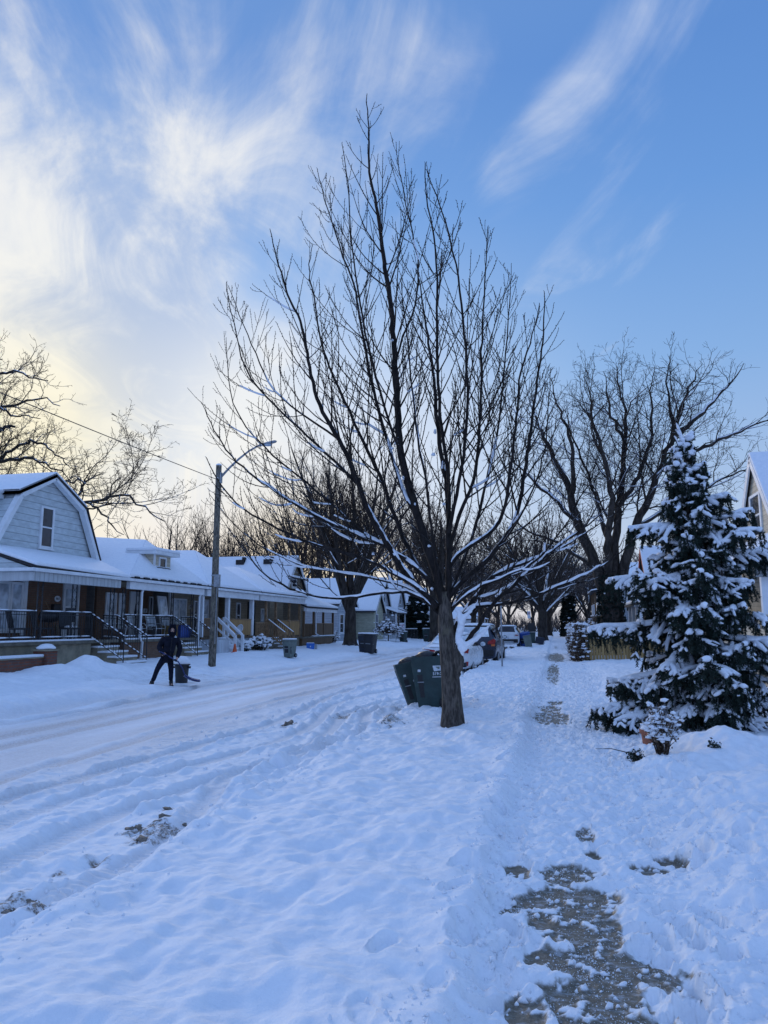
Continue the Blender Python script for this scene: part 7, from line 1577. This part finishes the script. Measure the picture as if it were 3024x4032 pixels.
SUV = [(.0, .42, .95, .95, .82, .70), (.05, .32, 1.12, 1.13, .90, .74), (.10, .30, 1.13, 1.15, .91, .72, 'rw'), (.42, .28, 1.12, 1.62, .92, .62, 'b0'), (1.3, .27, 1.09, 1.68, .92, .64, 'b1'), (2.5, .27, 1.06, 1.66, .92, .63, 'b2'), (2.75, .27, 1.06, 1.58, .92, .62, 'r1'), (3.4, .27, 1.04, 1.14, .92, .70), (3.55, .28, 1.03, 1.10, .91, .70, 'hd'), (4.15, .30, .95, 1.0, .88, .68), (4.42, .36, .80, .84, .80, .6), (4.5, .42, .68, .70, .7, .52)]
VAN = [(.0, .42, 1.0, 1.0, .84, .74), (.05, .30, 1.15, 1.16, .93, .78), (.10, .28, 1.16, 1.18, .94, .76, 'rw'), (.38, .27, 1.15, 1.74, .95, .68, 'b0'), (1.6, .26, 1.12, 1.80, .95, .70, 'b1'), (3.0, .26, 1.10, 1.76, .95, .68, 'b2'), (3.25, .26, 1.09, 1.66, .95, .67, 'r1'), (4.0, .26, 1.06, 1.16, .94, .74), (4.15, .27, 1.05, 1.12, .94, .72, 'hd'), (4.7, .30, .95, 1.0, .90, .7), (4.98, .36, .8, .84, .82, .62), (5.05, .42, .68, .70, .72, .54)]
zc = lambda x, y: gz(x, y) - .035
car('parked_sedan', 'snow-dusted white sedan with red tail lights parked behind the two green carts', (-3.86, 27.3, zc(-3.86, 29)), (0, 0, R(-2.0)), SEDAN, 1.8, 'car_white', (.95, 3.65), .31, ('roof', 'boot', 'hood'), 'sedan')
car('parked_van', 'dark blue van with snowy roof parked just ahead of the white sedan', (-3.46, 33.6, zc(-3.5, 35)), (0, 0, R(-1.5)), VAN, 1.95, 'car_dark', (.95, 4.05), .34, ('roof', 'hood'), 'van')
car('parked_suv', 'white crossover with dark rear window parked farther up the kerb', (-3.50, 57.3, zc(-3.5, 59)), (0, 0, R(-1.0)), SUV, 1.84, 'car_white', (.85, 3.55), .36, ('roof', 'hood'), 'suv')

# ---------------------------------------------------------------- the person clearing snow
def skin_mesh(name, nodes, edges, mat, parent, sub=2, root=0, wrinkle=0.0):
    """nodes: (x,y,z,r or (rx,ry)); a Skin surface grown over connected edges, baked to a mesh"""
    me = bpy.data.meshes.new(name); me.from_pydata([n[:3] for n in nodes], edges, []); o = bpy.data.objects.new(name, me); C.objects.link(o)
    md = o.modifiers.new('skin', 'SKIN'); md.use_smooth_shade = True; sv = me.skin_vertices[0].data
    for i, n in enumerate(nodes): r = n[3]; sv[i].radius = r if isinstance(r, tuple) else (r, r); sv[i].use_root = (i == root)
    s = o.modifiers.new('sub', 'SUBSURF'); s.levels = sub; s.render_levels = sub
    dg = bpy.context.evaluated_depsgraph_get(); m2 = bpy.data.meshes.new_from_object(o.evaluated_get(dg)); bpy.data.objects.remove(o); bpy.data.meshes.remove(me)
    if wrinkle:
        co = np.empty(len(m2.vertices) * 3, np.float32); m2.vertices.foreach_get('co', co); co = co.reshape(-1, 3); nr = np.empty_like(co).ravel(); m2.vertices.foreach_get('normal', nr); nr = nr.reshape(-1, 3)
        co += nr * (wrinkle * fbm(co[:, 0] * 9 + co[:, 1] * 5, co[:, 2] * 14, 3))[:, None]; m2.vertices.foreach_set('co', co.ravel())
    m2.name = name; m2.polygons.foreach_set('use_smooth', [True] * len(m2.polygons)); ob = link(name, m2, mat, parent); return ob
def person():
    bx, by = -10.75, 19.75; z0 = gz(bx, by); th = math.atan2(10.7, 19.6)
    hd, nk, ch, wa, pv = (.245, -.02, 1.525), (.235, 0, 1.385), (.205, .0, 1.18), (.16, .01, .96), (.125, .01, .80)
    shL, shR, elL, elR, haL, haR = (.02, 0, 1.30), (.40, .0, 1.285), (-.115, -.07, 1.055), (.475, -.04, 1.01), (.10, -.27, .845), (.375, -.20, .70)
    hpL, hpR, knL, knR, anL, anR = (.045, .01, .77), (.205, .01, .77), (-.125, -.06, .455), (.25, -.05, .45), (-.235, .0, .09), (.255, .02, .085)
    tL, tR = (-.31, -.14, .035), (.28, -.155, .03)
    nodes = [(*pv, .115), (*wa, (.13, .10)), (*ch, (.15, .11)), (*nk, .055), (.24, -.015, 1.44, .06), (hd[0], hd[1], hd[2], (.085, .098)), (.247, -.02, 1.62, .065), (.243, -.10, 1.49, .028),
             (*shL, .062), (*elL, .046), (*haL, .03), (*shR, .062), (*elR, .046), (*haR, .03), (*hpL, .088), (*knL, .06), (*anL, .042), (*tL, .035), (*hpR, .088), (*knR, .06), (*anR, .042), (*tR, .035)]
    edges = [(0, 1), (1, 2), (2, 3), (3, 4), (4, 5), (5, 6), (5, 7), (2, 8), (8, 9), (9, 10), (2, 11), (11, 12), (12, 13), (0, 14), (14, 15), (15, 16), (16, 17), (0, 18), (18, 19), (19, 20), (20, 21)]
    body = skin_mesh('person', nodes, edges, 'skin', None); body.location = (bx, by, z0 - .02); body.rotation_euler = (0, 0, th)
    tag(body, 'person in dark hooded jacket and balaclava shovelling snow, legs apart, beside the road', 'person')
    jn = [(.15, .01, .80, (.19, .145)), (.16, .01, .93, (.195, .15)), (.20, .0, 1.14, (.21, .155)), (.215, .0, 1.28, (.17, .12)), (.235, .0, 1.38, .095), (shL[0], 0, shL[2] - .02, .095), (elL[0], elL[1], elL[2], .082), (haL[0] - .04, haL[1] + .05, haL[2] + .03, .058), (shR[0], 0, shR[2] - .02, .095), (elR[0], elR[1], elR[2], .080), (haR[0] + .02, haR[1] + .035, haR[2] + .06, .056), (.145, .01, .72, (.185, .14))]
    j = skin_mesh('jacket', jn, [(0, 1), (1, 2), (2, 3), (3, 4), (2, 5), (5, 6), (6, 7), (2, 8), (8, 9), (9, 10), (0, 11)], 'cloth_black', body, 2, 0, .008)
    k = MB(); 
    for i in range(14): z = .76 + .04 * i; k.box(.20 + .003 * i - .006, .20 + .003 * i + .006, -.165 - .004 * min(i, 9), -.150, z, z + .03)
    k.build('zip', 'iron', j)
    tn = [(*pv, .125), (hpL[0], hpL[1], hpL[2] - .03, .105), (-.05, -.04, .60, .092), (*knL, .076), (-.185, -.03, .26, .066), (anL[0], anL[1], .13, .064), (hpR[0], hpR[1], hpR[2] - .03, .105), (.232, -.03, .60, .092), (*knR, .076), (.252, -.01, .26, .066), (anR[0], anR[1], .13, .064)]
    skin_mesh('trousers', tn, [(0, 1), (1, 2), (2, 3), (3, 4), (4, 5), (0, 6), (6, 7), (7, 8), (8, 9), (9, 10)], 'cloth_navy', body, 2, 0, .006)
    for a, tt in ((anL, tL), (anR, tR)):
        b = skin_mesh('boot', [(a[0], a[1] + .02, .17, .062), (a[0], a[1] + .015, .07, .058), (a[0], a[1] + .04, .045, .05), ((a[0] + tt[0]) / 2, (a[1] + tt[1]) / 2, .05, .052), (*tt, (.045, .04))], [(0, 1), (1, 2), (1, 3), (3, 4)], 'rubber', body)
        MB().beam((a[0], a[1] + .09, .012), (tt[0], tt[1] - .04, .012), .10, .03).build('sole', 'ink_black', b, .01)
    # hood over the head, open at the face, and a balaclava leaving the eyes
    hm = MB(); K, N = 9, 18; c = Vector((.245, .0, 1.525)); rows = []
    for i in range(K):
        u = i / (K - 1); phi = math.radians(44 + 116 * u)                      # angle from the face axis (-y) towards the back
        rows.append([c + Vector((.128 * math.sin(phi) * math.cos(2 * math.pi * q / N), -.132 * math.cos(phi), .158 * math.sin(phi) * math.sin(2 * math.pi * q / N) - (.03 if math.sin(2 * math.pi * q / N) < -.5 else 0))) for q in range(N)])
    fs = [(i * N + q, i * N + (q + 1) % N, (i + 1) * N + (q + 1) % N, (i + 1) * N + q) for i in range(K - 1) for q in range(N)] + [tuple((K - 1) * N + q for q in range(N))]
    h = hm.add([p for r in rows for p in r], fs).build('hood', 'cloth_black', body, 0, True, sub=1); md = h.modifiers.new('thick', 'SOLIDIFY'); md.thickness = .018
    skin_mesh('balaclava', [(.24, -.01, 1.39, .07), (.243, -.02, 1.45, (.082, .088)), (.243, -.055, 1.478, .07), (.243, -.115, 1.483, .026)], [(0, 1), (1, 2), (2, 3)], 'cloth_black', body)
    skin_mesh('cap', [(.246, -.015, 1.60, (.09, .095)), (.246, -.02, 1.645, .06), (.246, -.06, 1.592, .055)], [(0, 1), (0, 2)], 'cloth_navy', body)
    for sx in (-.034, .034): MB().blob((.244 + sx, -.107, 1.532), (.012, .009, .008), random.Random(1), .02, 2).build('eye', 'ink_black', body, smooth=True)
    # gloves: palm, four bent fingers round the shaft and a thumb
    top, low = Vector((.03, -.30, .90)), Vector((.43, -.20, .665)); ax = (low - top).normalized()
    def glove(hc, fwd):
        hc = Vector(hc); fwd = Vector(fwd).normalized(); sd = ax; cu = fwd.cross(sd).normalized(); nd = [(*hc, .036), (*(hc - fwd * .07), .032)]; ed = [(0, 1)]
        for i, (o_, ln) in enumerate(((-.034, .030), (-.012, .034), (.012, .032), (.034, .026))):
            a = hc + sd * o_ + fwd * .028; b = a + fwd * ln; c_ = b - cu * ln * .9 + fwd * .004; d_ = c_ - fwd * ln * .8; k0 = len(nd); nd += [(*a, .012), (*b, .0105), (*c_, .0098), (*d_, .009)]; ed += [(0, k0), (k0, k0 + 1), (k0 + 1, k0 + 2), (k0 + 2, k0 + 3)]
        a = hc - sd * .045 - cu * .005; b = a + fwd * .03 - cu * .028; c_ = b + fwd * .012 - cu * .022; k0 = len(nd); nd += [(*a, .014), (*b, .012), (*c_, .010)]; ed += [(0, k0), (k0, k0 + 1), (k0 + 1, k0 + 2)]
        return skin_mesh('glove', nd, ed, 'cloth_black', body, 1)
    glove(top + ax * .10 + Vector((-.01, .02, -.015)), (.35, -.85, .2)); glove(low - ax * .07 + Vector((.0, .03, .01)), (-.2, -.95, -.1))
    # shovel
    s = thing('snow_shovel', 'dark blue snow shovel with bent shaft held by the person', 'shovel', (bx, by, z0 - .02), (0, 0, th))
    P = [top - ax * .08, top + ax * .1, low, Vector((.545, -.19, .49)), Vector((.62, -.18, .31)), Vector((.655, -.18, .20))]
    MB().tube(P, .017, 8).build('shaft', 'shovel', s, smooth=True); MB().tube([P[0] + Vector((-.02, .06, 0)), P[0] + Vector((-.05, 0, .02)), P[0] + Vector((-.02, -.06, 0))], .014, 6).build('grip', 'shovel', s, smooth=True)
    m = MB(); rows = []
    for i in range(7):
        u = i / 6; cx_ = .63 + .42 * u; z = .27 - .30 * u + .14 * u * u; rows.append([(cx_ - .05 * (1 - abs(v)), -.18 + v * .23, z + .045 * abs(v) ** 2) for v in (-1, -.6, -.2, .2, .6, 1)])
    v = [p for r in rows for p in r]; f = [(i * 6 + q, i * 6 + q + 1, (i + 1) * 6 + q + 1, (i + 1) * 6 + q) for i in range(6) for q in range(5)]
    b = m.add(v, f).build('blade', 'shovel', s, 0, True); md = b.modifiers.new('thick', 'SOLIDIFY'); md.thickness = .012
    MB().blob((.80, -.18, .17), (.06, .10, .03), random.Random(3), .2, 2).build('snow', 'snow', s, smooth=True)
person()
